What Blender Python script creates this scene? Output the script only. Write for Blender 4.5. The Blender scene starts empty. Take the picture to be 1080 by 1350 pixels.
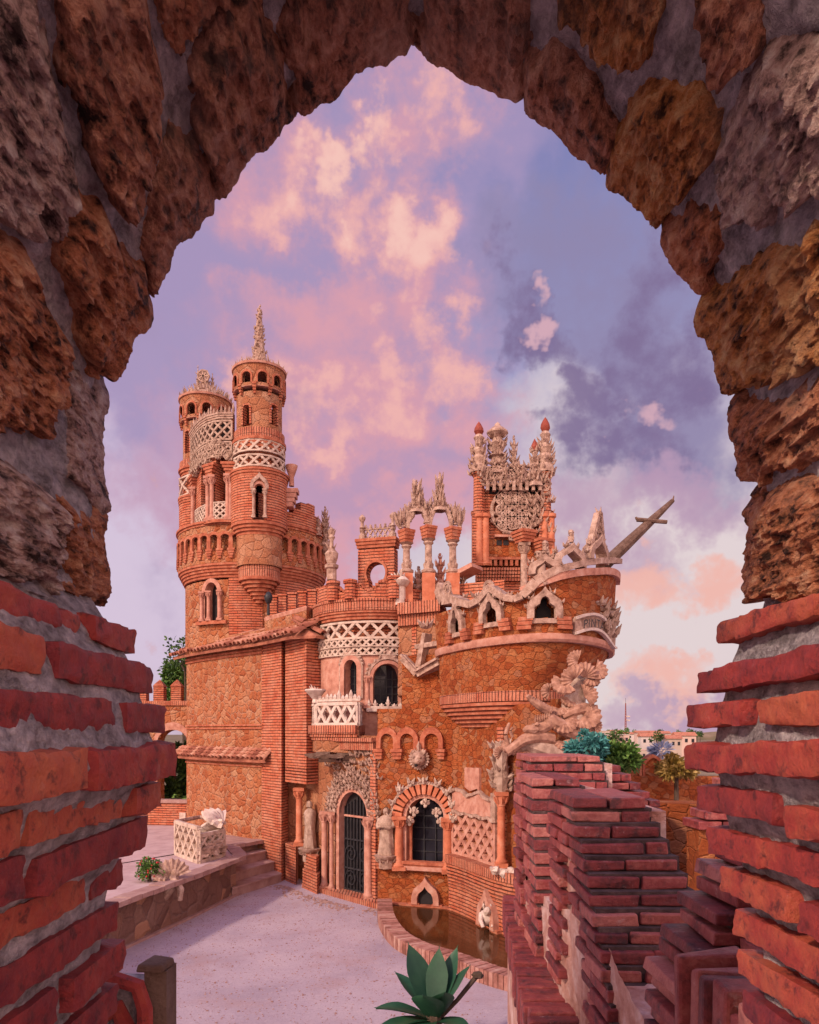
import bpy, math, random
import numpy as np
from mathutils import Vector, geometry
R = math.radians
PI = math.pi
random.seed(7)
scene = bpy.context.scene
COL = scene.collection

# ------------------------------------------------------------------ camera
F, CX, HY, CZ = 1000.0, 540.0, 965.0, 4.5      # focal length, centre and horizon in photo pixels; eye height in metres
cam_d = bpy.data.cameras.new('camera')
cam = bpy.data.objects.new('camera', cam_d)
COL.objects.link(cam)
cam.location = (0, 0, CZ)
cam.rotation_euler = (R(90), 0, 0)
cam_d.sensor_fit = 'HORIZONTAL'
cam_d.sensor_width = 36
cam_d.lens = 36 * F / 1080
cam_d.shift_y = (HY - 675) / 1080
cam_d.clip_start = 0.05
cam_d.clip_end = 5000
scene.camera = cam

# ------------------------------------------------------------------ node helper
class NT:
    def __init__(s, tree):
        s.t = tree
        tree.nodes.clear()
    def n(s, typ, ins=None, **props):
        nd = s.t.nodes.new(typ)
        for k, v in props.items():
            setattr(nd, k, v)
        for k, v in (ins or {}).items():
            sock = nd.inputs[k]
            if isinstance(v, bpy.types.NodeSocket):
                s.t.links.new(v, sock)
            else:
                sock.default_value = v
        return nd
    def math(s, op, a, b=0.0, c=0.0, clamp=False):
        return s.n('ShaderNodeMath', {0: a, 1: b, 2: c}, operation=op, use_clamp=clamp).outputs[0]
    def mix(s, f, a, b, blend='MIX'):
        nd = s.n('ShaderNodeMix', {0: f, 6: a, 7: b}, data_type='RGBA', blend_type=blend)
        return nd.outputs[2]
    def step(s, x, lo, hi, a=0.0, b=1.0):
        nd = s.n('ShaderNodeMapRange', {0: x, 1: lo, 2: hi, 3: a, 4: b}, interpolation_type='SMOOTHSTEP')
        return nd.outputs[0]
    def noise(s, vec, scale, detail=4.0, rough=0.55, dist=0.0):
        nd = s.n('ShaderNodeTexNoise', {'Scale': scale, 'Detail': detail, 'Roughness': rough, 'Distortion': dist})
        if vec is not None:
            s.t.links.new(vec, nd.inputs['Vector'])
        return nd.outputs[0]

def rgb(r, g, b):            # sRGB 0..255 -> linear
    f = lambda c: (c / 12.92 if c <= 0.04045 else ((c + 0.055) / 1.055) ** 2.4)
    return (f(r / 255), f(g / 255), f(b / 255), 1.0)

# ------------------------------------------------------------------ world: dusk sky with lit clouds
SUN_EL, SUN_AZ = 34.0, 228.0      # degrees; azimuth clockwise from +Y: behind the viewer, a little to the left
world = bpy.data.worlds.new('World')
scene.world = world
world.use_nodes = True
w = NT(world.node_tree)
tc = w.n('ShaderNodeTexCoord').outputs['Generated']
sep = w.n('ShaderNodeSeparateXYZ', {0: tc})
az = w.math('ARCTAN2', sep.outputs[0], sep.outputs[1])
el = w.math('ARCSINE', sep.outputs[2])
def sky_pt(px, py):
    x, z = (px - CX) / F, (HY - py) / F
    return math.atan2(x, 1.0), math.atan2(z, math.hypot(1.0, x))
dome = w.n('ShaderNodeCombineXYZ', {0: az, 1: el, 2: 0.0}).outputs[0]
# billowing: warp the sky coordinates with noise so every cloud edge is ragged
wn = w.n('ShaderNodeTexNoise', {'Vector': tc, 'Scale': 8.0, 'Detail': 5.0, 'Roughness': 0.6})
wv = w.n('ShaderNodeVectorMath', {0: wn.outputs['Color'], 1: (0.30, 0.30, 0.0), 2: (-0.15, -0.15, 0.0)}, operation='MULTIPLY_ADD').outputs[0]
warp = w.n('ShaderNodeVectorMath', {0: dome, 1: wv}, operation='ADD').outputs[0]
tilt = w.n('ShaderNodeVectorRotate', {'Vector': warp, 'Angle': R(-50)}, rotation_type='Z_AXIS').outputs[0]
def field(blobs):
    tot = None
    for px, py, rx, ry, rot, wt in blobs:
        a, e = sky_pt(px, py)
        src = warp
        if rot:
            src = tilt
            c_, s_ = math.cos(R(-50)), math.sin(R(-50))
            a, e = a * c_ - e * s_, a * s_ + e * c_
        sx, sy = F / rx, F / ry
        v = w.n('ShaderNodeVectorMath', {0: src, 1: (sx, sy, 0), 2: (-a * sx, -e * sy, 0)}, operation='MULTIPLY_ADD').outputs[0]
        d = w.n('ShaderNodeVectorMath', {0: v, 1: v}, operation='DOT_PRODUCT').outputs['Value']
        s = w.math('MULTIPLY_ADD', d, -wt, wt)
        s = w.math('MAXIMUM', s, 0.0) if tot is None else w.math('MAXIMUM', s, tot)
        tot = s
    return tot
n1 = w.noise(tc, 6.0, 5.0, 0.6)
n2 = w.noise(tc, 22.0, 6.0, 0.58)
SKY = world.node_tree
nish = w.n('ShaderNodeTexSky', sky_type='NISHITA', sun_disc=False, sun_elevation=R(SUN_EL), sun_rotation=R(SUN_AZ), altitude=100.0)
ramp = w.n('ShaderNodeValToRGB', {0: w.step(el, -0.02, 0.95)})
cr = ramp.color_ramp
stops = [(0.0, rgb(205, 178, 196)), (0.12, rgb(214, 196, 214)), (0.3, rgb(196, 182, 214)), (0.5, rgb(160, 158, 202)), (0.75, rgb(138, 138, 190)), (1.0, rgb(126, 126, 180))]
while len(cr.elements) < len(stops):
    cr.elements.new(0.5)
for e, (p, c) in zip(cr.elements, stops):
    e.position = p; e.color = c
base = ramp.outputs[0]
base = w.mix(0.1, base, w.n('ShaderNodeVectorMath', {0: nish.outputs[0], 3: 0.10}, operation='SCALE').outputs[0])
def layer(col, blobs, c, noise, k, lo, hi, amt=1.0):
    f = w.math('MULTIPLY_ADD', noise, k, w.math('SUBTRACT', field(blobs), 0.5 * k))
    m = w.step(f, lo, hi, 0.0, amt)
    return w.mix(m, col, c)
sky_col = base
# pale cream light low on the right, pale lilac low on the left
sky_col = layer(sky_col, [(880, 800, 420, 330, 0, 1.0), (720, 560, 190, 110, 0, .7)], rgb(236, 219, 218), n1, .6, .0, .85, .85)
sky_col = layer(sky_col, [(180, 720, 230, 300, 0, 1.0)], rgb(222, 203, 226), n1, .3, .1, .9, .8)
# mauve cloud banks on the left and in the middle
sky_col = layer(sky_col, [(230, 420, 330, 190, 0, 1.0), (420, 330, 300, 230, 0, 1.0), (520, 590, 260, 140, 0, 1.0), (600, 130, 230, 120, 0, .7)], rgb(172, 152, 192), n1, .9, .0, .8, .95)
sky_col = layer(sky_col, [(430, 640, 330, 130, 0, 1.0), (460, 470, 260, 110, 0, .9), (400, 240, 170, 110, 0, .8)], rgb(200, 156, 184), n2, 1.1, .1, .9, .8)
# pink wash
sky_col = layer(sky_col, [(440, 430, 210, 80, 0, .8), (500, 530, 260, 100, 0, 1.0), (410, 260, 150, 80, 0, .9), (545, 330, 100, 190, 0, 1.0), (570, 150, 150, 80, 0, .8), (520, 690, 240, 80, 0, .9)], rgb(228, 164, 176), n2, 1.7, .25, 1.1, .85)
# bright sunlit heads
sky_col = layer(sky_col, [(470, 210, 65, 50, 0, 1.0), (425, 265, 110, 60, 0, 1.0), (510, 160, 45, 40, 0, .9), (545, 290, 70, 85, 0, 1.0), (560, 360, 95, 60, 0, 1.0), (590, 140, 50, 45, 0, .8), (440, 535, 190, 50, 0, .85), (560, 480, 120, 45, 0, .8)], rgb(246, 186, 180), n2, 2.6, .38, 1.1, .9)
sky_col = layer(sky_col, [(472, 205, 50, 40, 0, 1.0), (430, 250, 70, 40, 0, .9), (550, 285, 50, 60, 0, 1.0), (565, 350, 60, 42, 0, .9), (508, 160, 30, 28, 0, .8)], rgb(251, 202, 192), n2, 2.7, .5, 1.2, .9)
# slate and mauve clouds on the right
sky_col = layer(sky_col, [(850, 440, 130, 190, 1, 1.0), (880, 590, 170, 120, 0, 1.0), (770, 370, 190, 110, 0, .8), (790, 640, 140, 70, 0, .8)], rgb(148, 138, 176), n1, 2.0, .2, 1.1, .95)
sky_col = layer(sky_col, [(712, 425, 48, 120, 1, 1.0), (785, 540, 80, 50, 0, 1.1), (850, 590, 120, 60, 0, .9), (870, 470, 100, 120, 0, .9)], rgb(130, 112, 152), n2, 2.2, .3, 1.15, .9)
sky_col = layer(sky_col, [(718, 408, 44, 30, 0, 1.0), (860, 548, 36, 28, 0, .8)], rgb(226, 180, 192), n2, 1.5, .4, 1.0, .85)
# mauve and peach low on the right
sky_col = layer(sky_col, [(770, 690, 120, 80, 0, 1.0), (900, 670, 130, 55, 0, .8), (840, 755, 120, 55, 0, .8), (880, 945, 260, 40, 0, .9), (690, 620, 120, 70, 0, .6)], rgb(190, 156, 184), n1, 1.4, .15, .95, .9)
sky_col = layer(sky_col, [(850, 785, 85, 50, 0, 1.0), (955, 770, 60, 50, 0, 1.0), (880, 910, 150, 32, 0, .8)], rgb(246, 186, 174), n2, 1.6, .25, 1.0, .9)
bg = w.n('ShaderNodeBackground', {'Color': sky_col, 'Strength': 0.95})
# the sunset glow itself, on the other half of the sky, with violet air overhead
glow = w.mix(w.step(el, 0.1, 1.0), (2.5, 1.65, 1.30, 1), (0.78, 0.64, 1.0, 1))
bg2 = w.n('ShaderNodeBackground', {'Color': glow, 'Strength': 1.1})
half = w.math('MAXIMUM', w.step(sep.outputs[1], 0.25, -0.25), w.step(el, 1.0, 1.25))
msh = w.n('ShaderNodeMixShader', {0: half, 1: bg.outputs[0], 2: bg2.outputs[0]})
w.n('ShaderNodeOutputWorld', {'Surface': msh.outputs[0]})
scene.cycles.max_bounces = 6
scene.cycles.diffuse_bounces = 3
scene.cycles.glossy_bounces = 2

sun_d = bpy.data.lights.new('sun', 'SUN')
sun_d.energy = 3.3
sun_d.angle = R(5)
sun_d.color = (1.0, 0.78, 0.60)
sun = bpy.data.objects.new('sun', sun_d)
COL.objects.link(sun)
_d = Vector((math.sin(R(SUN_AZ)) * math.cos(R(SUN_EL)), math.cos(R(SUN_AZ)) * math.cos(R(SUN_EL)), math.sin(R(SUN_EL))))
sun.rotation_euler = _d.to_track_quat('Z', 'Y').to_euler()
vs = scene.view_settings
vs.view_transform = 'Standard'; vs.look = 'None'; vs.exposure = 0.0; vs.gamma = 1.0; vs.use_curve_mapping = False

# ------------------------------------------------------------------ mesh builder
def W(px, py, Y):
    return ((px - CX) * Y / F, Y, CZ + (HY - py) * Y / F)
def XY(px, Y):
    return ((px - CX) * Y / F, Y)
def Zp(py, Y):
    return CZ + (HY - py) * Y / F

class MB:
    def __init__(s):
        s.v = []; s.f = []; s.uv = []; s.var = []; s.cur = 0.5
    def add(s, pts, faces, uvs=None):
        o = len(s.v)
        s.v += [tuple(p) for p in pts]
        for i, f in enumerate(faces):
            s.f.append([o + k for k in f])
            s.uv.append(uvs[i] if uvs else None)
            s.var.append(s.cur)
    def box(s, c, size, rz=0.0, tilt=0.0, taper=1.0, jit=0.0):
        hx, hy, hz = size[0] / 2, size[1] / 2, size[2] / 2
        ca, sa = math.cos(rz), math.sin(rz)
        ct, st = math.cos(tilt), math.sin(tilt)
        pts = []
        for z in (-1, 1):
            k = taper if z > 0 else 1.0
            for x, y in ((-1, -1), (1, -1), (1, 1), (-1, 1)):
                a, b, d = x * hx * k, y * hy * k, z * hz
                if jit:
                    a += random.uniform(-jit, jit); b += random.uniform(-jit, jit); d += random.uniform(-jit, jit)
                a, d = a * ct + d * st, -a * st + d * ct
                pts.append((c[0] + a * ca - b * sa, c[1] + a * sa + b * ca, c[2] + d))
        s.add(pts, [(3, 2, 1, 0), (4, 5, 6, 7), (0, 1, 5, 4), (1, 2, 6, 5), (2, 3, 7, 6), (3, 0, 4, 7)])
    def prism(s, poly, z0, z1, closed=True, top=True, z1s=None, scale=1.0):
        n = len(poly)
        cx = sum(p[0] for p in poly) / n; cy = sum(p[1] for p in poly) / n
        zt = z1s or [z1] * n
        pts = [(p[0], p[1], z0) for p in poly] + [(cx + (p[0] - cx) * scale, cy + (p[1] - cy) * scale, zt[i]) for i, p in enumerate(poly)]
        fs, uv = [], []
        L = 0
        for i in range(n if closed else n - 1):
            j = (i + 1) % n
            d = math.hypot(poly[j][0] - poly[i][0], poly[j][1] - poly[i][1])
            fs.append((i, j, n + j, n + i))
            uv.append([(L, z0), (L + d, z0), (L + d, zt[j]), (L, zt[i])])
            L += d
        if top:
            fs.append(tuple(range(n, 2 * n))); uv.append(None)
            fs.append(tuple(range(n - 1, -1, -1))); uv.append(None)
        s.add(pts, fs, uv)
    def lathe(s, c, prof, n=32, a0=0.0, a1=2 * PI, ex=1.0, ey=1.0, rot=0.0):
        full = abs(a1 - a0 - 2 * PI) < 1e-6
        m = n if full else n + 1
        vs_, L = [], 0
        rr = max(p[0] for p in prof)
        vals = []
        for k, (r, z) in enumerate(prof):
            if k: L += math.hypot(r - prof[k - 1][0], z - prof[k - 1][1])
            vals.append(prof[0][1] + L)
        cr_, sr_ = math.cos(rot), math.sin(rot)
        for r, z in prof:
            for i in range(m):
                a = a0 + (a1 - a0) * i / n
                x, y = r * math.cos(a) * ex, r * math.sin(a) * ey
                vs_.append((c[0] + x * cr_ - y * sr_, c[1] + x * sr_ + y * cr_, c[2] + z))
        fs, uv = [], []
        for k in range(len(prof) - 1):
            for i in range(n):
                j = (i + 1) % m if full else i + 1
                fs.append((k * m + i, k * m + j, (k + 1) * m + j, (k + 1) * m + i))
                u0, u1 = rr * (a0 + (a1 - a0) * i / n), rr * (a0 + (a1 - a0) * (i + 1) / n)
                uv.append([(u0, vals[k]), (u1, vals[k]), (u1, vals[k + 1]), (u0, vals[k + 1])])
        s.add(vs_, fs, uv)
    def tube(s, path, radii, n=6, cap=True):
        if not hasattr(radii, '__len__'): radii = [radii] * len(path)
        P = [Vector(p) for p in path]
        up = Vector((0, 0, 1)); pts = []
        for i, p in enumerate(P):
            t = (P[min(i + 1, len(P) - 1)] - P[max(i - 1, 0)]).normalized()
            a = t.cross(up)
            if a.length < 0.05: a = t.cross(Vector((1, 0, 0)))
            a.normalize(); b = t.cross(a).normalized()
            for k in range(n):
                g = 2 * PI * k / n
                pts.append(tuple(p + (a * math.cos(g) + b * math.sin(g)) * radii[i]))
        fs = []
        for i in range(len(P) - 1):
            for k in range(n):
                l = (k + 1) % n
                fs.append((i * n + k, (i + 1) * n + k, (i + 1) * n + l, i * n + l))
        if cap:
            fs.append(tuple(range(n))); fs.append(tuple(range((len(P) - 1) * n + n - 1, (len(P) - 1) * n - 1, -1)))
        s.add(pts, fs)
    def blob(s, c, r, nz=4, nr=6, jit=0.15, rz=0.0):
        if not hasattr(r, '__len__'): r = (r, r, r)
        pts = [(c[0], c[1], c[2] - r[2])]
        for i in range(1, nz):
            t = PI * i / nz
            for k in range(nr):
                g = 2 * PI * k / nr + rz + i * 0.3
                q = 1 + random.uniform(-jit, jit)
                pts.append((c[0] + r[0] * math.sin(t) * math.cos(g) * q, c[1] + r[1] * math.sin(t) * math.sin(g) * q, c[2] - r[2] * math.cos(t) * q))
        pts.append((c[0], c[1], c[2] + r[2]))
        fs = [(0, 1 + (k + 1) % nr, 1 + k) for k in range(nr)]
        for i in range(nz - 2):
            for k in range(nr):
                l = (k + 1) % nr
                a = 1 + i * nr
                fs.append((a + k, a + l, a + nr + l, a + nr + k))
        e = 1 + (nz - 2) * nr; t = len(pts) - 1
        fs += [(t, e + k, e + (k + 1) % nr) for k in range(nr)]
        s.add(pts, fs)
    def grid(s, fn, us, vs_, uvfn=None, hole=None, flip=False):
        nu, nv = len(us), len(vs_)
        pts = [fn(u, v) for v in vs_ for u in us]
        fs, uv = [], []
        for j in range(nv - 1):
            for i in range(nu - 1):
                if hole and hole((us[i] + us[i + 1]) / 2, (vs_[j] + vs_[j + 1]) / 2): continue
                q = (j * nu + i, j * nu + i + 1, (j + 1) * nu + i + 1, (j + 1) * nu + i)
                t = [(us[i], vs_[j]), (us[i + 1], vs_[j]), (us[i + 1], vs_[j + 1]), (us[i], vs_[j + 1])]
                if flip: q = q[::-1]; t = t[::-1]
                fs.append(q); uv.append(t)
        s.add(pts, fs, uv)
    def build(s, name, m, parent=None, smooth=True, label=None, ang=35):
        off = parent_off(parent)
        me = bpy.data.meshes.new(name)
        V = np.array(s.v, dtype=np.float64).reshape(-1, 3) - np.array(off)
        me.from_pydata(V.tolist(), [], s.f)
        lay = me.uv_layers.new(name='UVMap')
        buf = []
        for f, uv in zip(s.f, s.uv):
            if uv: buf += [c for t in uv for c in t]; continue
            p = [Vector(s.v[k]) for k in f[:4]]
            nn = (p[1] - p[0]).cross(p[2] - p[0])
            if nn.length < 1e-12: nn = Vector((0, 0, 1))
            nn.normalize()
            if abs(nn.z) > 0.75:
                for k in f: buf += [s.v[k][0], s.v[k][1]]
            else:
                t = Vector((-nn.y, nn.x, 0)).normalized()
                for k in f: buf += [s.v[k][0] * t.x + s.v[k][1] * t.y, s.v[k][2]]
        lay.data.foreach_set('uv', buf)
        at = me.attributes.new('var', 'FLOAT', 'FACE')
        at.data.foreach_set('value', s.var)
        return link_mesh(name, me, m, parent, smooth, label, ang)

def parent_off(p):
    o = Vector((0, 0, 0))
    while p is not None:
        o += p.location; p = p.parent
    return tuple(o)
def link_mesh(name, me, m, parent, smooth=True, label=None, ang=35):
    if smooth:
        me.polygons.foreach_set('use_smooth', [True] * len(me.polygons))
        me.set_sharp_from_angle(angle=R(ang))
    me.materials.append(m)
    me.update()
    o = bpy.data.objects.new(name, me)
    COL.objects.link(o)
    if parent: o.parent = parent
    if label: o['label'] = label
    return o
def thing(name, label, cat, loc=(0, 0, 0), group=None):
    o = bpy.data.objects.new(name, None)
    o.empty_display_size = 0.2
    COL.objects.link(o); o.location = loc
    return tag(o, label, cat, group)
def tag(o, label, cat, group=None):
    o['label'] = label; o['category'] = cat
    if group: o['group'] = group
    return o
def struct(o, kind='structure', label=None, cat=None):
    o['kind'] = kind
    if label: o['label'] = label
    if cat: o['category'] = cat
    return o
def copy_tree(o, parent=None):
    c = o.copy(); COL.objects.link(c); c.parent = parent
    for ch in list(o.children): copy_tree(ch, c)
    return c

# ------------------------------------------------------------------ surfaces as maps (u along, z up, d outward)
class Circ:
    def __init__(s, px, Y, hw):
        s.x, s.y = XY(px, Y); s.r = hw * Y / F
        s.lim = (-s.r * 1.5, s.r * 1.5)
    def __call__(s, u, z, d=0.0):
        a = -PI / 2 + u / s.r
        return (s.x + (s.r + d) * math.cos(a), s.y + (s.r + d) * math.sin(a), z)
class Path:
    def __init__(s, pts, sub=0):
        if sub:
            P = [Vector((p[0], p[1])) for p in pts]; out = []
            for i in range(len(P) - 1):
                p0, p1, p2, p3 = P[max(i - 1, 0)], P[i], P[i + 1], P[min(i + 2, len(P) - 1)]
                for k in range(sub):
                    t = k / sub
                    out.append(0.5 * ((2 * p1) + (p2 - p0) * t + (2 * p0 - 5 * p1 + 4 * p2 - p3) * t * t + (3 * p1 - p0 - 3 * p2 + p3) * t ** 3))
            out.append(P[-1]); pts = [(p.x, p.y) for p in out]
        s.p = [Vector((p[0], p[1])) for p in pts]
        s.c = [0.0]
        for a, b in zip(s.p, s.p[1:]): s.c.append(s.c[-1] + (b - a).length)
        s.L = s.c[-1]; s.lim = (0, s.L)
        s.nm = []
        for i in range(len(s.p)):
            t = (s.p[min(i + 1, len(s.p) - 1)] - s.p[max(i - 1, 0)]).normalized()
            s.nm.append(Vector((t.y, -t.x)))
        s.smooth = bool(sub)
    def __call__(s, u, z, d=0.0):
        i = 0
        while i < len(s.c) - 2 and u > s.c[i + 1]: i += 1
        k = (u - s.c[i]) / (s.c[i + 1] - s.c[i])
        p = s.p[i].lerp(s.p[i + 1], k)
        if s.smooth:
            n = s.nm[i].lerp(s.nm[i + 1], min(max(k, 0), 1))
        else:
            t = (s.p[i + 1] - s.p[i]).normalized(); n = Vector((t.y, -t.x))
        return (p.x + n.x * d, p.y + n.y * d, z)
def uz(M, px, py, d=0.0):
    lo, hi = M.lim
    f = lambda u: (lambda q: CX + F * q[0] / q[1])(M(u, 0, d)) - px
    best = min((lo + (hi - lo) * i / 200 for i in range(201)), key=lambda u: abs(f(u)))
    st = (hi - lo) / 200
    for _ in range(22):
        st *= 0.6
        best = min((best - st, best, best + st), key=lambda u: abs(f(u)))
    y = M(best, 0, d)[1]
    return best, CZ + (HY - py) * y / F
def lin(a, b, n):
    return [a + (b - a) * i / n for i in range(n + 1)]
def wall(mb, M, u0, u1, z0, z1, step=0.1, d=0.0, hole=None, thick=0.0):
    us = lin(u0, u1, max(1, int(abs(u1 - u0) / step))); vs_ = lin(z0, z1, max(1, int((z1 - z0) / step)))
    mb.grid(lambda u, v: M(u, v, d), us, vs_, hole=hole)
    if thick:
        mb.grid(lambda u, v: M(u, v, d - thick), us, vs_, hole=hole, flip=True)
        mb.grid(lambda u, k: M(u, z1, d - thick * k), us, [0.0, 1.0])
        for ue in (u0, u1):
            mb.grid(lambda k, v: M(ue, v, d - thick * k), [0.0, 1.0], vs_, flip=(ue == u0))
def arch(w_, z0, zs, zt, kind='round', n=12, uc=0.0):
    h = w_ / 2; rise = zt - zs; pts = [(uc - h, z0)]
    for i in range(n + 1):
        t = i / n
        if kind == 'round':
            a = PI - PI * t; x, y = math.cos(a), math.sin(a)
        elif kind == 'point':
            q = t * 2 if t <= 0.5 else (1 - t) * 2
            a = q * R(62); y = math.sin(a) / math.sin(R(62)); x = -(1 - (1 - math.cos(a)) / (1 - math.cos(R(62))))
            if t > 0.5: x = -x
        elif kind == 'ogee':
            q = t * 2 if t <= 0.5 else (1 - t) * 2
            y = q; x = -(math.cos(q * PI / 2) * 0.75 + (1 - q) ** 2 * 0.25) * (1 - 0.25 * math.sin(q * PI)) if q < 1 else 0.0
            x = -(1 - q ** 2.2) * (1 - 0.3 * q * (q > .5)) if q < .6 else -(1 - .6 ** 2.2) * (1 - .18) * ((1 - q) / .4) ** 1.4
            if t > 0.5: x = -x
        elif kind == 'tre':
            q = t * 2 if t <= 0.5 else (1 - t) * 2
            if q < 0.5: a = q * 2 * PI; x = -0.75 - 0.25 * math.cos(a - PI * 0.15) ; y = 0.1 + 0.45 * q * 2 * (0.7 + .3 * math.sin(a))
            else:
                b = (q - 0.5) * PI; x = -0.45 * math.cos(b); y = 0.52 + 0.48 * math.sin(b)
            if t > 0.5: x = -x
        pts.append((uc + h * x, zs + rise * y))
    pts.append((uc + h, z0))
    return pts
def inside(poly, u, z):
    c = False; n = len(poly); j = n - 1
    for i in range(n):
        a, b = poly[i], poly[j]
        if (a[1] > z) != (b[1] > z) and u < (b[0] - a[0]) * (z - a[1]) / (b[1] - a[1] + 1e-12) + a[0]: c = not c
        j = i
    return c
def ring(mb, M, inn, out, d0, d1):
    n = len(inn)
    pts = [M(u, z, d1) for u, z in inn] + [M(u, z, d1) for u, z in out] + [M(u, z, d0) for u, z in inn] + [M(u, z, d0) for u, z in out]
    fs = []
    for i in range(n - 1):
        fs += [(i, i + 1, n + i + 1, n + i), (n + i, n + i + 1, 3 * n + i + 1, 3 * n + i), (i + 1, i, 2 * n + i, 2 * n + i + 1)]
    fs += [(0, n, 3 * n, 2 * n), (n - 1, 2 * n - 1, 4 * n - 1, 3 * n - 1)]
    mb.add(pts, fs)
def reveal(mb, M, out, d0, d1):
    n = len(out)
    pts = [M(u, z, d1) for u, z in out] + [M(u, z, d0) for u, z in out]
    mb.add(pts, [(i, (i + 1) % n, n + (i + 1) % n, n + i) for i in range(n)])
def panel(mb, M, out, d):
    n = len(out)
    cu = sum(p[0] for p in out) / n; cz = sum(p[1] for p in out) / n
    mb.add([M(u, z, d) for u, z in out] + [M(cu, cz, d)], [(i, (i + 1) % n, n) for i in range(n)])
def slab(mb, M, poly, d0, d1):
    n = len(poly)
    tris = geometry.tessellate_polygon([[Vector((p[0], p[1], 0)) for p in poly]])
    a = sum(poly[i][0] * poly[(i + 1) % n][1] - poly[(i + 1) % n][0] * poly[i][1] for i in range(n))
    fs = [tuple(t) for t in tris] + [tuple(n + k for k in t[::-1]) for t in tris]
    for i in range(n):
        j = (i + 1) % n
        fs.append((i, j, n + j, n + i))
    mb.add([M(u, z, d1) for u, z in poly] + [M(u, z, d0) for u, z in poly], fs)
def bar(mb, M, a, b, w_, d0, d1, n=1):
    du, dz = b[0] - a[0], b[1] - a[1]; L = math.hypot(du, dz) or 1
    nu, nz = -dz / L * w_ / 2, du / L * w_ / 2
    for i in range(n):
        p = (a[0] + du * i / n, a[1] + dz * i / n); q = (a[0] + du * (i + 1) / n, a[1] + dz * (i + 1) / n)
        c = [(p[0] - nu, p[1] - nz), (q[0] - nu, q[1] - nz), (q[0] + nu, q[1] + nz), (p[0] + nu, p[1] + nz)]
        mb.add([M(x, z, d1) for x, z in c] + [M(x, z, d0) for x, z in c], [(0, 1, 2, 3), (1, 0, 4, 5), (3, 2, 6, 7), (0, 3, 7, 4), (2, 1, 5, 6)])
def lattice(mb, M, u0, u1, z0, z1, cell, w_, d0, d1, frame=0.05, cross=True):
    """diamond lattice between u0..u1, z0..z1 with small lobes in every diamond"""
    nx = max(1, round((u1 - u0) / cell)); cu = (u1 - u0) / nx
    nz = max(1, round((z1 - z0) / cell)); cz = (z1 - z0) / nz
    for i in range(nx):
        for j in range(nz):
            a, b, c, e = u0 + i * cu, u0 + (i + 1) * cu, z0 + j * cz, z0 + (j + 1) * cz
            bar(mb, M, (a, c), (b, e), w_, d0, d1 + random.uniform(0, .01), 2)
            bar(mb, M, (a, e), (b, c), w_, d0, d1 - .003, 2)
            if cross:
                for (x, z) in ((a + cu * .25, (c + e) / 2), (b - cu * .25, (c + e) / 2), ((a + b) / 2, c + cz * .25), ((a + b) / 2, e - cz * .25)):
                    pass
                k = w_ * 0.9
                for sx in (-1, 1):
                    x, z = (a + b) / 2 + sx * cu * .27, c + cz * .27
                    mb.box(M(x, z, (d0 + d1) / 2), (k, k, k)); 
                    mb.box(M(x, e - cz * .27, (d0 + d1) / 2), (k, k, k))
    if frame:
        for z in (z0, z1): bar(mb, M, (u0, z), (u1, z), frame, d0, d1 + .015, max(1, nx))
        for u in (u0, u1): bar(mb, M, (u, z0), (u, z1), frame, d0, d1 + .012)
def rings(mb, c, steps, n=40, a0=0.0, a1=2 * PI, gap=0.018):
    """stepped brick courses: list of (r, z0, z1)"""
    for r, z0, z1 in steps:
        mb.lathe(c, [(r - .1, z0 + gap), (r, z0 + gap), (r, z1), (r - .1, z1)], n, a0, a1)
        mb.lathe(c, [(r - .05, z0), (r - .05, z0 + gap)], n, a0, a1)
# ------------------------------------------------------------------ materials
MATS = {}
def newmat(name):
    m = bpy.data.materials.new(name); m.use_nodes = True
    t = NT(m.node_tree); MATS[name] = m
    return m, t
def finish(t, col, rough=0.85, height=None, bump=0.4, dist=0.02, **kw):
    ins = {'Base Color': col, 'Roughness': rough}
    ins.update(kw)
    if height is not None:
        b = t.n('ShaderNodeBump', {'Height': height, 'Strength': bump, 'Distance': dist})
        ins['Normal'] = b.outputs[0]
    p = t.n('ShaderNodeBsdfPrincipled', ins)
    p.inputs['Specular IOR Level'].default_value = 0.25
    t.n('ShaderNodeOutputMaterial', {0: p.outputs[0]})
def obj_co(t): return t.n('ShaderNodeTexCoord').outputs['Object']
def geo_co(t): return t.n('ShaderNodeNewGeometry').outputs['Position']
def uv_co(t): return t.n('ShaderNodeTexCoord').outputs['UV']
def var(t): return t.n('ShaderNodeAttribute', attribute_name='var').outputs['Fac']
def ramp3(t, f, c0, c1, c2, p=(0.25, 0.5, 0.78)):
    r = t.n('ShaderNodeValToRGB', {0: f}); e = r.color_ramp.elements
    e.new(0.5)
    for k, (pp, c) in enumerate(zip(p, (c0, c1, c2))): e[k].position = pp; e[k].color = (*c[:3], 1)
    return r.outputs[0]
def mat_noise(name, c0, c1, c2, scale=6.0, rough=0.85, bump=0.5, dist=0.02, bscale=None, usevar=0.0):
    m, t = newmat(name)
    co = geo_co(t)
    n = t.noise(co, scale, 8, 0.62)
    if usevar: n = t.math('ADD', n, t.math('MULTIPLY', t.math('SUBTRACT', var(t), 0.5), usevar))
    h = t.noise(co, (bscale or scale * 5), 6, 0.65)
    finish(t, ramp3(t, n, c0, c1, c2), rough, h, bump, dist)
    return m
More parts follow.
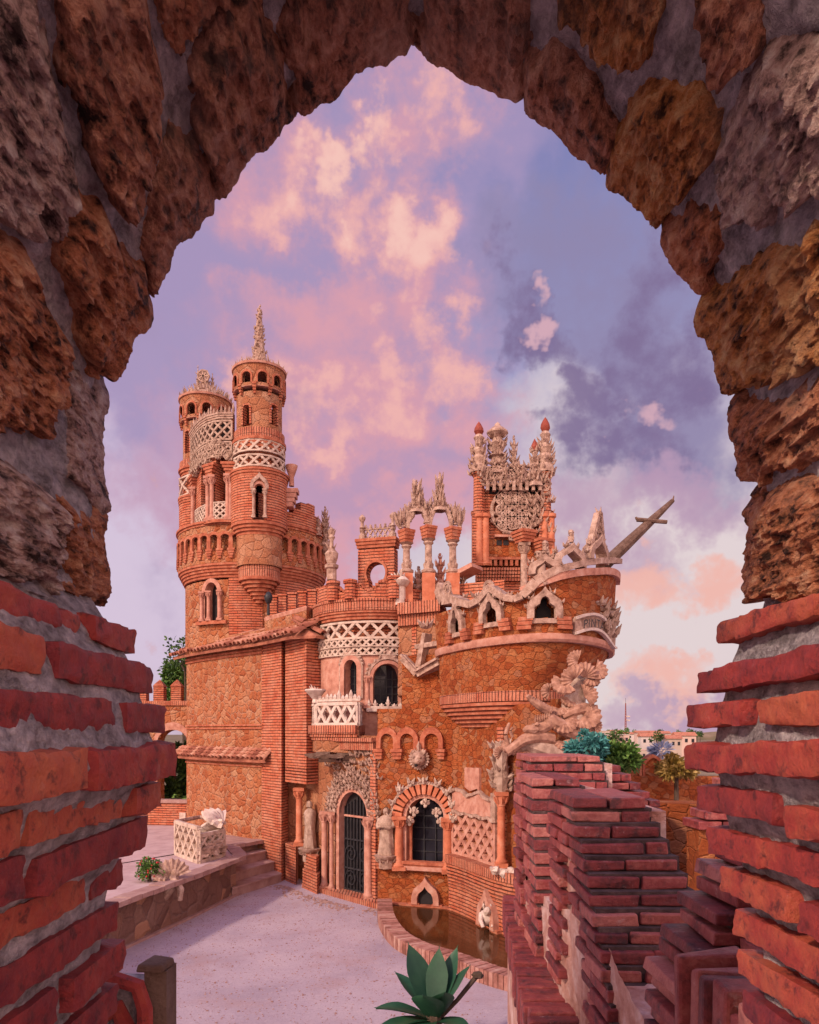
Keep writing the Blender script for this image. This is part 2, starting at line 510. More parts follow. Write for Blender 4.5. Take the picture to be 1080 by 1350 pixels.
def grime(t, col, amt=.38):
    co = t.n('ShaderNodeMapping', {'Vector': geo_co(t), 'Scale': (1.6, 1.6, .35)}).outputs[0]
    a = t.step(t.noise(co, 1.3, 7, 0.7), 0.5, 0.75, 0, amt)
    b = t.step(t.noise(geo_co(t), 0.8, 6, 0.65), 0.55, 0.8, 0, amt * .6)
    col = t.mix(a, col, t.n('ShaderNodeMix', {0: 1.0, 6: col, 7: (.46, .34, .33, 1)}, data_type='RGBA', blend_type='MULTIPLY').outputs[2])
    return t.mix(b, col, (.56, .25, .15, 1))
def mat_rubble(name, scale, c0, c1, c2, mortar, edge=0.07, bump=0.9, stretch=1.0):
    m, t = newmat(name)
    co = t.n('ShaderNodeMapping', {'Vector': uv_co(t), 'Scale': (1, stretch, 1)}).outputs[0]
    wn_ = t.n('ShaderNodeTexNoise', {'Vector': co, 'Scale': 0.9 * scale, 'Detail': 5.0, 'Roughness': 0.6})
    wv_ = t.n('ShaderNodeVectorMath', {0: wn_.outputs['Color'], 3: 0.75 / scale}, operation='SCALE').outputs[0]
    co2 = t.n('ShaderNodeVectorMath', {0: co, 1: wv_}, operation='ADD').outputs[0]
    ve = t.n('ShaderNodeTexVoronoi', {'Vector': co2, 'Scale': scale}, feature='DISTANCE_TO_EDGE', voronoi_dimensions='2D').outputs['Distance']
    vc = t.n('ShaderNodeTexVoronoi', {'Vector': co2, 'Scale': scale}, feature='F1', voronoi_dimensions='2D')
    sc_ = t.n('ShaderNodeSeparateColor', {0: vc.outputs['Color']})
    cs, cs2 = sc_.outputs[0], sc_.outputs[1]
    nz = t.noise(co, 9.0, 8, 0.7); big = t.noise(co, 0.5, 3, 0.5)
    f = t.math('ADD', t.math('MULTIPLY', cs, 0.40), t.math('ADD', t.math('MULTIPLY', nz, 0.45), t.math('MULTIPLY', big, 0.3)))
    col = ramp3(t, f, c0, c1, c2, (0.34, 0.58, 0.84))
    col = t.mix(t.step(cs2, 0.72, 0.95, 0, .55), col, (.62, .30, .17, 1))
    gate = t.step(t.noise(co, 1.1, 5, 0.65), 0.4, 0.66, 0.0, .8)
    edn = t.math('ADD', ve, t.math('MULTIPLY', t.math('SUBTRACT', t.noise(co, 16.0, 4, 0.6), 0.5), edge * 1.4))
    col = t.mix(t.math('MULTIPLY', t.step(edn, edge, edge * 0.3), gate), col, mortar)
    col = grime(t, col)
    dome = t.step(edn, 0.0, edge * 3.2)
    h = t.math('ADD', t.math('MULTIPLY', dome, 1.0), t.math('ADD', t.math('MULTIPLY', t.noise(co, 11.0, 9, 0.78), 2.0), t.math('MULTIPLY', t.noise(co, 3.2, 3, 0.5), 1.1)))
    finish(t, col, 0.9, h, bump, 0.09)
    return m
def mat_brick(name, c0, c1, joint, bw=0.30, bh=0.086, bump=1.0, upright=False):
    """thin bricks: strong joints one way, faint ones the other"""
    m, t = newmat(name)
    co = uv_co(t)
    wn_ = t.n('ShaderNodeTexNoise', {'Vector': co, 'Scale': 2.6, 'Detail': 5.0, 'Roughness': 0.65})
    wv_ = t.n('ShaderNodeVectorMath', {0: wn_.outputs['Color'], 3: 0.045}, operation='SCALE').outputs[0]
    co = t.n('ShaderNodeVectorMath', {0: co, 1: wv_}, operation='ADD').outputs[0]
    b = t.n('ShaderNodeTexBrick', {'Vector': co, 'Color1': c0, 'Color2': c1, 'Mortar': joint, 'Scale': 1.0, 'Mortar Size': 0.008, 'Mortar Smooth': 0.4, 'Bias': 0.0, 'Brick Width': bw, 'Row Height': bh}, offset=0.0 if upright else 0.5)
    sx = t.n('ShaderNodeSeparateXYZ', {0: co})
    q = t.math('FRACT', t.math('DIVIDE', sx.outputs[0 if upright else 1], bw if upright else bh))
    d = t.math('MINIMUM', q, t.math('SUBTRACT', 1.0, q))
    d = t.math('ADD', d, t.math('MULTIPLY', t.math('SUBTRACT', t.noise(co, 9.0, 4, 0.6), 0.5), 0.16))
    line = t.step(d, 0.15, 0.04)
    nz = t.noise(geo_co(t), 2.6, 8, 0.68)
    base = t.n('ShaderNodeMix', {0: t.math('MULTIPLY', b.outputs['Fac'], 0.45), 6: b.outputs['Color'], 7: joint}, data_type='RGBA').outputs[2]
    col = t.mix(t.step(nz, 0.35, 0.72, 0, .65), base, (.60, .29, .19, 1))
    col = t.mix(t.step(t.noise(geo_co(t), 6.0, 6, 0.65), 0.55, 0.75, 0, .55), col, (c0[0] * .5, c0[1] * .42, c0[2] * .5, 1))
    col = t.mix(t.math('MULTIPLY', line, t.step(t.noise(co, 1.7, 4, 0.6), 0.3, 0.55, 0.45, 0.95)), col, joint)
    col = grime(t, col, .42)
    h = t.math('ADD', t.math('MULTIPLY', t.math('SUBTRACT', 1.0, line), 1.0), t.math('ADD', t.math('MULTIPLY', t.math('SUBTRACT', 1.0, b.outputs['Fac']), .3), t.math('MULTIPLY', t.noise(co, 22.0, 6, 0.65), 0.7)))
    finish(t, col, 0.88, h, bump, 0.05)
    return m
m_rubble = mat_rubble('rubble_wall', 4.6, (.46, .125, .05), (.58, .20, .085), (.64, .34, .20), (.66, .42, .31, 1))
m_hull = mat_rubble('hull_stone', 5.6, (.42, .085, .024), (.60, .150, .042), (.68, .27, .11), (.42, .11, .04, 1), 0.028, 1.0, 1.35)
m_stone = mat_rubble('dressed_stone', 3.4, (.40, .14, .07), (.5, .2, .1), (.56, .3, .19), (.48, .24, .15, 1), 0.04, 0.8)
m_brick = mat_brick('thin_brick', (.46, .10, .048, 1), (.56, .17, .085, 1), (.11, .026, .018, 1))
m_brick2 = mat_brick('brick_band', (.40, .095, .05, 1), (.54, .19, .11, 1), (.11, .032, .024, 1), 0.085, 0.9, 1.0, True)
m_ring = mat_noise('brick_course', (.20, .05, .03), (.40, .12, .065), (.52, .25, .16), 6, 0.88, 0.7, 0.02, 18)
m_pale = mat_noise('pale_carved_stone', (.13, .07, .052), (.40, .255, .20), (.60, .45, .375), 7.0, 0.85, 0.8, 0.03, 14)
m_white = mat_noise('white_plaster_stone', (.34, .24, .20), (.58, .46, .40), (.70, .60, .54), 6.0, 0.85, 0.6, 0.02, 14)
m_cream = mat_noise('cream_lattice_stone', (.26, .17, .13), (.52, .39, .32), (.66, .54, .46), 5.0, 0.85, 0.6, 0.02, 14)
m_terra = mat_noise('terracotta_shaft', (.32, .09, .045), (.50, .16, .085), (.60, .28, .18), 4.0, 0.8, 0.4, 0.01, 20)
m_rose = mat_noise('rose_stone', (.28, .11, .08), (.47, .22, .16), (.58, .36, .29), 5.0, 0.85, 0.5, 0.02, 20)
m_tile = mat_noise('roof_tile', (.22, .07, .045), (.42, .16, .10), (.54, .30, .21), 3.0, 0.85, 0.5, 0.02, 18, 0.5)
m_redtip = mat_noise('red_clay', (.16, .03, .022), (.26, .055, .035), (.36, .10, .06), 4, 0.7, 0.4, 0.02)
m_dark = mat_noise('shade_and_door_black', (.012, .01, .012), (.02, .016, .018), (.03, .024, .026), 3, 0.7, 0.2)  # near-black stands in for shade inside openings; also the black door
m_iron = mat_noise('black_iron', (.015, .015, .018), (.025, .025, .03), (.06, .055, .06), 9, 0.45, 0.2)
m, t = newmat('dark_glass')
finish(t, ramp3(t, t.noise(geo_co(t), 1.2, 4), (.008, .008, .012), (.02, .02, .028), (.04, .04, .055)), 0.12)
m_glass = m
m_wood = mat_noise('weathered_wood', (.05, .03, .024), (.13, .075, .055), (.24, .16, .13), 5, 0.85, 0.8, 0.02, 26)
m_shell = mat_noise('sculpted_shell', (.13, .06, .045), (.35, .18, .125), (.54, .33, .25), 8.0, 0.8, 0.5, 0.02, 16)
m_statue = mat_noise('statue_stone', (.18, .11, .085), (.40, .27, .21), (.58, .44, .36), 7, 0.85, 0.7, 0.02, 22)
m_leafd = mat_noise('dark_leaf', (.02, .05, .012), (.04, .09, .02), (.08, .14, .03), 6, 0.6, 0.3, usevar=0.7)
m_leafg = mat_noise('green_leaf', (.03, .08, .015), (.07, .16, .03), (.14, .24, .05), 6, 0.6, 0.3, usevar=0.7)
m_leafb = mat_noise('teal_leaf', (.02, .11, .11), (.05, .22, .21), (.10, .32, .29), 6, 0.6, 0.3, usevar=0.7)
m_leafv = mat_noise('blue_grey_leaf', (.16, .2, .34), (.26, .3, .46), (.36, .4, .56), 6, 0.6, 0.3, usevar=0.7)
m_agave = mat_noise('agave_leaf', (.012, .045, .028), (.02, .075, .04), (.04, .12, .055), 2.2, 0.42, 0.2, 0.01, 12)
m_leafy = mat_noise('olive_leaf', (.14, .10, .02), (.26, .17, .04), (.36, .24, .08), 6, 0.6, 0.3, usevar=0.7)
m_joint = mat_noise('dark_joint', (.03, .018, .02), (.08, .05, .05), (.16, .10, .10), 12, 0.9, 0.8)
m_kerb = mat_noise('kerb_brick', (.20, .08, .06), (.36, .16, .13), (.48, .29, .24), 6, 0.85, 0.7, 0.02, 20, 0.4)
m_trunk = mat_noise('bark', (.05, .035, .025), (.09, .06, .045), (.14, .1, .08), 8, 0.9, 0.8)
m_flower = mat_noise('red_petal', (.35, .02, .03), (.5, .04, .05), (.6, .1, .1), 8, 0.6, 0.2)

# courtyard sand
m, t = newmat('courtyard_sand')
co = geo_co(t)
c = ramp3(t, t.noise(co, 0.55, 6, 0.6), (.36, .28, .34), (.47, .37, .43), (.55, .44, .48))
c = t.mix(t.step(t.noise(co, 22.0, 7, 0.75), 0.5, 0.68, 0, .6), c, (.24, .17, .20, 1))
c = t.mix(t.step(t.noise(co, 7.0, 7, 0.75), 0.52, 0.7, 0, .5), c, (.62, .5, .52, 1))
c = t.mix(t.step(t.noise(co, 0.9, 5, 0.65), 0.52, 0.7, 0, .6), c, (.42, .27, .27, 1))
finish(t, c, 0.95, t.noise(co, 28.0, 8, 0.75), 0.9, 0.04)
m_sand = m
m, t = newmat('far_ground')
co = geo_co(t)
c = ramp3(t, t.noise(co, 0.03, 8, 0.65), (.06, .07, .03), (.16, .12, .07), (.30, .22, .16))
finish(t, c, 0.95)
m_far = m
m, t = newmat('pond_water')
co = geo_co(t)
finish(t, (.06, .022, .008, 1), 0.08, t.noise(co, 5.0, 4), 0.08, 0.02)
m_water = m
m_pave = mat_noise('terrace_paving', (.34, .22, .22), (.46, .32, .32), (.54, .4, .4), 2.5, 0.9, 0.5, 0.02, 24)
m_step = mat_noise('step_stone', (.24, .13, .12), (.34, .2, .18), (.44, .3, .27), 3, 0.9, 0.6, 0.02, 20)
m_wallg = mat_rubble('grey_rubble', 2.6, (.20, .10, .08), (.28, .15, .12), (.36, .22, .18), (.24, .16, .15, 1), 0.05, 0.8)
m_plaster = mat_noise('old_plaster', (.26, .09, .06), (.46, .25, .21), (.70, .56, .54), 5.5, 0.92, 1.0, 0.04, 12)

# foreground archway
def fg_stone(name, c0, c1, c2, sc=9.0, dk=.22):
    m, t = newmat(name)
    co = geo_co(t)
    cs = t.n('ShaderNodeMapping', {'Vector': co, 'Scale': (1, .55, 1)}).outputs[0]
    fine = t.noise(cs, 52.0, 7, 0.66)
    f = t.math('ADD', t.math('MULTIPLY', t.noise(co, sc, 9, 0.68), 0.4), t.math('MULTIPLY', fine, 0.75))
    col = ramp3(t, f, (c0[0] * dk, c0[1] * dk, c0[2] * dk), c1, (min(.8, c2[0] * 1.3), c2[1] * 1.25, c2[2] * 1.25), (0.46, 0.58, 0.72))  # stone grain; dark pits and pale peaks also paint relief shade and light
    col = t.mix(t.step(t.noise(co, 3.5, 5, 0.6), 0.5, 0.7, 0, .5), col, t.mix(0.4, c2 + (1,), (.34, .24, .24, 1)))
    h = t.math('ADD', fine, t.math('MULTIPLY', t.noise(co, 150.0, 5, 0.7), 0.4))
    finish(t, col, 0.7, h, 1.0, 0.03)
    return m
fs_brown = fg_stone('brown_arch_stone', (.15, .07, .055), (.50, .20, .12), (.66, .36, .25))
fs_orange = fg_stone('orange_arch_stone', (.22, .075, .03), (.60, .23, .075), (.70, .40, .2))
fs_mauve = fg_stone('mauve_arch_stone', (.26, .14, .13), (.56, .36, .32), (.72, .54, .50))
fs_rust = fg_stone('rust_arch_stone', (.19, .075, .05), (.56, .20, .10), (.70, .36, .22))
fs_mortar = fg_stone('grey_mortar', (.28, .235, .25), (.48, .42, .45), (.62, .56, .58), 14, .75)
m, t = newmat('red_arch_brick')
co = geo_co(t)
f = t.math('ADD', t.math('MULTIPLY', t.noise(co, 14.0, 9, 0.72), 0.7), t.math('MULTIPLY', var(t), 0.32))
col = ramp3(t, f, (.11, .016, .03), (.34, .045, .038), (.52, .15, .07), (0.24, 0.5, 0.8))
col = t.mix(t.step(t.noise(co, 42.0, 8, 0.74), 0.51, 0.66, 0, .8), col, (.07, .018, .022, 1))
col = t.mix(t.step(t.noise(co, 19.0, 9, 0.75), 0.6, 0.74, 0, .38), col, (.46, .28, .25, 1))
finish(t, col, 0.48, t.noise(co, 90.0, 7, 0.7), 0.6, 0.008)
fs_brick = m
m, t = newmat('weathered_brick')
co = geo_co(t)
f = t.math('ADD', t.math('MULTIPLY', t.noise(co, 11.0, 9, 0.75), 0.75), t.math('MULTIPLY', var(t), 0.3))
col = ramp3(t, f, (.05, .016, .024), (.26, .048, .05), (.50, .19, .16), (0.25, 0.5, 0.78))
col = t.mix(t.step(t.noise(co, 9.0, 6, 0.65), 0.52, 0.68, 0, .75), col, (.035, .022, .03, 1))
col = t.mix(t.step(t.noise(co, 17.0, 8, 0.75), 0.58, 0.7, 0, .5), col, (.50, .36, .36, 1))
finish(t, col, 0.42, t.noise(co, 40.0, 7, 0.72), 0.8, 0.016)
m_wbrick = m
# ------------------------------------------------------------------ carved ornament
def petal(mb, p, d, L, w_, curl=0.35):
    d = Vector(d).normalized(); p = Vector(p)
    up = Vector((0, 0, 1))
    a = p + d * L * 0.5
    b = p + d * L + up * L * curl
    mb.tube([p, a, b], [w_ * 0.55, w_, w_ * 0.15], 4)
def tuft(mb, p, n, L, w_, up=0.8, rnd_=random):
    for k in range(n):
        g = 2 * PI * (k + rnd_.random() * .6) / n
        petal(mb, p, (math.cos(g), math.sin(g), up * rnd_.uniform(.6, 1.4)), L * rnd_.uniform(.75, 1.2), w_, rnd_.uniform(.1, .7))
def pinnacle(mb, x, y, z, h, r, tiers=5, per=4, knob=True, seed=1):
    rn = random.Random(seed)
    prof = [(r, 0), (r * .9, h * .08)]
    for k in range(tiers):
        t0, t1 = .08 + .82 * k / tiers, .08 + .82 * (k + .7) / tiers
        ra, rb = r * (1 - t0) ** .8 * .7 + r * .06, r * (1 - t1) ** .8 * .62 + r * .05
        prof += [(ra * 1.25, h * (t0 + .01)), (ra * .8, h * (t0 + .03)), (rb * .75, h * t1)]
    prof += [(r * .06, h * .93), (0.001, h)]
    mb.lathe((x, y, z), prof, 6, rot=rn.random())
    for k in range(tiers):
        t = .1 + .82 * k / tiers
        rr = r * (1 - t) ** .8 * .75
        for q in range(per):
            g = 2 * PI * (q + .5 * (k % 2)) / per + rn.uniform(-.2, .2)
            petal(mb, (x + rr * .6 * math.cos(g), y + rr * .6 * math.sin(g), z + h * t), (math.cos(g), math.sin(g), rn.uniform(.5, 1.2)), h * .13 * (1.15 - t * .5), max(r * .17, .012), .6)
    if knob:
        mb.blob((x, y, z + h * .985), (r * .16, r * .16, h * .035), 4, 6)
        tuft(mb, (x, y, z + h * .9), 4, h * .06, r * .09, .9, rn)
def column(mb, x, y, z0, z1, r, n=14, cap=True):
    H = z1 - z0
    b = min(.12, H * .08)
    mb.box((x, y, z0 + b * .4), (r * 3, r * 3, b * .8))
    mb.lathe((x, y, z0), [(r * 1.45, b * .8), (r * 1.5, b * 1.1), (r * 1.15, b * 1.5), (r, b * 1.8), (r * .92, H - b * 2.6), (r * 1.15, H - b * 2.5), (r * 1.0, H - b * 2.3), (r * 1.55, H - b * .9), (r * 1.5, H - b * .7)], n)
    mb.box((x, y, z1 - b * .35), (r * 3.2, r * 3.2, b * .7))
    if cap:
        for k in range(8):
            g = 2 * PI * k / 8
            petal(mb, (x + r * math.cos(g), y + r * math.sin(g), z1 - b * 2.3), (math.cos(g) * .5, math.sin(g) * .5, 1), b * 1.5, r * .3, .1)
def cresting(mb, M, u0, u1, z, h, step, d=0.0, rn=random, w_=.03):
    """low lace of leaves and small points along an edge"""
    n = max(2, int((u1 - u0) / step))
    for k in range(n + 1):
        u = u0 + (u1 - u0) * k / n
        hh = h * rn.uniform(.55, 1.0) * (1.25 if k % 3 == 0 else .8)
        p = Vector(M(u, z, d)); q = Vector(M(u + step * .4, z, d)); t = (q - p).normalized()
        mb.tube([p, p + Vector((0, 0, hh * .6)), p + Vector((0, 0, hh))], [w_, w_ * 1.3, w_ * .25], 5)
        for s in (-1, 1):
            petal(mb, p + Vector((0, 0, hh * .3)), tuple(t * s) [:2] + (.5,), step * .5, w_ * .8, .4)
        if k < n: bar(mb, M, (u, z + h * .12), (u + (u1 - u0) / n, z + h * .12), w_ * 1.2, d - w_, d + w_)
def rosette(mb, M, u, z, R_, d, n=6, w_=.03):
    for k in range(n):
        a0, a1 = 2 * PI * k / n, 2 * PI * (k + 1) / n
        bar(mb, M, (u, z), (u + R_ * math.cos(a0), z + R_ * math.sin(a0)), w_, d - .05, d + .03)
        bar(mb, M, (u + R_ * math.cos(a0), z + R_ * math.sin(a0)), (u + R_ * math.cos(a1), z + R_ * math.sin(a1)), w_, d - .05, d + .04)
        mb.blob(M(u + R_ * .62 * math.cos((a0 + a1) / 2), z + R_ * .62 * math.sin((a0 + a1) / 2), d), R_ * .16, 4, 6)
def window(parent, M, u, z0, w_, zs, zt, kind='round', fw=.09, mat=None, depth=.28, proud=.05, pane=True, label=None, mull=0, name='window', panemat=None):
    inn = arch(w_, z0, zs, zt, kind, 12, u)
    out = arch(w_ + 2 * fw, z0, zs, zt + fw * (1.5 if kind in ('ogee', 'tre') else 1.0), kind, 12, u)
    mb = MB()
    ring(mb, M, inn, out, -.03, proud)
    reveal(mb, M, inn, -depth, proud * .9)
    o = mb.build(name, mat or m_rose, parent, True, label)
    if pane:
        pm = MB()
        panel(pm, M, inn, -depth + .03)
        pm.build('pane', panemat or m_glass, o, False)
        if mull:
            bb = MB()
            for k in range(1, mull): 
                uu = u - w_ / 2 + w_ * k / mull
                bar(bb, M, (uu, z0), (uu, zs + (zt - zs) * .6), .025, -depth + .02, -depth + .07)
            for k in range(1, 5):
                z = z0 + (zs - z0) * k / 4
                bar(bb, M, (u - w_ / 2, z), (u + w_ / 2, z), .025, -depth + .02, -depth + .065)
            bb.build('window_bar', m_iron, o, False)
    return o, out
def half_out(u, z0, w_, zs, zt, kind, fw):
    return arch(w_ + fw, z0 - .02, zs, zt + fw * .5, kind, 12, u)
def tiles(mb, M, u0, u1, z_e, d_e, z_r, d_r, step=.19, r=.085):
    n = int((u1 - u0) / step)
    for k in range(n + 1):
        u = u0 + (u1 - u0) * k / n
        mb.cur = random.random()
        jz = random.uniform(-.015, .015); jd = random.uniform(-.03, .03)
        prev = None
        a, b = Vector(M(u, z_e + jz, d_e + jd)), Vector(M(u, z_r, d_r))
        ax = (b - a).normalized(); sd = ax.cross(Vector((0, 0, 1))).normalized(); up = sd.cross(ax)
        rows = 3
        for q in range(rows):
            p0 = a + (b - a) * (q / rows) - ax * .03; p1 = a + (b - a) * ((q + 1) / rows)
            pts = []
            for P, rr, lift in ((p0, r * 1.12, .03), (p1, r * .9, .0)):
                for i in range(7):
                    g = PI * i / 6
                    pts.append(tuple(P + sd * (rr * math.cos(g)) + up * (rr * math.sin(g) + lift)))
            for P, rr, lift in ((p0, r * .9, .03), (p1, r * .7, .0)):
                for i in range(7):
                    g = PI * i / 6
                    pts.append(tuple(P + sd * (rr * math.cos(g)) + up * (rr * math.sin(g) + lift - .004)))
            fs = [(i + 1, i, 7 + i, 8 + i) for i in range(6)] + [(i, i + 1, 15 + i, 14 + i) for i in range(6)]
            mb.add(pts, fs)
    us = lin(u0, u1, max(4, int((u1 - u0) / .3)))
    mb.cur = .3
    mb.grid(lambda u, k: M(u, (z_e - .045) * (1 - k) + (z_r - .045) * k, (d_e - .05) * (1 - k) + d_r * k), us, [0, .5, 1])
    mb.grid(lambda u, k: M(u, (z_e - .12) * (1 - k) + (z_r - .05) * k, (d_e - .07) * (1 - k) + d_r * k), us, [0, .5, 1], flip=True)
    mb.grid(lambda u, k: M(u, z_e - .12 + .075 * k, d_e - .07 + .02 * k), us, [0, 1])

# ------------------------------------------------------------------ round keep with its tiled base
Kc = Circ(334, 28.0, 86)
zK = lambda y: CZ + (HY - y) * .0254
keep = thing('castle_keep', 'broad round brick and rubble keep rising from a stone base with tiled eaves', 'castle tower', (Kc.x, Kc.y, 0), 'towers of the castle')
# base walls
BW = Path([XY(246, 27.6), XY(264, 26.6), XY(300, 25.2), XY(347, 23.8)], 5)
mb = MB(); wall(mb, BW, 0, BW.L, 0, 7.3, .3); wall(mb, Path([(-9.3, 34), XY(246, 27.6)]), 0, 6.0, 0, 7.3, .5); mb.build('base_wall', m_rubble, keep)
for z, hh in ((4.62, .05), (4.72, .05), (3.42, .06), (3.52, .05), (7.0, .07), (7.1, .07)):
    mb = MB()
    for k in range(16):
        u0, u1 = BW.L * k / 16, BW.L * (k + 1) / 16
        bar(mb, BW, (u0, z), (u1, z), hh, -.05, .05)
    mb.build('brick_string_course', m_ring, keep, False)
PB = [XY(376, 22.9), XY(404, 21.7), XY(441, 22.5), XY(441, 25.0), XY(378, 25.5)]
PP = [XY(345, 23.85), XY(371, 22.85), XY(373, 22.95), XY(380, 23.4), XY(378, 25), XY(352, 25.5)]
mb = MB(); mb.prism(PP, 0, 7.3); mb.build('brick_pier', m_brick, keep, False)
mb = MB(); mb.prism(PB, 3.45, 7.3)
for k in range(5): mb.prism(PB, 3.36 - k * .09, 3.435 - k * .09, scale=1.0)
mb.build('corner_bay', m_brick, keep, False)
mb = MB(); mb.prism([XY(370, 23.6), XY(412, 23.0), XY(441, 23.3), XY(441, 25), XY(372, 25)], 0, 3.5); mb.build('alcove_wall', m_stone, keep, False)
mb = MB()
q = Path([XY(374, 23.1), XY(404, 21.95), XY(441, 22.7)])
mb.prism([XY(376, 23.0), XY(390, 22.3), XY(396, 24), XY(378, 24)], 0, 1.05)
mb.prism([XY(376, 22.9), XY(390, 22.2), XY(396, 24), XY(378, 24)], 1.054, 1.14)
mb.build('pedestal', m_brick, keep, False)
# eave roof and skirt roof
EV = Path([XY(240, 28.2), XY(264, 26.7), XY(300, 25.25), XY(347, 23.8), XY(373, 22.8), XY(404, 21.65), XY(446, 22.6)])
mb = MB(); tiles(mb, EV, 0.1, EV.L, 7.27, .42, 7.85, -.75, .25, .105); mb.build('tiled_eave', m_tile, keep, True, 'long eave of pale curved clay tiles')
mb = MB(); tiles(mb, BW, -.25, BW.L + .45, 3.66, .30, 3.96, -.02, .25, .1); mb.build('tiled_skirt', m_tile, keep, True, 'lower skirt roof of clay tiles half way down the base')
mb = MB(); mb.prism([XY(252, 27.6), XY(300, 25.6), XY(347, 24.1), XY(404, 22.0), XY(438, 22.8), XY(438, 26), (-3, 29), (-9, 31)], 7.2, 7.75); mb.build('base_roof', m_stone, keep, False)
PT = [XY(349, 24.4), XY(404, 22.2), XY(421, 23.0), XY(421, 25.0), XY(352, 26.0)]
mb = MB(); mb.prism(PT, 7.6, 8.06); mb.build('terrace_parapet', m_rubble, keep, False)
mb = MB(); mb.prism(PT, 8.065, 8.17, scale=1.03); mb.prism(PT, 8.175, 8.2, scale=.97); mb.build('parapet_coping', m_rose, keep, False)
mb = MB()
for px in (361, 373, 386, 399, 412, 424):
    x, y = XY(px, 24.6 - (px - 361) * .02)
    mb.box((x, y, 8.5), (.24, .24, .72)); mb.box((x, y, 8.9), (.3, .3, .08))
mb.build('terrace_crenel', m_brick, keep, False)
x, y = XY(354, 24.0)
mb = MB(); mb.lathe((x, y, 8.2), [(.05, 0), (.04, .35), (.09, .4), (.13, .5), (.13, .6), (.06, .72), (.0, .75)], 12); mb.build('globe_lamp', m_iron, keep)
# drum
wu, wz0 = uz(Kc, 279, 819); _, wz1 = uz(Kc, 279, 768)
hol = half_out(wu, wz0, .52, wz1 - .35, wz1, 'round', .1)
mb = MB(); wall(mb, Kc, -PI * Kc.r, PI * Kc.r, 7.2, zK(762), .09, 0, lambda u, z: inside(hol, u, z)); mb.build('drum', m_rubble, keep)
o, _ = window(keep, Kc, wu, wz0, .52, wz1 - .35, wz1, 'round', .14, m_rose, .35, .05, True, 'twin arched window with slender columns', panemat=m_dark)
for du in (-.36, -.06, .36):
    mb = MB(); p = Kc(wu + du, 0, .09); column(mb, p[0], p[1], wz0, wz1 - .3, .06, 10); mb.build('window_column', m_rose, o)
mb = MB(); wall(mb, Kc, wu - .6, wu + .6, wz0 - .12, wz0, .1, .14, None, .2); mb.build('window_sill', m_ring, o, False)
for pa, pb in ((302, 346), (362, 420)):   # brick strips on the drum
    mb = MB()
    ua, _ = uz(Kc, pa, 800); ub, _ = uz(Kc, pb, 800)
    wall(mb, Kc, ua, ub, 7.2, zK(758), .12, .035, None, .05)
    mb.build('brick_strip', m_brick, keep, False)
mb = MB()
r = Kc.r
rings(mb, (Kc.x, Kc.y, 0), [(r + .05 + .05 * k, zK(760) + .095 * k, zK(760) + .095 * (k + 1)) for k in range(5)], 56)
mb.build('stepped_ring', m_ring, keep)
KP = Circ(334, 28.0, 95)
zp0, zp1 = zK(741), zK(692)
hs, seg = [], MB()
N = 26
for k in range(N):
    u = -PI * KP.r * .62 + 2 * PI * KP.r * .62 * k / N
    hs.append(arch(.36, zp0 + .42, zp0 + .75, zp0 + .93, 'round', 8, u))
def hk(u, z): return any(abs(u - p[0][0] - .18) < .2 and inside(p, u, z) for p in hs)
mb = MB(); wall(mb, KP, -PI * KP.r * .66, PI * KP.r * .66, zp0, zp1, .075, 0, hk, 0); wall(mb, KP, -PI * KP.r, PI * KP.r, zp0, zp1, .2, -.2); mb.build('parapet', m_rubble, keep)
for p in hs:
    uc = (p[0][0] + p[-1][0]) / 2
    ring(seg, KP, p, arch(.36 + .18, zp0 + .42, zp0 + .75, zp0 + 1.03, 'round', 8, uc), -.03, .05)
    for k in range(4):
        a = .25 - k * .045
        c = KP(uc + .21, 0, .0); bar(seg, KP, (uc + .21 - a / 2, zp0 + .42 - k * .085), (uc + .21 + a / 2, zp0 + .42 - k * .085), .07, -.02, .06)
seg.build('corbel_arcade', m_ring, keep, False, 'ring of little brick arches below the parapet')
mb = MB(); rings(mb, (Kc.x, Kc.y, 0), [(KP.r + .02, zp1, zp1 + .08), (KP.r + .07, zp1 + .08, zp1 + .17)], 56, PI * .5 + .6, 2.5 * PI - .6)
mb.lathe((Kc.x, Kc.y, 0), [(KP.r - .2, zp1 + .172), (KP.r + .05, zp1 + .172)], 56); mb.build('parapet_coping', m_ring, keep, False)
mb = MB()
for k, px in enumerate((384, 393, 402, 411, 419, 425)):   # broken crenels on the right
    u, _ = uz(KP, px, 680)
    hh = (.42, .6, .85, .9, .55, .4)[k]
    wall(mb, KP, u - .19, u + .19, zp1 + .17, zp1 + .17 + hh, .15, 0, None, .3)
mb.build('crenellation', m_brick, keep, False)
mb = MB()
u, _ = uz(KP, 426, 690); p = KP(u, 0, .08)
pinnacle(mb, p[0], p[1], zK(700), 1.45, .26, 6, 5, True, 3); mb.lathe((p[0], p[1], zK(712)), [(.06, 0), (.24, .3), (.28, .32)], 8)
u, _ = uz(KP, 418, 690); p = KP(u, 0, .05)
pinnacle(mb, p[0], p[1], zK(690), .7, .14, 4, 4, True, 4)
mb.build('leafy_pinnacle', m_pale, keep)
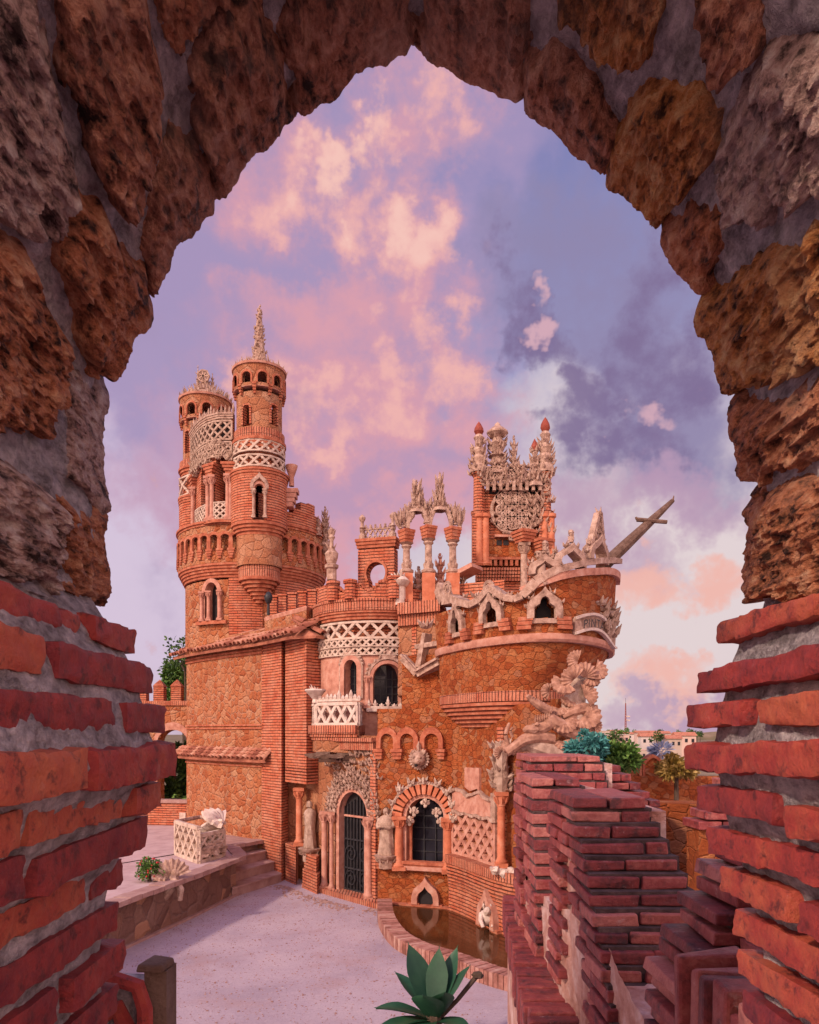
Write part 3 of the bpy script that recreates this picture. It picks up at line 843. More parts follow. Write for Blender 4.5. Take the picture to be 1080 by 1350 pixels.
# upper drum with the loggia between the turrets
UD = Circ(312, 28.0, 56)
mb = MB(); mb.lathe((UD.x, UD.y, 0), [(UD.r, zp0), (UD.r, zK(556)), (.2, zK(552))], 40); mb.build('upper_drum', m_brick, keep)
LG = Path([XY(254, 27.2), XY(266, 26.1), XY(284, 25.5), XY(308, 25.45)], 4)
zL = lambda y: CZ + (HY - y) * .0257
ua, _ = uz(LG, 268, 640); ub, _ = uz(LG, 291, 640)
ops = [arch(.36, zL(684), zL(628), zL(607), 'round', 10, ua), arch(.42, zL(686), zL(625), zL(600), 'round', 10, ub)]
loggia = MB(); wall(loggia, LG, 0, LG.L, zL(690), zL(548), .06, 0, lambda u, z: any(inside(p, u, z) for p in ops), .22)
loggia = loggia.build('loggia', m_brick, keep, False, 'gothic loggia of two tall openings under lacy stone panels')
mb = MB()
for p in ops: reveal(mb, LG, p, -.5, 0)
mb.build('reveal', m_brick, loggia, False)
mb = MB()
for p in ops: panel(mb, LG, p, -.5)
mb.build('loggia_painted_shade', m_dark, loggia, False)  # black panel closes the openings, painting the shade of the room behind
for px in (258, 277, 282, 301, 305):
    mb = MB(); u, _ = uz(LG, px, 640); p = LG(u, 0, .1); column(mb, p[0], p[1], zL(690), zL(630), .075, 10); mb.build('loggia_column', m_rose, loggia)
for px in (258, 279.5, 303):
    mb = MB(); u, _ = uz(LG, px, 640)
    for k in range(4): bar(mb, LG, (u - .12 - .04 * k, zL(628) + .1 * k), (u + .12 + .04 * k, zL(628) + .1 * k), .085, -.02, .14 + .03 * k)
    mb.build('stepped_capital', m_ring, loggia, False)
for pa, pb in ((261, 275), (284, 300)):
    mb = MB(); u0, _ = uz(LG, pa, 680); u1, _ = uz(LG, pb, 680); lattice(mb, LG, u0, u1, zL(688), zL(666), .2, .05, .02, .1, .04)
    mb.build('loggia_balustrade', m_cream, loggia, False)
mb = MB(); wall(mb, LG, .1, LG.L - .06, zL(607), zL(560), .2, .006); mb.build('tracery_painted_shade', m_dark, loggia)  # flat dark sheet on the brick paints shade into the tracery gaps
mb = MB()
rn = random.Random(5)
lattice(mb, LG, .08, LG.L - .05, zL(584), zL(560), .3, .06, 0, .09, .06)
lattice(mb, LG, .08, LG.L - .05, zL(606), zL(588), .22, .06, 0, .11, .05)
for k in range(9): rosette(mb, LG, .15 + (LG.L - .3) * k / 8, zL(598 + rn.uniform(-8, 8)), .17, .1, 6, .035)
for k in range(46): tuft(mb, LG(rn.uniform(0, LG.L), zL(rn.uniform(586, 618)), .08), 4, .14, .035, .2, rn)
mb.build('stone_tracery', m_statue, loggia, False)
mb = MB(); cresting(mb, LG, .02, LG.L, zL(552), .42, .13, .05, rn, .035)
for k in range(3): bar(mb, LG, (0, zL(556) + k * .07), (LG.L, zL(556) + k * .07), .06, -.1, .1 + .02 * k, 6)
mb.build('loggia_cresting', m_pale, loggia, False)
mb = MB(); wall(mb, LG, -.1, LG.L + .1, zL(693), zL(689), .1, .2, None, .4); mb.build('loggia_floor', m_ring, loggia, False)

# ------------------------------------------------------------------ the two slim turrets
def turret(px, Y, front, rows, label, bands, wins, gal, lat, tall, seed):
    ax, ay = XY(px, Y); k = Y / F
    zT = lambda y: CZ + (HY - y) * front
    t = thing('round_turret', label, 'turret', (ax, ay, zT(rows[0][2])), 'turrets on the keep')
    rn = random.Random(seed)
    for name, hw, yb, yt, mat in rows:
        C = Circ(px, Y, hw)
        hol = []
        for (wpx, wy0, wy1, ww, kind, see) in wins:
            if yt - 2 <= wy1 and wy0 <= yb + 2:
                u, z0 = uz(C, wpx, wy0); _, z1 = uz(C, wpx, wy1)
                hol.append((half_out(u, z0, ww, z1 - ww * .5, z1, 'round', .05), u, z0, z1, ww, kind, see))
        ok = zT(yb); ot = zT(yt)
        def hfn(u, z, hol=hol, C=C):
            for h in hol:
                if abs(u - h[1]) < h[4] and inside(h[0], u, z): return True
                if h[6] is not None:
                    uu = (u - (h[1] + h[6] + PI * C.r) + PI * C.r) % (2 * PI * C.r) - PI * C.r
                    if abs(uu) < h[4] * .5 and h[2] < z < h[3] + .8: return True
            return False
        mb = MB(); wall(mb, C, -PI * C.r, PI * C.r, ok, ot, .055 if hol else .12, 0, hfn if hol else None, 0)
        o = mb.build(name, mat, t)
        for h in hol:
            window(t, C, h[1], h[2], h[4], h[3] - h[4] * .5, h[3], 'round', .055 if h[5] == 'plain' else .075, m_rose if h[5] != 'plain' else m_brick, .16, .04, False, name='window')
    for (y0, y1, h0, h1, n, nm) in bands:          # stepped rings: from hw h0 at y0 up to h1 at y1
        mb = MB(); z0, z1 = zT(y0), zT(y1)
        rings(mb, (ax, ay, 0), [((h0 + (h1 - h0) * i / max(1, n - 1)) * k, z0 + (z1 - z0) * i / n, z0 + (z1 - z0) * (i + 1) / n) for i in range(n)], 40)
        mb.lathe((ax, ay, 0), [(h1 * k, z1), (.3 * h1 * k, z1 + .015)], 40)
        if nm == 'band': mb.build('brick_band', m_brick2, t)
        else: mb.build('stepped_ring', m_ring, t)
    for (y0, y1, hw) in lat:
        C = Circ(px, Y, hw); mb = MB()
        lattice(mb, C, -PI * C.r * .62, PI * C.r * .62, zT(y0), zT(y1), (zT(y1) - zT(y0)), .07, 0, .06, .05)
        mb.build('lattice_band', m_cream, t, False)
    hw, y0, y1, n = gal                             # arcaded gallery under the rim
    C = Circ(px, Y, hw); z0, z1 = zT(y0), zT(y1)
    hs = []; L = 2 * PI * C.r
    for i in range(n):
        u = -L / 2 + L * (i + .5) / n
        hs.append(arch(L / n * .58, z0 + .08, z0 + (z1 - z0) * .42, z0 + (z1 - z0) * .62, 'round', 8, u))
    mb = MB(); wall(mb, C, -L / 2, L / 2, z0, z1, .045, 0, lambda u, z: any(abs(u - (p[0][0] + p[-1][0]) / 2) < L / n * .35 and inside(p, u, z) for p in hs), .12)
    g = mb.build('arched_gallery', m_stone, t, True)
    mb = MB()
    for p in hs:
        uc = (p[0][0] + p[-1][0]) / 2
        ring(mb, C, p, arch(L / n * .58 + .11, z0 + .08, z0 + (z1 - z0) * .42, z0 + (z1 - z0) * .62 + .07, 'round', 8, uc), -.02, .035)
        for q in range(4): bar(mb, C, (uc + L / n / 2 - .07 + .01 * q, z0 + .05 - .09 * q), (uc + L / n / 2 + .07 - .01 * q, z0 + .05 - .09 * q), .07, -.1, .04 - .022 * q)
    mb.build('gallery_arch', m_ring, g, False)
    mb = MB(); mb.lathe((ax, ay, 0), [(C.r * .4, z0 - .02), (C.r, z0 - .02), (C.r, z0 + .04), (C.r * .3, z0 + .04)], 36)
    mb.lathe((ax, ay, 0), [(C.r - .12, z1), (C.r + .05, z1), (C.r + .06, z1 + .07), (C.r - .1, z1 + .08), (.1, z1 + .12)], 36); mb.build('rim', m_rose, t)
    mb = MB()
    for i in range(26):
        a = 2 * PI * i / 26; rr = C.r * rn.uniform(.86, 1.0)
        tuft(mb, (ax + rr * math.cos(a), ay + rr * math.sin(a), z1 + .05), 3, rn.uniform(.1, .22), .035, 1.2, rn)
    mb.build('leaf_crest', m_pale, t, False)
    mb = MB()
    if tall:
        H = CZ + (HY - 404) * k - z1
        P = [(.78, 0), (.62, .05), (.42, .12), (.32, .2), (.24, .3), (.2, .4), (.17, .55), (.14, .7), (.1, .82), (.06, .92), (.0, 1.0)]
        mb.lathe((ax, ay, z1), [(C.r * a, H * b) for a, b in P], 9)
        for q in range(120):
            b = rn.random() ** 1.25; a = np.interp(b, [p[1] for p in P], [p[0] for p in P]) * C.r
            g = rn.uniform(0, 2 * PI)
            petal(mb, (ax + a * .85 * math.cos(g), ay + a * .85 * math.sin(g), z1 + b * H), (math.cos(g), math.sin(g), rn.uniform(.2, 1.2)), .12 * (1.2 - .6 * b), .035, rn.uniform(0, .6))
        mb.build('lace_spire', m_pale, t, False)
    else:
        H = CZ + (HY - 490) * k - z1
        mb.lathe((ax, ay, z1), [(C.r * .95, 0), (C.r * .7, H * .25), (C.r * .4, H * .45), (C.r * .2, H * .6)], 12)
        for q in range(90):
            a = C.r * rn.uniform(.1, .95); g = rn.uniform(0, 2 * PI)
            petal(mb, (ax + a * math.cos(g), ay + a * math.sin(g), z1 + H * .55 * (1 - a / C.r)), (math.cos(g), math.sin(g), rn.uniform(.3, 1.4)), .2, .04, .5)
        for dx, h in ((-.25, 1.25), (-.1, .85), (.1, 1.0), (.28, .85)):
            pinnacle(mb, ax + dx, ay - .1, z1 + H * .4, H * h * .6, .1, 3, 4, True, int(h * 20))
        rosette(mb, Path([(ax - .5, ay - .3), (ax + .5, ay - .3)]), .5, z1 + H * .75, .22, 0, 7, .05)
        mb.build('lace_crown', m_pale, t, False)
    return t, zT
T1, zT1 = turret(342, 25.6, .0247, [('bulb', 27, 757, 742, m_brick2), ('stone_drum', 29.5, 742, 699, m_stone), ('brick_drum', 36.5, 687, 625, m_brick), ('banded_drum', 29, 618, 578, m_brick), ('upper_drum', 29.5, 563, 512, m_stone)],
       'tall slim brick turret with a pale lace spire, right of the pair on the keep',
       [(790, 757, 5, 27, 7, 'ring'), (703, 686, 30, 37, 4, 'ring'), (627, 616, 37, 39, 3, 'ring'), (592, 573, 31, 35, 4, 'ring'), (573, 561, 33, 33, 1, 'band')],
       [(342, 683, 638, .30, 'frame', -.12), (325, 560, 534, .24, 'plain', None), (361, 560, 534, .22, 'plain', None)],
       (33.5, 506, 477, 10), [(592, 578, 31.5), (612, 598, 31.5)], True, 21)
mb = MB(); C = Circ(342, 25.6, 36.5)
for px in (334.5, 349):
    u, z0 = uz(C, px, 683); _, z1 = uz(C, px, 645); p = C(u, 0, .04); column(mb, p[0], p[1], z0, z1, .045, 8)
u, z0 = uz(C, 342, 644)
ring(mb, C, arch(.36, z0, z0 + .05, z0 + .35, 'ogee', 12, u), arch(.56, z0, z0 + .05, z0 + .52, 'ogee', 12, u), 0, .08)
mb.build('window_surround', m_pale, T1)
mb = MB(); px, py = XY(384.5, 25.7)
for i in range(4): mb.box((px - .1 + .03 * i, py, zT1(655) + .16 * i), (.34 + .05 * i, .4, .14))
mb.lathe((px, py, zT1(628)), [(.09, 0), (.08, .3), (.1, .34), (.2, .62), (.21, .7), (.1, .72)], 10); tuft(mb, (px, py, zT1(612)), 8, .2, .05, .8)
mb.build('capital_bracket', m_rose, T1)
T2, zT2 = turret(271, 27.9, .0269, [('corbel_drum', 25, 780, 716, m_brick), ('brick_drum', 33.5, 716, 658, m_brick), ('banded_drum', 29, 650, 616, m_brick), ('upper_drum', 28.5, 604, 550, m_stone)],
       'shorter slim brick turret with a leafy lace crown, left of the pair on the keep',
       [(792, 780, 10, 25, 5, 'ring'), (730, 715, 26, 34, 4, 'ring'), (660, 650, 34, 35, 3, 'ring'), (622, 611, 31, 34.5, 3, 'ring'), (611, 602, 33, 33, 1, 'band')],
       [(247.5, 596, 568, .22, 'plain', None)], (32.5, 547, 517, 10), [(648, 624, 31.5)], False, 33)
# ------------------------------------------------------------------ courtyard and far ground
mb = MB()
def disc(mb, c, r0_, r1_, z, n=48):
    mb.lathe((c[0], c[1], z), [(r1_, 0), (r0_, 0)], n)
gm = MB(); gm.add([(-22, -26, 0), (22, -26, 0), (22, 36, 0), (-22, 36, 0)], [(0, 1, 2, 3)])  # sand extended behind the viewer to bounce light into the arch
struct(gm.build('ground', m_sand, None, False), 'structure')
gm = MB(); gm.lathe((0, 20, -.004), [(3000, -6), (700, -4), (160, -2.5), (60, -.6), (30, 0), (.01, 0)], 64)
struct(gm.build('terrain', m_far, None, False), 'structure')

# ------------------------------------------------------------------ round entrance wing with balcony, lattice band and bell arch
B = Circ(500, 22.8, 80)
zB = lambda y: CZ + (HY - y) * .021
bay = thing('entrance_wing', 'curved entrance wing with white lattice band, balcony, dark arched door and bell arch on top', 'castle wing', (B.x, B.y, 0))
u1_, a0_ = uz(B, 463, 921); _, a1_ = uz(B, 463, 870)
u2_, b0_ = uz(B, 511, 934); _, b1_ = uz(B, 511, 875)
h1 = half_out(u1_, a0_, .38, a1_ - .24, a1_, 'round', .1); h2 = half_out(u2_, b0_, .80, b1_ - .42, b1_, 'round', .12)
mb = MB(); wall(mb, B, -2.5, 2.5, 3.2, zB(864), .08, 0, lambda u, z: inside(h1, u, z) or inside(h2, u, z)); mb.build('curved_wall', m_rose, bay)
o, _ = window(bay, B, u1_, a0_, .38, a1_ - .24, a1_, 'round', .13, m_rose, .3, .07, True, 'narrow lancet window in a pale scalloped frame', 2)
mb = MB(); out = arch(.72, a0_, a1_ - .2, a1_ + .34, 'ogee', 12, u1_); ring(mb, B, arch(.62, a0_, a1_ - .2, a1_ + .16, 'ogee', 12, u1_), out, .0, .06)
for p in out[2:-2]: mb.blob(B(p[0], p[1], .04), .045, 4, 6)
mb.build('ogee_moulding', m_pale, o)
o, _ = window(bay, B, u2_, b0_, .80, b1_ - .42, b1_, 'round', .09, m_rose, .32, .06, True, 'wide arched window in a pale scalloped frame', 4)
mb = MB(); out = arch(1.16, b0_, b1_ - .4, b1_ + .42, 'ogee', 14, u2_); ring(mb, B, arch(.99, b0_, b1_ - .42, b1_ + .12, 'round', 14, u2_), out, .0, .07)
for p in out[2:-2]: mb.blob(B(p[0], p[1], .05), .055, 4, 6)
mb.build('ogee_moulding', m_pale, o)
for du in (-.37, .55):
    mb = MB(); p = B(u2_ + du * 1.0 + (-.18 if du < 0 else .02), 0, .06); column(mb, p[0], p[1], b0_, b1_ - .35, .06, 10); mb.build('window_column', m_rose, o)
mb = MB(); cresting(mb, B, u2_ - .5, u2_ + .5, b0_ + .0, .3, .16, .1, random.Random(8), .035); bar(mb, B, (u2_ - .55, b0_ - .04), (u2_ + .55, b0_ - .04), .1, -.05, .16, 4); mb.build('window_railing', m_white, o, False)
mb = MB()
L0, L1 = -2.3, 1.55
lattice(mb, B, L0, L1, zB(841), zB(820), .44, .075, -.02, .07, .06)
mb.build('lattice_band', m_cream, bay, False, 'upper open row of the white lattice band')
mb = MB()
lattice(mb, B, L0, L1, zB(852), zB(842), .22, .055, -.02, .09, .03, False)
lattice(mb, B, L0, L1, zB(863), zB(853), .22, .06, -.02, .06, .03, False)
mb.build('lattice_band', m_cream, bay, False, 'lower tight rows of the white lattice band')
mb = MB(); wall(mb, B, L0, L1, zB(866), zB(812), .2, -.14); mb.build('band_backing', m_brick, bay)
r = B.r
mb = MB(); rings(mb, (B.x, B.y, 0), [(r + .05 + .045 * k, zB(817) + .085 * k, zB(817) + .085 * (k + 1)) for k in range(3)], 48)
mb.build('cornice', m_ring, bay)
mb = MB(); zc = zB(817) + .255; mb.lathe((B.x, B.y, 0), [(r + .0, zc), (r + .17, zc), (r + .17, zc + .24), (r + .2, zc + .25), (r + .2, zc + .31), (.2, zc + .33)], 48); mb.build('cornice_band', m_brick2, bay)
zc += .31
CR = Circ(500, 22.8, 84)
def crenz(px):
    pts = [(412, .9), (430, .9), (436, .9), (442, .75), (449, .45), (454, .4), (459, .62), (466, .8), (474, .75), (482, .45), (488, .4), (494, .6), (502, .9), (516, 1.0), (524, .7), (530, .5), (580, .5)]
    return np.interp(px, [p[0] for p in pts], [p[1] for p in pts])
mb = MB()
us = lin(-2.2, 1.5, 90)
zt = [zc + float(crenz(CX + F * CR(u, 0)[0] / CR(u, 0)[1])) * .5 for u in us]
fr = lambda dd: [CR(u, zc, dd) for u in us] + [CR(u, z, dd) for u, z in zip(us, zt)]
n = len(us)
mb.add(fr(0) + fr(-.3), [(i, i + 1, n + i + 1, n + i) for i in range(n - 1)] + [(2 * n + i + 1, 2 * n + i, 3 * n + i, 3 * n + i + 1) for i in range(n - 1)] + [(n + i, n + i + 1, 3 * n + i + 1, 3 * n + i) for i in range(n - 1)],
       [[(us[i], zc), (us[i + 1], zc), (us[i + 1], zt[i + 1]), (us[i], zt[i])] for i in range(n - 1)] * 2 + [None] * (n - 1))
mb.build('scalloped_parapet', m_brick, bay)
mb = MB()
for i in range(0, n, 2): mb.box((CR(us[i], 0, -.15)[0], CR(us[i], 0, -.15)[1], zt[i] + .03), (.1, .36, .07), jit=.012)
mb.build('parapet_coping', m_ring, bay, False)
for px, ph in ((441, 6), (463, 2), (519, 4)):      # ribs standing in the parapet
    mb = MB(); u, _ = uz(CR, px, 780); x, y, _z = CR(u, 0, .05)
    hh = .5 * float(crenz(px)) + .06
    mb.lathe((x, y, zc), [(.16, 0), (.16, hh), (.2, hh + .01), (.2, hh + .1), (.05, hh + .14)], 10); mb.build('parapet_rib', m_brick, bay)
mb = MB(); u, _ = uz(CR, 438, 770); x, y, _z = CR(u, 0, .02)
mb.lathe((x, y, zc + .6), [(.14, 0), (.14, .3), (.19, .34), (.2, .42), (.12, .46), (.17, .6), (.19, .75), (.1, .86), (.06, .95), (.05, 1.1), (.1, 1.2), (.05, 1.3), (.09, 1.42), (.0, 1.5)], 10); tuft(mb, (x, y, zc + 1.45), 7, .2, .03, .6)
tuft(mb, (x, y, zc + 1.85), 6, .14, .03, .8); mb.build('urn_finial', m_pale, bay)
# bell arch
BA = Path([XY(472, 22.0), XY(520, 21.7)])
zA = lambda y: CZ + (HY - y) * .0218
uc = BA.L / 2
hw_, bot = BA.L / 2, zA(792)
inn = [(uc - .2, bot)] + [(uc + .29 * math.cos(a), zA(755) + .31 * math.sin(a)) for a in lin(PI * 1.22, -PI * .22, 20)] + [(uc + .2, bot)]
outp = []
for i, p in enumerate(inn):
    if i in (0, len(inn) - 1): outp.append((uc + (-hw_ if i == 0 else hw_), bot)); continue
    a = lin(PI * 1.22, -PI * .22, 20)[i - 1]
    k = min(hw_ / abs(math.cos(a)) if abs(math.cos(a)) > 1e-3 else 9, (zA(722) - zA(755)) / abs(math.sin(a)) if abs(math.sin(a)) > 1e-3 else 9)
    outp.append((uc + k * math.cos(a), zA(755) + k * math.sin(a)))
mb = MB(); ring(mb, BA, inn, outp, -.35, 0)
n = len(inn); mb.add([BA(u, z, -.35) for u, z in inn] + [BA(u, z, -.35) for u, z in outp], [(i, n + i, n + i + 1, i + 1) for i in range(n - 1)])
ba = mb.build('bell_arch', m_brick, bay, False, 'square brick bell arch with a round open eye')
mb = MB(); ring(mb, BA, [(u, z) for u, z in inn[1:-1]], [(uc + (u - uc) * 1.22, zA(755) + (z - zA(755)) * 1.22) for u, z in inn[1:-1]], -.1, .04); mb.build('eye_moulding', m_ring, ba, False)
mb = MB()
for k in range(3): bar(mb, BA, (-.03 - .02 * k, zA(721) + .09 * k + .04), (BA.L + .03 + .02 * k, zA(721) + .09 * k + .04), .085, -.38, .02 + .03 * k)
mb.build('arch_cornice', m_ring, ba, False)
mb = MB(); z0 = zA(721) + .28
for k in range(6):
    u = .1 + (BA.L - .2) * k / 6; v = u + (BA.L - .2) / 6
    bar(mb, BA, (u, z0), (v, z0 + .28), .035, -.2, -.14); bar(mb, BA, (u, z0 + .28), (v, z0), .035, -.2, -.14)
    mb.blob(BA((u + v) / 2, z0 + .36, -.17), (.04, .03, .09), 4, 6); tuft(mb, BA(u, z0 + .27, -.17), 3, .1, .02, 1)
bar(mb, BA, (.05, z0 + .29), (BA.L - .05, z0 + .29), .03, -.2, -.13)
mb.build('lace_cresting', m_pale, ba, False)
for u in (.09, BA.L - .08):
    mb = MB(); x, y, _z = BA(u, 0, -.12)
    mb.lathe((x, y, z0), [(.1, 0), (.1, .12), (.06, .16), (.05, .3), (.09, .34), (.05, .4), (.045, .5), (.09, .58), (.1, .64), (.05, .7), (0, .74)], 8); tuft(mb, (x, y, z0 + .2), 5, .12, .03, .5); mb.build('urn_finial', m_pale, ba)
# pilaster column and brick strip at the right end of the wing
u, _ = uz(B, 532, 850); x, y, _z = B(u, 0, .12)
mb = MB(); column(mb, x, y, zB(936), zB(815), .085, 14); mb.build('tall_column', m_pale, bay)
mb = MB(); mb.prism([XY(536, 20.9), XY(549, 20.7), XY(549, 21.6), XY(536, 21.6)], 4.8, zB(812)); mb.build('brick_strip', m_brick, bay, False)
mb = MB(); mb.prism([XY(525, 21.0), XY(578, 20.4), XY(578, 22.5), XY(525, 22.5)], 5.5, zB(826)); mb.build('link_wall', m_stone, bay, False)
mb = MB(); mb.prism([XY(525, 20.9), XY(579, 20.3), XY(579, 22.6), XY(525, 22.6)], zB(826), zB(812)); mb.prism([XY(524, 20.75), XY(580, 20.15), XY(580, 22.6), XY(524, 22.6)], zB(812) + .004, zB(797)); mb.build('link_cornice', m_brick2, bay, False)

# door wall, oblique to the viewer
DW = Path([XY(404, 22.7), XY(436, 21.35), XY(499, 19.85)], 0)
du, dz0 = uz(DW, 467, 1178); _, dz1 = uz(DW, 467, 1044); dz0 = .1
hd = half_out(du, 0, 1.2, dz1 - .62, dz1, 'round', .1)
mb = MB(); wall(mb, DW, 0, DW.L, 0, 4.4, .09, 0, lambda u, z: inside(hd, u, z)); mb.build('door_wall', m_stone, bay)
dr, dout = window(bay, DW, du, 0, 1.2, dz1 - .62, dz1, 'round', .12, m_rose, .2, .06, False, None, name='doorway')
dm = MB(); panel(dm, DW, arch(1.2, .1, dz1 - .62, dz1, 'round', 12, du), -.16); door = dm.build('door', m_dark, dr, False, 'black wrought iron and glass door')
im = MB()
for k in range(9):
    u = du - .55 + 1.1 * k / 8; bar(im, DW, (u, .12), (u, dz1 - .15 - abs(k - 4) * .07), .03, -.15, -.11)
for z in (.16, .75, 1.55, dz1 - .7): bar(im, DW, (du - .56, z), (du + .56, z), .045, -.15, -.10)
def scroll(mb, M, u, z, R_, d, turns=1.6, w_=.03, s=1):
    n = 22; pr = None
    for k in range(n + 1):
        a = turns * 2 * PI * k / n; rr = R_ * (1 - .8 * k / n); q = (u + s * rr * math.cos(a), z + rr * math.sin(a))
        if pr: bar(mb, M, pr, q, w_, d, d + .035)
        pr = q
for sx in (-1, 1):
    for zz in (.46, 1.15): scroll(im, DW, du + sx * .28, zz, .25, -.14, 1.6, .035, sx)
im.build('door_grille', m_iron, dr, False)
gl = MB(); bar(gl, DW, (du - .55, dz1 - .68), (du + .55, dz1 - .68), .05, -.15, -.08); gl.build('door_rail', m_rose, dr, False)
# carved garland over the door
mb = MB(); rn = random.Random(4)
for (wr, hr, cnt) in ((.78, .14, 34), (.95, .32, 44), (1.08, .5, 44)):
    for k in range(cnt):
        t = k / (cnt - 1); a = PI - PI * t
        x, z = du + wr * math.cos(a), dz1 - .62 + (.62 + hr) * math.sin(a)
        if k % 2: mb.blob(DW(x, z, .08), (.06, .06, .07), 4, 6, .3)
        else: tuft(mb, DW(x, z, .06), 4, .15, .04, .5, rn)
for k in range(50):
    x = du + rn.uniform(-1.1, 1.15); z = rn.uniform(dz1 + .35, 4.0)
    tuft(mb, DW(x, z, .05), 4, .15, .04, .4, rn)
mb.build('carved_garland', m_pale, bay, False)
for sx, wl in ((-1.12, .085), (.80, .085), (-.80, .06), (.69, .05)):
    mb = MB(); p = DW(du + sx, 0, .16); column(mb, p[0], p[1], .08, dz1 - .6, wl, 14); mb.build('door_column', m_rose, bay)
mb = MB(); wall(mb, DW, DW.L - .2, DW.L + .02, 0, 4.0, .12, .12, None, .2); mb.build('brick_quoin', m_brick, bay)
mb = MB(); wall(mb, DW, du - 1.25, DW.L + .03, 4.02, 4.24, .2, .22, None, .3); wall(mb, DW, du - 1.3, DW.L + .08, 4.244, 4.34, .2, .3, None, .4); mb.build('door_hood', m_brick2, bay, False)
mb = MB(); mb.prism([XY(398, 21.9), XY(432, 20.9), XY(470, 19.9), XY(500, 19.15), XY(512, 19.5), XY(500, 20.6), XY(420, 22.8)], 0, .14); mb.build('door_step', m_brick2, bay, False)
# balcony
BL = Path([XY(412, 21.9), XY(416, 21.15), XY(473, 20.35), XY(478, 21.2)])
zl = lambda y: CZ + (HY - y) * .0208
mb = MB(); mb.prism([BL(u, 0)[:2] for u in (0, BL.c[1], BL.c[2], BL.L)] + [XY(470, 22), XY(415, 22.6)], zl(992), zl(957)); bal = mb.build('balcony', m_stone, bay, False, 'small balcony with a white pierced balustrade')
mb = MB()
for k in range(3): mb.prism([BL(u, 0, .04 + .05 * k)[:2] for u in (0, BL.c[1], BL.c[2], BL.L)] + [XY(470, 22), XY(415, 22.6)], zl(976) + .09 * k, zl(976) + .082 + .09 * k + (.15 if k == 2 else 0))
mb.build('balcony_ledge', m_brick2, bal, False)
mb = MB(); lattice(mb, BL, BL.c[1] + .03, BL.c[2] - .03, zl(955), zl(928), .40, .085, -.08, .02, .09)
lattice(mb, BL, BL.c[2] + .03, BL.L, zl(955), zl(928), .40, .085, -.08, .02, .07); lattice(mb, BL, 0, BL.c[1], zl(955), zl(928), .40, .085, -.08, .02, .07)
cresting(mb, BL, BL.c[1], BL.c[2], zl(925), .3, .13, -.02, random.Random(2), .05)
mb.build('balustrade', m_white, bal, False)
p = BL(BL.c[1], 0, 0); mb = MB(); mb.lathe((p[0], p[1], zl(926)), [(.1, 0), (.08, .1), (.14, .16), (.3, .34), (.28, .38), (.1, .3)], 8); tuft(mb, (p[0], p[1], zl(912)), 6, .2, .04, .5); mb.build('stone_urn', m_white, bal)
mb = MB(); rn = random.Random(3)
for k in range(14): mb.box((BL(rn.uniform(BL.c[1], BL.c[2]), 0, .05)[0], 20.75, zl(1000) + rn.uniform(-.05, .12)), (.4, .4, .1), rn.uniform(-.3, .3), jit=.03)
mb.build('rough_corbel', m_wood, bal, False)

# ------------------------------------------------------------------ facade with arched window, below the ship
FA = Path([XY(498, 19.78), XY(530, 19.5), XY(565, 19.25), XY(597, 19.0), XY(625, 18.2), XY(650, 17.3), XY(675, 16.6), XY(705, 16.1), XY(745, 15.9)], 4)
fac = thing('castle_facade', 'orange rubble facade with one arched window and blind arches below the stone ship', 'castle wall', (.3, 19.2, 0))
wu, wz0 = uz(FA, 561, 1142); _, wz1 = uz(FA, 561, 1052)
hw2 = half_out(wu, wz0, 1.0, wz1 - .5, wz1, 'round', .12)
mb = MB(); wall(mb, FA, 0, FA.L, 0, 5.1, .09, 0, lambda u, z: inside(hw2, u, z)); mb.build('rubble_wall', m_hull, fac)
ue, _ = uz(FA, 600, 900)
up = Path([XY(530, 19.9), XY(560, 19.7), XY(600, 19.2)])
mb = MB(); wall(mb, up, 0, up.L, 5.0, 6.5, .3); mb.prism([XY(497, 19.76), XY(530, 19.51), XY(600, 19.0), XY(600, 20.5), XY(497, 21)], 5.0, 5.1); mb.build('upper_wall', m_hull, fac)
o, out = window(fac, FA, wu, wz0, 1.0, wz1 - .5, wz1, 'round', .09, m_rose, .45, .05, True, 'dark leaded window under a toothed brick arch', 3)
mb = MB()
for k in range(15):
    a = PI - PI * (k + .5) / 15
    for w2, m2 in ((.15, 0),):
        a0, a1 = a + .07, a - .07
        c = [(wu + rr * math.cos(b), wz1 - .5 + rr * math.sin(b)) for rr, b in ((.60, a0), (.60, a1), (.86, a1), (.86, a0))]
        slab(mb, FA, c[::-1], -.02, .14)
mb.build('brick_voussoir', m_terra, o, False)
mb = MB()
for k in range(48):
    a = PI - PI * k / 47
    mb.blob(FA(wu + .9 * math.cos(a), wz1 - .5 + .9 * math.sin(a), .1), .04, 4, 6)
mb.build('bead_moulding', m_pale, o)
mb = MB()
for k in range(24):
    a0, a1 = PI - PI * k / 24, PI - PI * (k + 1) / 24
    bar(mb, FA, (wu + .88 * math.cos(a0), wz1 - .5 + .88 * math.sin(a0)), (wu + .88 * math.cos(a1), wz1 - .5 + .88 * math.sin(a1)), .05, .0, .12)
for k in range(9):
    a = PI - PI * k / 8
    mb.blob(FA(wu + .92 * math.cos(a), wz1 - .5 + .92 * math.sin(a), .14), (.07, .07, .08), 4, 7); tuft(mb, FA(wu + .92 * math.cos(a), wz1 - .5 + .92 * math.sin(a), .14), 4, .16, .05, .6)
mb.build('scalloped_edge', m_cream, o)
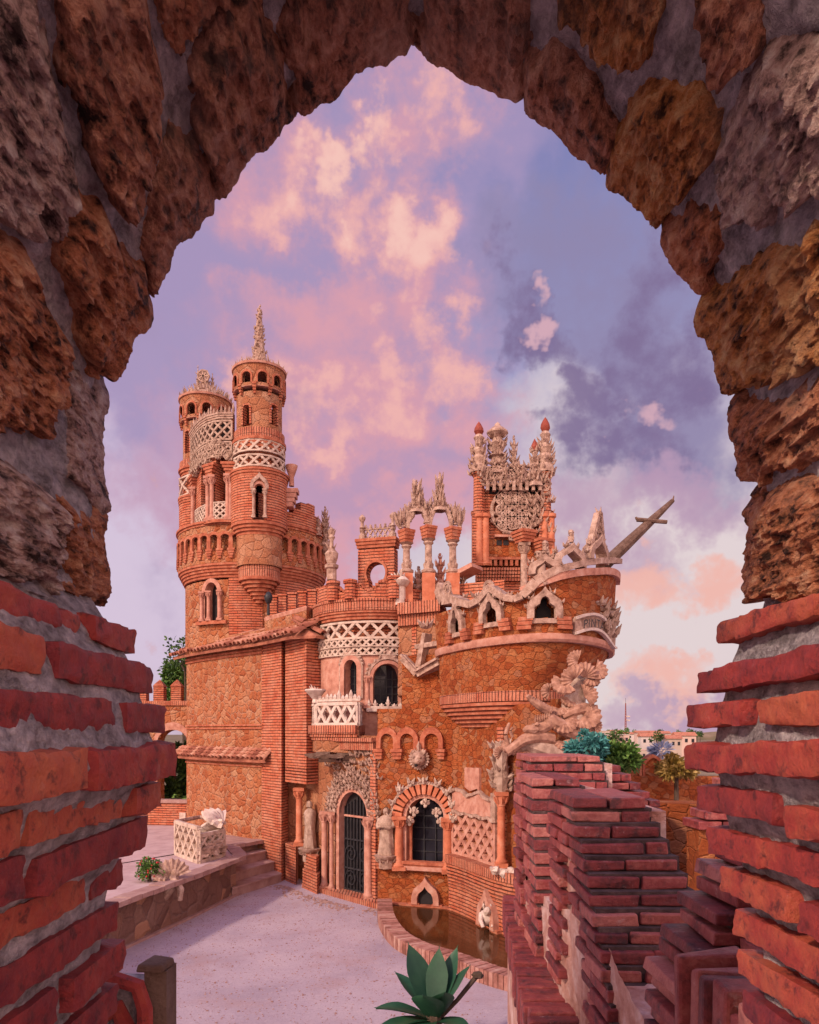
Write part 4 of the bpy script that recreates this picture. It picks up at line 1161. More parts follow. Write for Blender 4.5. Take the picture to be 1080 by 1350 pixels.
for x, z in ((0, .0), (-.3, -.24), (.3, -.24), (-.42, -.48), (.42, -.48)):
    mb = MB(); mb.blob(FA(wu + x, wz1 + z - .12, .02), .05, 4, 6)
    for q in range(4): mb.blob(FA(wu + x + .08 * math.cos(q * PI / 2), wz1 + z - .12 + .08 * math.sin(q * PI / 2), .02), (.055, .03, .055), 4, 6)
    tuft(mb, FA(wu + x, wz1 + z - .12, .03), 4, .13, .03, .6); mb.build('carved_cusp', m_cream, o)
for sx in (-.68, .68):
    mb = MB(); p = FA(wu + sx, 0, .1); column(mb, p[0], p[1], wz0 - .12, wz1 - .48, .115, 14); mb.build('window_column', m_terra, o)
for sx in (-.45, .47):
    mb = MB(); p = FA(wu + sx, 0, -.12); column(mb, p[0], p[1], wz0, wz1 - .5, .05, 10); mb.build('window_column', m_terra, o)
mb = MB(); wall(mb, FA, wu - .6, wu + .6, wz0 - .1, wz0, .2, .16, None, .5); mb.build('window_sill', m_rose, o, False)
# bands of the plinth
mb = MB()
for z0, z1, d in ((0, .12, .22), (.95, 1.03, .08), (1.04, 1.12, .12), (1.13, 1.21, .16)):
    wall(mb, FA, 0, ue + .3, z0, z1, .2, d, None, d + .1)
mb.build('plinth_course', m_ring, fac, False)
pl0, _ = uz(FA, 600, 1150)
mb = MB(); wall(mb, FA, pl0, FA.L, 0, .72, .15, .22); 
for k in range(6): wall(mb, FA, pl0, FA.L, .725 + .09 * k, .80 + .09 * k, .2, .24 + .015 * k, None, .1)
mb.build('curved_plinth', m_brick, fac)
mb = MB(); wall(mb, FA, pl0, FA.L, 1.27, 1.48, .2, .36, None, .4); mb.build('plinth_band', m_brick2, fac)
# blind arches
for px in (512, 538, 570):
    u, z0 = uz(FA, px, 992); _, z1 = uz(FA, px, 963)
    mb = MB(); ring(mb, FA, arch(.36, z0 + .1, z1 - .26, z1 - .08, 'round', 10, u), arch(.62, z0 + .1, z1 - .28, z1 + .08, 'round', 10, u), -.05, .1)
    for s in (-1, 1):
        for k in range(3): bar(mb, FA, (u + s * .25 - .13 + .02 * k, z0 + .05 - .09 * k), (u + s * .25 + .13 - .02 * k, z0 + .05 - .09 * k), .08, -.05, .14 - .03 * k)
    mb.build('blind_arch', m_ring, fac, False)
# niches in the plinth
for px, py0, py1, dd, ww in ((562, 1192, 1163, .02, .42), (645, 1222, 1180, .24, .42)):
    u, z0 = uz(FA, px, py0, dd); _, z1 = uz(FA, px, py1, dd)
    Mx = lambda uu, z, d=0, dd=dd: FA(uu, z, d + dd)
    mb = MB(); ring(mb, Mx, arch(ww, z0, z0 + .1, z1 - .1, 'ogee', 12, u), arch(ww + .3, z0, z0 + .1, z1 + .14, 'ogee', 12, u), -.04, .13); nn = mb.build('plinth_niche', m_rose, fac)
    pm = MB(); panel(pm, Mx, arch(ww, z0, z0 + .1, z1 - .1, 'ogee', 12, u), .012); pm.build('niche_painted_shade', m_dark, nn, False)  # no hollow here: a flat black sheet paints the niche shade
    mb = MB()
    for s in (-1, 1):
        mb = MB()
        for k in range(3): bar(mb, Mx, (u + s * (ww / 2 + .1) - .14, z0 - .02 - .085 * k), (u + s * (ww / 2 + .1) + .14, z0 - .02 - .085 * k), .086, -.02, .1 + .01 * k)
        mb.build('niche_foot', m_ring, nn, False)
# lattice panel and scroll plaque
ua, za0 = uz(FA, 600, 1132); ub, zb0 = uz(FA, 657, 1146)
_, za1 = uz(FA, 600, 1076); 
mb = MB(); lattice(mb, FA, ua, ub, 1.5, 2.62, .40, .10, -.01, .10, .09); mb.build('lattice_panel', m_rose, fac, False, 'square pink lattice panel of pierced diamonds')
mb = MB(); wall(mb, FA, ua, ub, 1.48, 2.65, .3, .015); mb.build('panel_backing', m_stone, fac)
_, zq0 = uz(FA, 625, 1074); _, zq1 = uz(FA, 625, 1046)
mb = MB(); m = 14
q = [(ua + (ub - ua) * k / m, zq0 + .03 * math.sin(k * 1.7)) for k in range(m + 1)] + [(ua + (ub - ua) * k / m, zq1 + .06 * math.sin(k * .9) + .02 * math.sin(k * 2.3)) for k in range(m, -1, -1)]
slab(mb, FA, q, -.02, .1); pq = mb.build('scroll_plaque', m_rose, fac, False, 'blank pink stone scroll above the lattice panel')
mb = MB()
for k in range(m):
    for off, sg in ((0, 1), (m + 1, 1)):
        bar(mb, FA, q[off + k], q[off + k + 1], .07, .05, .15 + .02 * math.sin(k))
mb.tube([FA(ub, zq0 - .05, .1), FA(ub, zq1 + .1, .1)], .09, 8); mb.build('rolled_edge', m_pale, pq, False)
u, z0 = uz(FA, 625, 1028)
mb = MB(); slab(mb, FA, [(u - .35, z0 - .2), (u - .1, z0 - .28), (u + .25, z0 - .2), (u + .38, z0 - .26), (u + .38, z0 + .3), (u - .35, z0 + .28)], -.02, .06); mb.build('small_plaque', m_rose, fac, False)
# quoin, column and carved capital at the right
u, _ = uz(FA, 664, 1100)
mb = MB(); wall(mb, FA, u - .12, u + .12, 1.4, 4.6, .12, .1, None, .2); mb.build('brick_quoin', m_brick, fac)
p = FA(uz(FA, 673, 1100)[0], 0, .25)
mb = MB(); column(mb, p[0], p[1], 1.55, 3.2, .09, 14); mb.build('wall_column', m_terra, fac)
mb = MB(); rn = random.Random(9)
for k in range(24): tuft(mb, (p[0] + rn.uniform(-.18, .2), p[1] + rn.uniform(-.1, .1), 3.2 + rn.uniform(0, 1.0)), 5, .2, .05, .5, rn)
mb.lathe((p[0], p[1], 3.15), [(.1, 0), (.18, .3), (.14, .7), (.2, 1.1)], 8); mb.build('leaf_capital', m_statue, fac)
mb = MB(); rn = random.Random(10)
mb.box((p[0], p[1] - .05, 1.5), (.5, .4, .1), jit=.04); 
for k in range(8): mb.blob((p[0] + rn.uniform(-.28, .3), p[1] - .2, 1.47 + rn.uniform(-.06, .05)), .1, 4, 6, .3)
mb.build('rough_sill', m_white, fac)
# V shaped moulding and leaning post beside the hull
VP = Path([XY(528, 20.0), XY(560, 19.6), XY(592, 18.9)])
q = lambda x, y: uz(VP, x, y)
mb = MB(); bar(mb, VP, q(533, 867), q(552, 888), .2, -.25, .12); bar(mb, VP, q(552, 888), q(582, 872), .2, -.25, .12); bar(mb, VP, q(533, 864), q(552, 885), .06, -.25, .2); bar(mb, VP, q(552, 885), q(582, 869), .06, -.25, .2)
mb.build('bracket_moulding', m_pale, fac, False)
mb = MB(); bar(mb, VP, q(553, 880), q(562, 835), .16, -.15, .1); tuft(mb, VP(*q(562, 828)), 8, .25, .06, .6); bar(mb, VP, q(548, 853), q(578, 848), .12, -.3, .05); mb.build('leaning_post', m_pale, fac, False)
# ------------------------------------------------------------------ stone ship on its corbel
def closed_smooth(pts, sub):
    P = [Vector(p) for p in pts]; n = len(P); out = []
    for i in range(n):
        p0, p1, p2, p3 = P[i - 1], P[i], P[(i + 1) % n], P[(i + 2) % n]
        for k in range(sub):
            t = k / sub
            out.append(0.5 * ((2 * p1) + (p2 - p0) * t + (2 * p0 - 5 * p1 + 4 * p2 - p3) * t * t + (3 * p1 - p0 - 3 * p2 + p3) * t ** 3))
    return out
RIM = [XY(577, 19.4), XY(603, 17.9), XY(640, 16.9), XY(690, 16.15), XY(740, 16.05), XY(778, 16.6), XY(800, 17.5), XY(806, 18.6), XY(795, 20.0), XY(720, 21.3), XY(610, 21.3)]
rim = closed_smooth([(x, y) for x, y in RIM], 6)
hc = Vector((XY(688, 18.4)[0], 18.4))
ship = thing('stone_ship', 'rounded prow of a stone ship with a pale gothic rail and wooden bowsprit', 'stone ship', (hc.x, hc.y, 4.2))
def ztop(x, y):
    return float(np.interp(CX + F * x / y, [577, 620, 690, 735, 780, 812], [7.42, 7.42, 7.5, 7.78, 8.02, 8.28]))
def hull_loop(fl, fr, z):
    o = []
    for p in rim:
        d = p - hc; t = min(1, max(0, (d.x + 1.0) / 2.6)); f = fl + (fr - fl) * t
        o.append((hc.x + d.x * f, hc.y + d.y * f, z))
    return o
def loft(mb, loops, vals=None):
    n = len(loops[0]); o = [p for l in loops for p in l]
    L = [0]
    for i in range(n): L.append(L[-1] + math.hypot(loops[0][(i + 1) % n][0] - loops[0][i][0], loops[0][(i + 1) % n][1] - loops[0][i][1]))
    fs, uv = [], []
    for k in range(len(loops) - 1):
        for i in range(n):
            j = (i + 1) % n
            fs.append((k * n + i, k * n + j, (k + 1) * n + j, (k + 1) * n + i))
            za, zb_ = loops[k][0][2], loops[k + 1][0][2]
            if vals: za, zb_ = vals[k], vals[k + 1]
            uv.append([(L[i], za), (L[i + 1], za), (L[i + 1], zb_), (L[i], zb_)])
    mb.add(o, fs, uv)
mb = MB()
loft(mb, [hull_loop(.95, .66, 5.4), hull_loop(.965, .74, 5.65), hull_loop(.98, .82, 5.95), hull_loop(.985, .9, 6.2), hull_loop(.985, .975, 6.47)]); mb.build('hull', m_hull, ship)
mb = MB()
loft(mb, [hull_loop(.96, .66, 5.40), hull_loop(.975, .68, 5.403), hull_loop(.975, .68, 5.18), hull_loop(.94, .64, 5.17)], [5.4, 5.4, 5.18, 5.17]); mb.build('corbel_band', m_brick2, ship)
mb = MB()
for k in range(10):
    f = .965 - .035 * k - .002 * k * k; z = 5.17 - .095 * k
    loft(mb, [hull_loop(f - .05, f * .68 - .03, z), hull_loop(f, f * .68, z - .012), hull_loop(f, f * .68, z - .08), hull_loop(f - .05, f * .68 - .03, z - .083), hull_loop(f - .05, f * .68 - .03, z - .095)])
mb.build('stepped_corbel', m_ring, ship)
HP = Path(rim[0:7 * 6 + 2])
HP.smooth = True
M1 = lambda u, z, d=0: HP(u, z, d + .02 + .10 * max(0, z - 6.5) / 1.8)
M1.lim = HP.lim
us = lin(0, HP.L, 110)
wins = []
for px, py0, py1 in ((607, 834, 806), (652, 821, 795), (718, 816, 789)):
    u, z0 = uz(HP, px, py0); _, z1 = uz(HP, px, py1); wins.append((u, z0, z1))
hol = [arch(.40, z0, z0 + .14, z1 + .02, 'tre', 12, u) for u, z0, z1 in wins]
mb = MB()
NZ = 26
zt = [ztop(*HP(u, 0)[:2]) for u in us]
pts = [M1(us[i], 6.5 + (zt[i] - 6.5) * k / NZ) for k in range(NZ + 1) for i in range(len(us))]
fs, uv = [], []
for k in range(NZ):
    for i in range(len(us) - 1):
        um = (us[i] + us[i + 1]) / 2; zm = 6.5 + (zt[i] - 6.5) * (k + .5) / NZ
        if any(inside(h, um, zm) for h in hol): continue
        m = len(us); fs.append((k * m + i, k * m + i + 1, (k + 1) * m + i + 1, (k + 1) * m + i))
        zz = [6.5 + (zt[a] - 6.5) * b / NZ for a, b in ((i, k), (i + 1, k), (i + 1, k + 1), (i, k + 1))]
        uv.append([(us[i], zz[0]), (us[i + 1], zz[1]), (us[i + 1], zz[2]), (us[i], zz[3])])
mb.add(pts, fs, uv)
m = len(us)
pts = [M1(us[i], zt[i], dd) for dd in (0, -.3) for i in range(m)] + [M1(us[i], 6.5, -.3) for i in range(m)]
mb.add(pts, [(i, i + 1, m + i + 1, m + i) for i in range(m - 1)] + [(m + i, m + i + 1, 2 * m + i + 1, 2 * m + i) for i in range(m - 1)])
mb.build('bulwark', m_hull, ship)
mb = MB()
loft(mb, [hull_loop(.97, .97, 6.40), hull_loop(1.02, 1.02, 6.405), hull_loop(1.035, 1.04, 6.46), hull_loop(1.035, 1.04, 6.56), hull_loop(1.0, 1.0, 6.60)]); mb.build('hull_ledge', m_rose, ship)
mb = MB(); loft(mb, [hull_loop(.95, .95, 6.7), hull_loop(.05, .05, 6.72)]); mb.build('deck', m_stone, ship)
mb = MB()
for i in range(m - 1):
    if CX + F * HP(us[i], 0)[0] / HP(us[i], 0)[1] > 690:
        bar(mb, M1, (us[i], zt[i] - .02), (us[i + 1], zt[i + 1] - .02), .15, -.3, .10)
mb.build('rail_coping', m_rose, ship, False)
for (u, z0, z1), h in zip(wins, hol):
    mb = MB(); ring(mb, M1, h, arch(.40 + .26, z0, z0 + .14, z1 + .22, 'ogee', 12, u), -.02, .12)
    wo = mb.build('trefoil_window', m_pale, ship, True)
    mb = MB(); panel(mb, M1, h, -.25); mb.build('window_painted_shade', m_dark, wo, False)  # black panel at the back paints the shade inside the opening
    for s in (-1, 1):
        mb = MB()
        for k in range(3): bar(mb, M1, (u + s * (.36 + .02 * k) - .14, z0 - .0 - .09 * k), (u + s * (.36 + .02 * k) + .14, z0 - .0 - .09 * k), .078, -.03, .12)
        mb.build('brick_foot', m_ring, wo, False)
    mb = MB(); bar(mb, M1, (u - .36, z0 - .05), (u + .36, z0 - .05), .1, -.1, .07, 4); mb.build('window_sill', m_pale, wo, False)
    mb = MB()
    for t in (.15, .35, .5, .65, .85):
        i = int(t * 14); oo = arch(.40 + .30, z0, z0 + .14, z1 + .26, 'ogee', 12, u)[i]; tuft(mb, M1(oo[0], oo[1], .06), 4, .1, .03, .6)
    mb.build('crocket', m_pale, wo, False)
def pz(px, py):
    u, z = uz(HP, px, py); return u, z
# pale wavy rail along the top of the bulwark
mb = MB()
line = [(586, 775, 30), (592, 792, 20), (603, 790, 16), (614, 795, 13), (627, 798, 12), (638, 792, 12), (647, 782, 13), (652, 776, 12), (660, 782, 11), (670, 789, 11), (682, 791, 11), (692, 787, 12), (700, 778, 14), (708, 768, 16), (716, 762, 14), (730, 754, 12), (745, 749, 11), (762, 744, 10), (780, 741, 10), (798, 740, 10), (808, 741, 8)]
for (x0, y0, w0), (x1, y1, w1) in zip(line, line[1:]):
    for k in range(3):
        a = (x0 + (x1 - x0) * k / 3, y0 + (y1 - y0) * k / 3); b = (x0 + (x1 - x0) * (k + 1) / 3, y0 + (y1 - y0) * (k + 1) / 3)
        bar(mb, M1, pz(*a), pz(*b), (w0 + w1) / 2 * .0125, -.16, .12)
scroll(mb, M1, *pz(648, 776), .16, .0, 1.4, .07, 1); scroll(mb, M1, *pz(596, 778), .2, .0, 1.5, .08, -1)
for px in (620, 632, 664, 676, 688): tuft(mb, M1(*pz(px, 788), .05), 4, .12, .04, .8)
rl = mb.build('gothic_rail', m_pale, ship, False, 'pale wavy carved rail rising to the bow')
for px, py0, py1, ww in ((718, 758, 742, .34), (748, 747, 728, .46), (781, 741, 716, .56)):
    u, z0 = pz(px, py0); _, z1 = pz(px, py1)
    mb = MB(); ring(mb, M1, arch(ww, z0, z0 + .05, z1, 'ogee', 14, u), arch(ww + .26, z0 - .02, z0 + .05, z1 + .16, 'ogee', 14, u), -.16, .10)
    oo = arch(ww + .3, z0, z0 + .05, z1 + .2, 'ogee', 14, u)
    for i in range(2, len(oo) - 2, 2): tuft(mb, M1(oo[i][0], oo[i][1], 0), 4, .11, .035, .9)
    p = M1(u, z1 + .18); mb.tube([p, (p[0], p[1], p[2] + .22)], [.06, .02], 5); mb.blob((p[0], p[1], p[2] + .2), .07, 4, 6)
    if ww > .5:
        q2 = M1(u, z1 + .36); 
        for s in (-1, 1): bar(mb, M1, (u + s * .36, z0 + .1), (u + s * .03, z1 + .62), .09, -.1, .04, 4)
        for k in range(5):
            for s in (-1, 1): tuft(mb, M1(u + s * (.34 - .07 * k), z0 + .2 + .13 * k), 3, .1, .03, .8)
        p = M1(u, z1 + .6); mb.blob(p, .08, 4, 6); tuft(mb, p, 4, .12, .03, 1)
    mb.build('pierced_gable', m_pale, rl, False)
# bowsprit
a, b = Vector(W(798, 744, 17.6)), Vector(W(887, 660, 18.6))
mb = MB(); mb.tube([a - (b - a) * .06, a + (b - a) * .3, a + (b - a) * .7, b], [.15, .135, .10, .055], 9); mb.tube([b, b + Vector((.03, 0, .12))], [.03, .012], 5)
bs = mb.build('bowsprit', m_wood, ship, True, 'long tapering weathered wooden spar')
c = a + (b - a) * .66
mb = MB(); mb.tube([c + Vector((-.36, -.1, .02)), c + Vector((.36, -.1, -.04))], [.055, .05], 7); mb.tube([c + Vector((-.36, -.1, .02)), c + Vector((-.38, -.1, .08))], .03, 5); mb.build('cross_spar', m_wood, bs)
# name scroll on the bow
u0, z0 = pz(753, 829); u1, z1 = pz(805, 834)
u1 = min(u1, u0 + 2.4)
mb = MB(); m = 16; top, bot = [], []
for k in range(m + 1):
    t = k / m; u = u0 + (u1 - u0) * t; zc_ = z0 + .16 * math.sin(t * 5.2) * (1 - .3 * t) + .04
    top.append((u, zc_ + .17)); bot.append((u, zc_ - .15))
slab(mb, M1, bot + top[::-1], .0, .09)
sc = mb.build('name_scroll', m_pale, ship, False, 'carved scroll with the ship name on the bow')
for ed_ in (top, bot):
    mb = MB()
    for k in range(m): bar(mb, M1, ed_[k], ed_[k + 1], .055, .05, .14)
    mb.build('scroll_border', m_white, sc, False)
def lettering(name, txt, size, M, u, zf, d0, d1, mat, parent, space=1.0):
    cu = bpy.data.curves.new(name, 'FONT'); cu.body = txt; cu.size = size; cu.space_character = space
    to = bpy.data.objects.new(name, cu); COL.objects.link(to)
    dg = bpy.context.evaluated_depsgraph_get(); dg.update()
    me = to.evaluated_get(dg).to_mesh()
    vs_ = [v.co.copy() for v in me.vertices]; fs = [tuple(p.vertices) for p in me.polygons]
    to.evaluated_get(dg).to_mesh_clear(); bpy.data.objects.remove(to); bpy.data.curves.remove(cu)
    mb = MB(); mb.add([M(u + v.x, zf(u + v.x) + v.y, d1) for v in vs_], fs)
    return mb.build(name, mat, parent, False)
zf = lambda u: float(np.interp(u, [p[0] for p in bot], [p[1] for p in bot])) + .04
lettering('ship_name', 'PINTA', .27, M1, u0 + .22, zf, 0, .11, m_iron, sc, 1.15)
mb = MB(); rn = random.Random(12)
for k in range(34):
    u, z = pz(rn.uniform(790, 805), rn.uniform(797, 838)); tuft(mb, M1(u + rn.uniform(-.3, .5), z, .05), 4, .2, .06, .4, rn)
mb.build('figurehead_carving', m_statue, ship, False)

# ------------------------------------------------------------------ gothic tower behind the ship
gx, gy = XY(676, 24.0)
zg = lambda y: CZ + (HY - y) * .0228
got = thing('gothic_tower', 'square brick gothic tower with red tipped pinnacles and a lacy stone rose', 'castle tower', (gx, gy, 7), 'towers of the castle')
S = .0235
mb = MB(); mb.prism([(gx - 46 * S, gy - .9), (gx + 44 * S, gy - .9), (gx + 44 * S, gy + 1.2), (gx - 46 * S, gy + 1.2)], 7.0, zg(640)); mb.build('tower_body', m_brick, got)
G = Path([(gx - 46 * S, gy - .9), (gx + 44 * S, gy - .9)])
gu = lambda px: uz(G, px, 700)[0]
mb = MB(); wall(mb, G, gu(640), gu(722), zg(748), zg(708), .2, .03); mb.build('rubble_panel', m_hull, got)
mb = MB()
for k in range(4): wall(mb, G, -.15, G.L + .15, zg(764) + .1 * k, zg(764) + .085 + .1 * k, .3, .1 + .03 * k, None, .3)
mb.build('brick_band', m_brick2, got, False)
mb = MB()
for k in range(14): bar(mb, G, (.1 + k * .16, zg(764) + .44), (.1 + k * .16, zg(764) + .62), .09, .05, .2)
wall(mb, G, -.1, G.L * .7, zg(764) + .62, zg(764) + .7, .3, .22, None, .3)
mb.build('dentil_band', m_ring, got, False)
for px in (632, 640.5, 718, 727):
    mb = MB(); x, y = XY(px, gy - 1.05); mb.lathe((x, y, 0), [(.13, zg(745)), (.15, zg(742)), (.11, zg(740)), (.1, zg(682)), (.15, zg(680)), (.15, zg(676))], 12); mb.build('twin_shaft', m_terra, got)
for px, ytip, hw in ((631.5, 551, 8), (719, 545, 8)):
    x, y = XY(px, gy - .95)
    mb = MB(); mb.box((x, y, (zg(745) + zg(676)) / 2), (.42, .3, zg(676) - zg(745))); mb.lathe((x, y, 0), [(.24, zg(676)), (.26, zg(672)), (.18, zg(670)), (.17, zg(625)), (.24, zg(622)), (.24, zg(616))], 8, rot=.4)
    bt = mb.build('corner_buttress', m_brick, got)
    mb = MB(); pz0 = zg(620); H = zg(ytip) - pz0
    mb.lathe((x, y, pz0), [(.28, 0), (.26, H * .12), (.2, H * .16), (.22, H * .28), (.16, H * .34), (.2, H * .44), (.12, H * .5), (.12, H * .62), (.17, H * .68), (.1, H * .74)], 8)
    rn = random.Random(int(px))
    for k in range(60):
        t = rn.random(); g = rn.uniform(0, 2 * PI); rr = .26 * (1 - t * .55)
        petal(mb, (x + rr * math.cos(g), y + rr * math.sin(g), pz0 + H * .75 * t - .3), (math.cos(g), math.sin(g), rn.uniform(.3, 1.2)), .17, .04, .5)
    mb.build('carved_pinnacle', m_pale, bt, False)
    mb = MB(); mb.lathe((x, y, pz0), [(.0, H * .72), (.1, H * .74), (.15, H * .8), (.13, H * .87), (.06, H * .95), (0, H)], 10); mb.build('clay_tip', m_redtip, bt)
x, y = XY(705, gy - 1.0)
mb = MB(); pinnacle(mb, x, y, zg(640), zg(578) - zg(640), .3, 5, 5, False, 8); mb.build('carved_pinnacle', m_pale, got, False)
mb = MB(); mb.lathe((x, y, zg(592)), [(0, 0), (.1, .02), (.13, .12), (.05, .3), (0, .4)], 8); mb.build('clay_tip', m_redtip, got)
x, y = XY(656, gy - .8)
mb = MB(); z0 = zg(622); H = zg(549) - z0
mb.lathe((x, y, z0), [(.42, 0), (.32, H * .1), (.2, H * .2), (.2, H * .34), (.3, H * .36), (.16, H * .44), (.24, H * .54), (.3, H * .58), (.17, H * .64), (.15, H * .7), (.26, H * .74), (.33, H * .78), (.33, H * .81), (.2, H * .88), (.1, H * .92), (.08, H * .96), (0, H)], 10)
rn = random.Random(77)
for k in range(60):
    t = rn.random(); g = rn.uniform(0, 2 * PI); rr = .3 - .08 * t
    petal(mb, (x + rr * .8 * math.cos(g), y + rr * .8 * math.sin(g), z0 + H * .75 * t), (math.cos(g), math.sin(g), rn.uniform(.2, 1)), .16, .04, .5)
mb.build('lantern_finial', m_pale, got, False)
x, y = XY(677.5, gy - .8); mb = MB(); pinnacle(mb, x, y, zg(625), zg(568) - zg(625), .22, 5, 5, True, 14); mb.build('carved_pinnacle', m_pale, got, False)
x, y = XY(690, gy - .8); mb = MB(); pinnacle(mb, x, y, zg(634), zg(612) - zg(634), .14, 3, 4, True, 15); mb.build('carved_pinnacle', m_pale, got, False)
mb = MB(); rn = random.Random(31)                      # lacy canopy
for k in range(8): rosette(mb, G, gu(642 + 10.5 * k), zg(626 + rn.uniform(-10, 6) + abs(k - 3) * 2.2), .22, .2, 6, .045)
for k in range(55):
    px = rn.uniform(636, 718); tuft(mb, G(gu(px), zg(rn.uniform(606 + abs(px - 660) * .25, 640)), .2), 4, .18, .045, .5, rn)
for k in range(9): bar(mb, G, (gu(642 + 8.5 * k), zg(634)), (gu(642 + 8.5 * k), zg(646)), .09, .1, .3)
mb.build('lace_canopy', m_pale, got, False)
mb = MB(); wall(mb, G, gu(645), gu(712), zg(647), zg(634), .3, .02); mb.build('canopy_painted_shade', m_dark, got)  # flat dark sheet on the wall paints the shade under the canopy
mb = MB()
for k in range(9): rosette(mb, G, gu(662 + 13 * (k % 3)), zg(655 + 16 * (k // 3)), .21, .12, 7, .05)
R0 = gu(676); 
for k in range(20):
    a0, a1 = 2 * PI * k / 20, 2 * PI * (k + 1) / 20
    bar(mb, G, (R0 + .66 * math.cos(a0), zg(671) + .68 * math.sin(a0)), (R0 + .66 * math.cos(a1), zg(671) + .68 * math.sin(a1)), .09, .02, .16)
for k in range(30):
    a, rr = rn.uniform(0, 2 * PI), .95 * rn.random() ** .5
    tuft(mb, G(R0 + .12 + rr * math.cos(a), zg(672) + rr * math.sin(a), .1), 4, .15, .04, .4, rn)
mb.build('lace_rose', m_pale, got, False)
mb = MB(); rn = random.Random(32)
for k in range(32): tuft(mb, G(gu(rn.uniform(698, 728)), zg(rn.uniform(650, 705)), .15), 4, .2, .05, .5, rn)
mb.build('side_carving', m_pale, got, False)
mb = MB()
for px in (658, 667): 
    bar(mb, G, (gu(px), zg(716)), (gu(px), zg(709)), .16, .01, .05)
mb.build('opening_shade_block', m_dark, got, False)  # black blocks on the wall face paint the shade of two openings
mb = MB(); wall(mb, G, gu(652), gu(690), zg(706), zg(703), .3, .16, None, .2); mb.build('stone_shelf', m_rose, got, False)
for px, yb_, yt_, rr in ((691, 782, 714, .1), (714, 770, 726, .12)):
    x, y = XY(px, 21.5); zz = lambda q: CZ + (HY - q) * .0213
    mb = MB(); column(mb, x, y, zz(yb_), zz(yt_), rr, 12); po = mb.build('porch_column', m_pale, got)
    mb = MB()
    for k in range(4): mb.box((x, y, zz(yt_) + .05 + .085 * k), (.34 + .06 * k, .4 + .06 * k, .08), .5)
    mb.build('stepped_capital', m_ring, po, False)
mb = MB(); mb.prism([XY(606, 21.2), XY(665, 20.6), XY(665, 22.5), XY(606, 22.5)], 7.0, CZ + (HY - 768) * .021); mb.build('porch_block', m_brick, got)
mb = MB(); q = Path([XY(600, 21.2), XY(625, 20.9)]); bar(mb, q, uz(q, 601, 757), uz(q, 624, 745), .12, -.6, .1); mb.build('sloped_coping', m_rose, got, False)

# ------------------------------------------------------------------ open arcade of three columns with leafy arches
AY = 21.2
za = lambda y: CZ + (HY - y) * AY / F
arc_ = thing('column_arcade', 'three pale columns carrying two open leafy gothic arches against the sky', 'arcade', (*XY(566, AY), za(797)))
AP = Path([XY(500, AY), XY(640, AY)])
au = lambda px: (px - 500) * AY / F
for px, yb, yt in ((536, 790, 716), (565, 795, 711), (597, 796, 713)):
    x, y = XY(px, AY)
    mb = MB(); mb.lathe((x, y, 0), [(.17, za(797)), (.17, za(756)), (.2, za(755)), (.2, za(752)), (.13, za(750)), (.15, za(744)), (.1, za(741)), (.095, za(yt + 8)), (.15, za(yt + 5)), (.12, za(yt + 3)), (.2, za(yt))], 14)
    for k in range(10): tuft(mb, (x, y - .05, za(752 - 2 * (k % 4))), 4, .15, .04, .8)
    ob = mb.build('column', m_pale, arc_)
    mb = MB(); mb.box((x, y - .02, (za(797) + za(757)) / 2), (.36, .36, za(757) - za(797))); mb.build('column_pedestal', m_terra, ob, False)
    mb = MB()
    for k in range(4): mb.box((x, y, za(yt) + .045 + .093 * k), (.27 + .03 * k, .27 + .03 * k, .085), .6, jit=.006)
    mb.build('brick_capital', m_ring, ob, False)
def leafarch(mb, x0, x1, yspring, yapex, half=0, w_=.10):
    n = 9
    for s in (0, 1):
        pr = None
        if half and s == 1: break
        for k in range(n + 1):
            t = k / n; e = 1 - (1 - t) ** 1.9
            xm = (x0 + x1) / 2
            x = (x0 + (xm - x0) * (t ** 1.7)) if s == 0 else (x1 + (xm - x1) * (t ** 1.7))
            q = (au(x), za(yspring + (yapex - yspring) * e))
            if pr:
                bar(mb, AP, pr, q, w_, -.08, .08); tuft(mb, AP(q[0], q[1] + .08, .03), 4, .11, .03, 1.0)
            pr = q
for x0, x1 in ((538, 563), (567, 595)):
    mb = MB(); leafarch(mb, x0, x1, 697, 668); mb.build('leafy_arch', m_pale, arc_, False)
def spray(px, y0, y1, w_, seed):
    mb = MB(); x, y = XY(px, AY); pinnacle(mb, x, y, za(y0), za(y1) - za(y0), w_, 6, 6, True, seed)
    rn = random.Random(seed)
    for k in range(16):
        t = rn.random(); g = rn.uniform(0, 2 * PI); h = za(y0) + (za(y1) - za(y0)) * t * .85
        petal(mb, (x + w_ * .3 * math.cos(g), y + w_ * .3 * math.sin(g), h), (math.cos(g), math.sin(g), 1.6), .3 * (1.1 - .5 * t), .045, .5)
    return mb.build('leafy_pinnacle', m_pale, arc_, False)
for i, (px, y0, y1, w_) in enumerate(((549, 676, 633, .20), (580, 674, 628, .21), (563.5, 690, 661, .12), (533, 695, 678, .07), (540, 688, 672, .07), (600, 692, 669, .07), (606, 696, 674, .07), (528, 697, 684, .06))): spray(px, y0, y1, w_, 50 + i)
for px, y0, y1, w_ in ((580, 797, 727, .3), (552, 795, 744, .32), (545, 797, 770, .22), (590, 797, 765, .2), (610, 797, 752, .25), (573, 797, 770, .2)):
    mb = MB(); x, y = XY(px, AY + .3); pinnacle(mb, x, y, za(y0), za(y1) - za(y0), w_, 5, 5, True, int(px)); mb.build('carved_finial', m_pale if px != 580 else m_rose, arc_, False)
mb = MB(); lattice(mb, AP, au(567), au(595), za(795), za(765), .34, .06, -.1, -.02, .0, False); mb.build('stone_lattice', m_pale, arc_, False)
mb = MB(); x, y = XY(526.5, AY - .2)
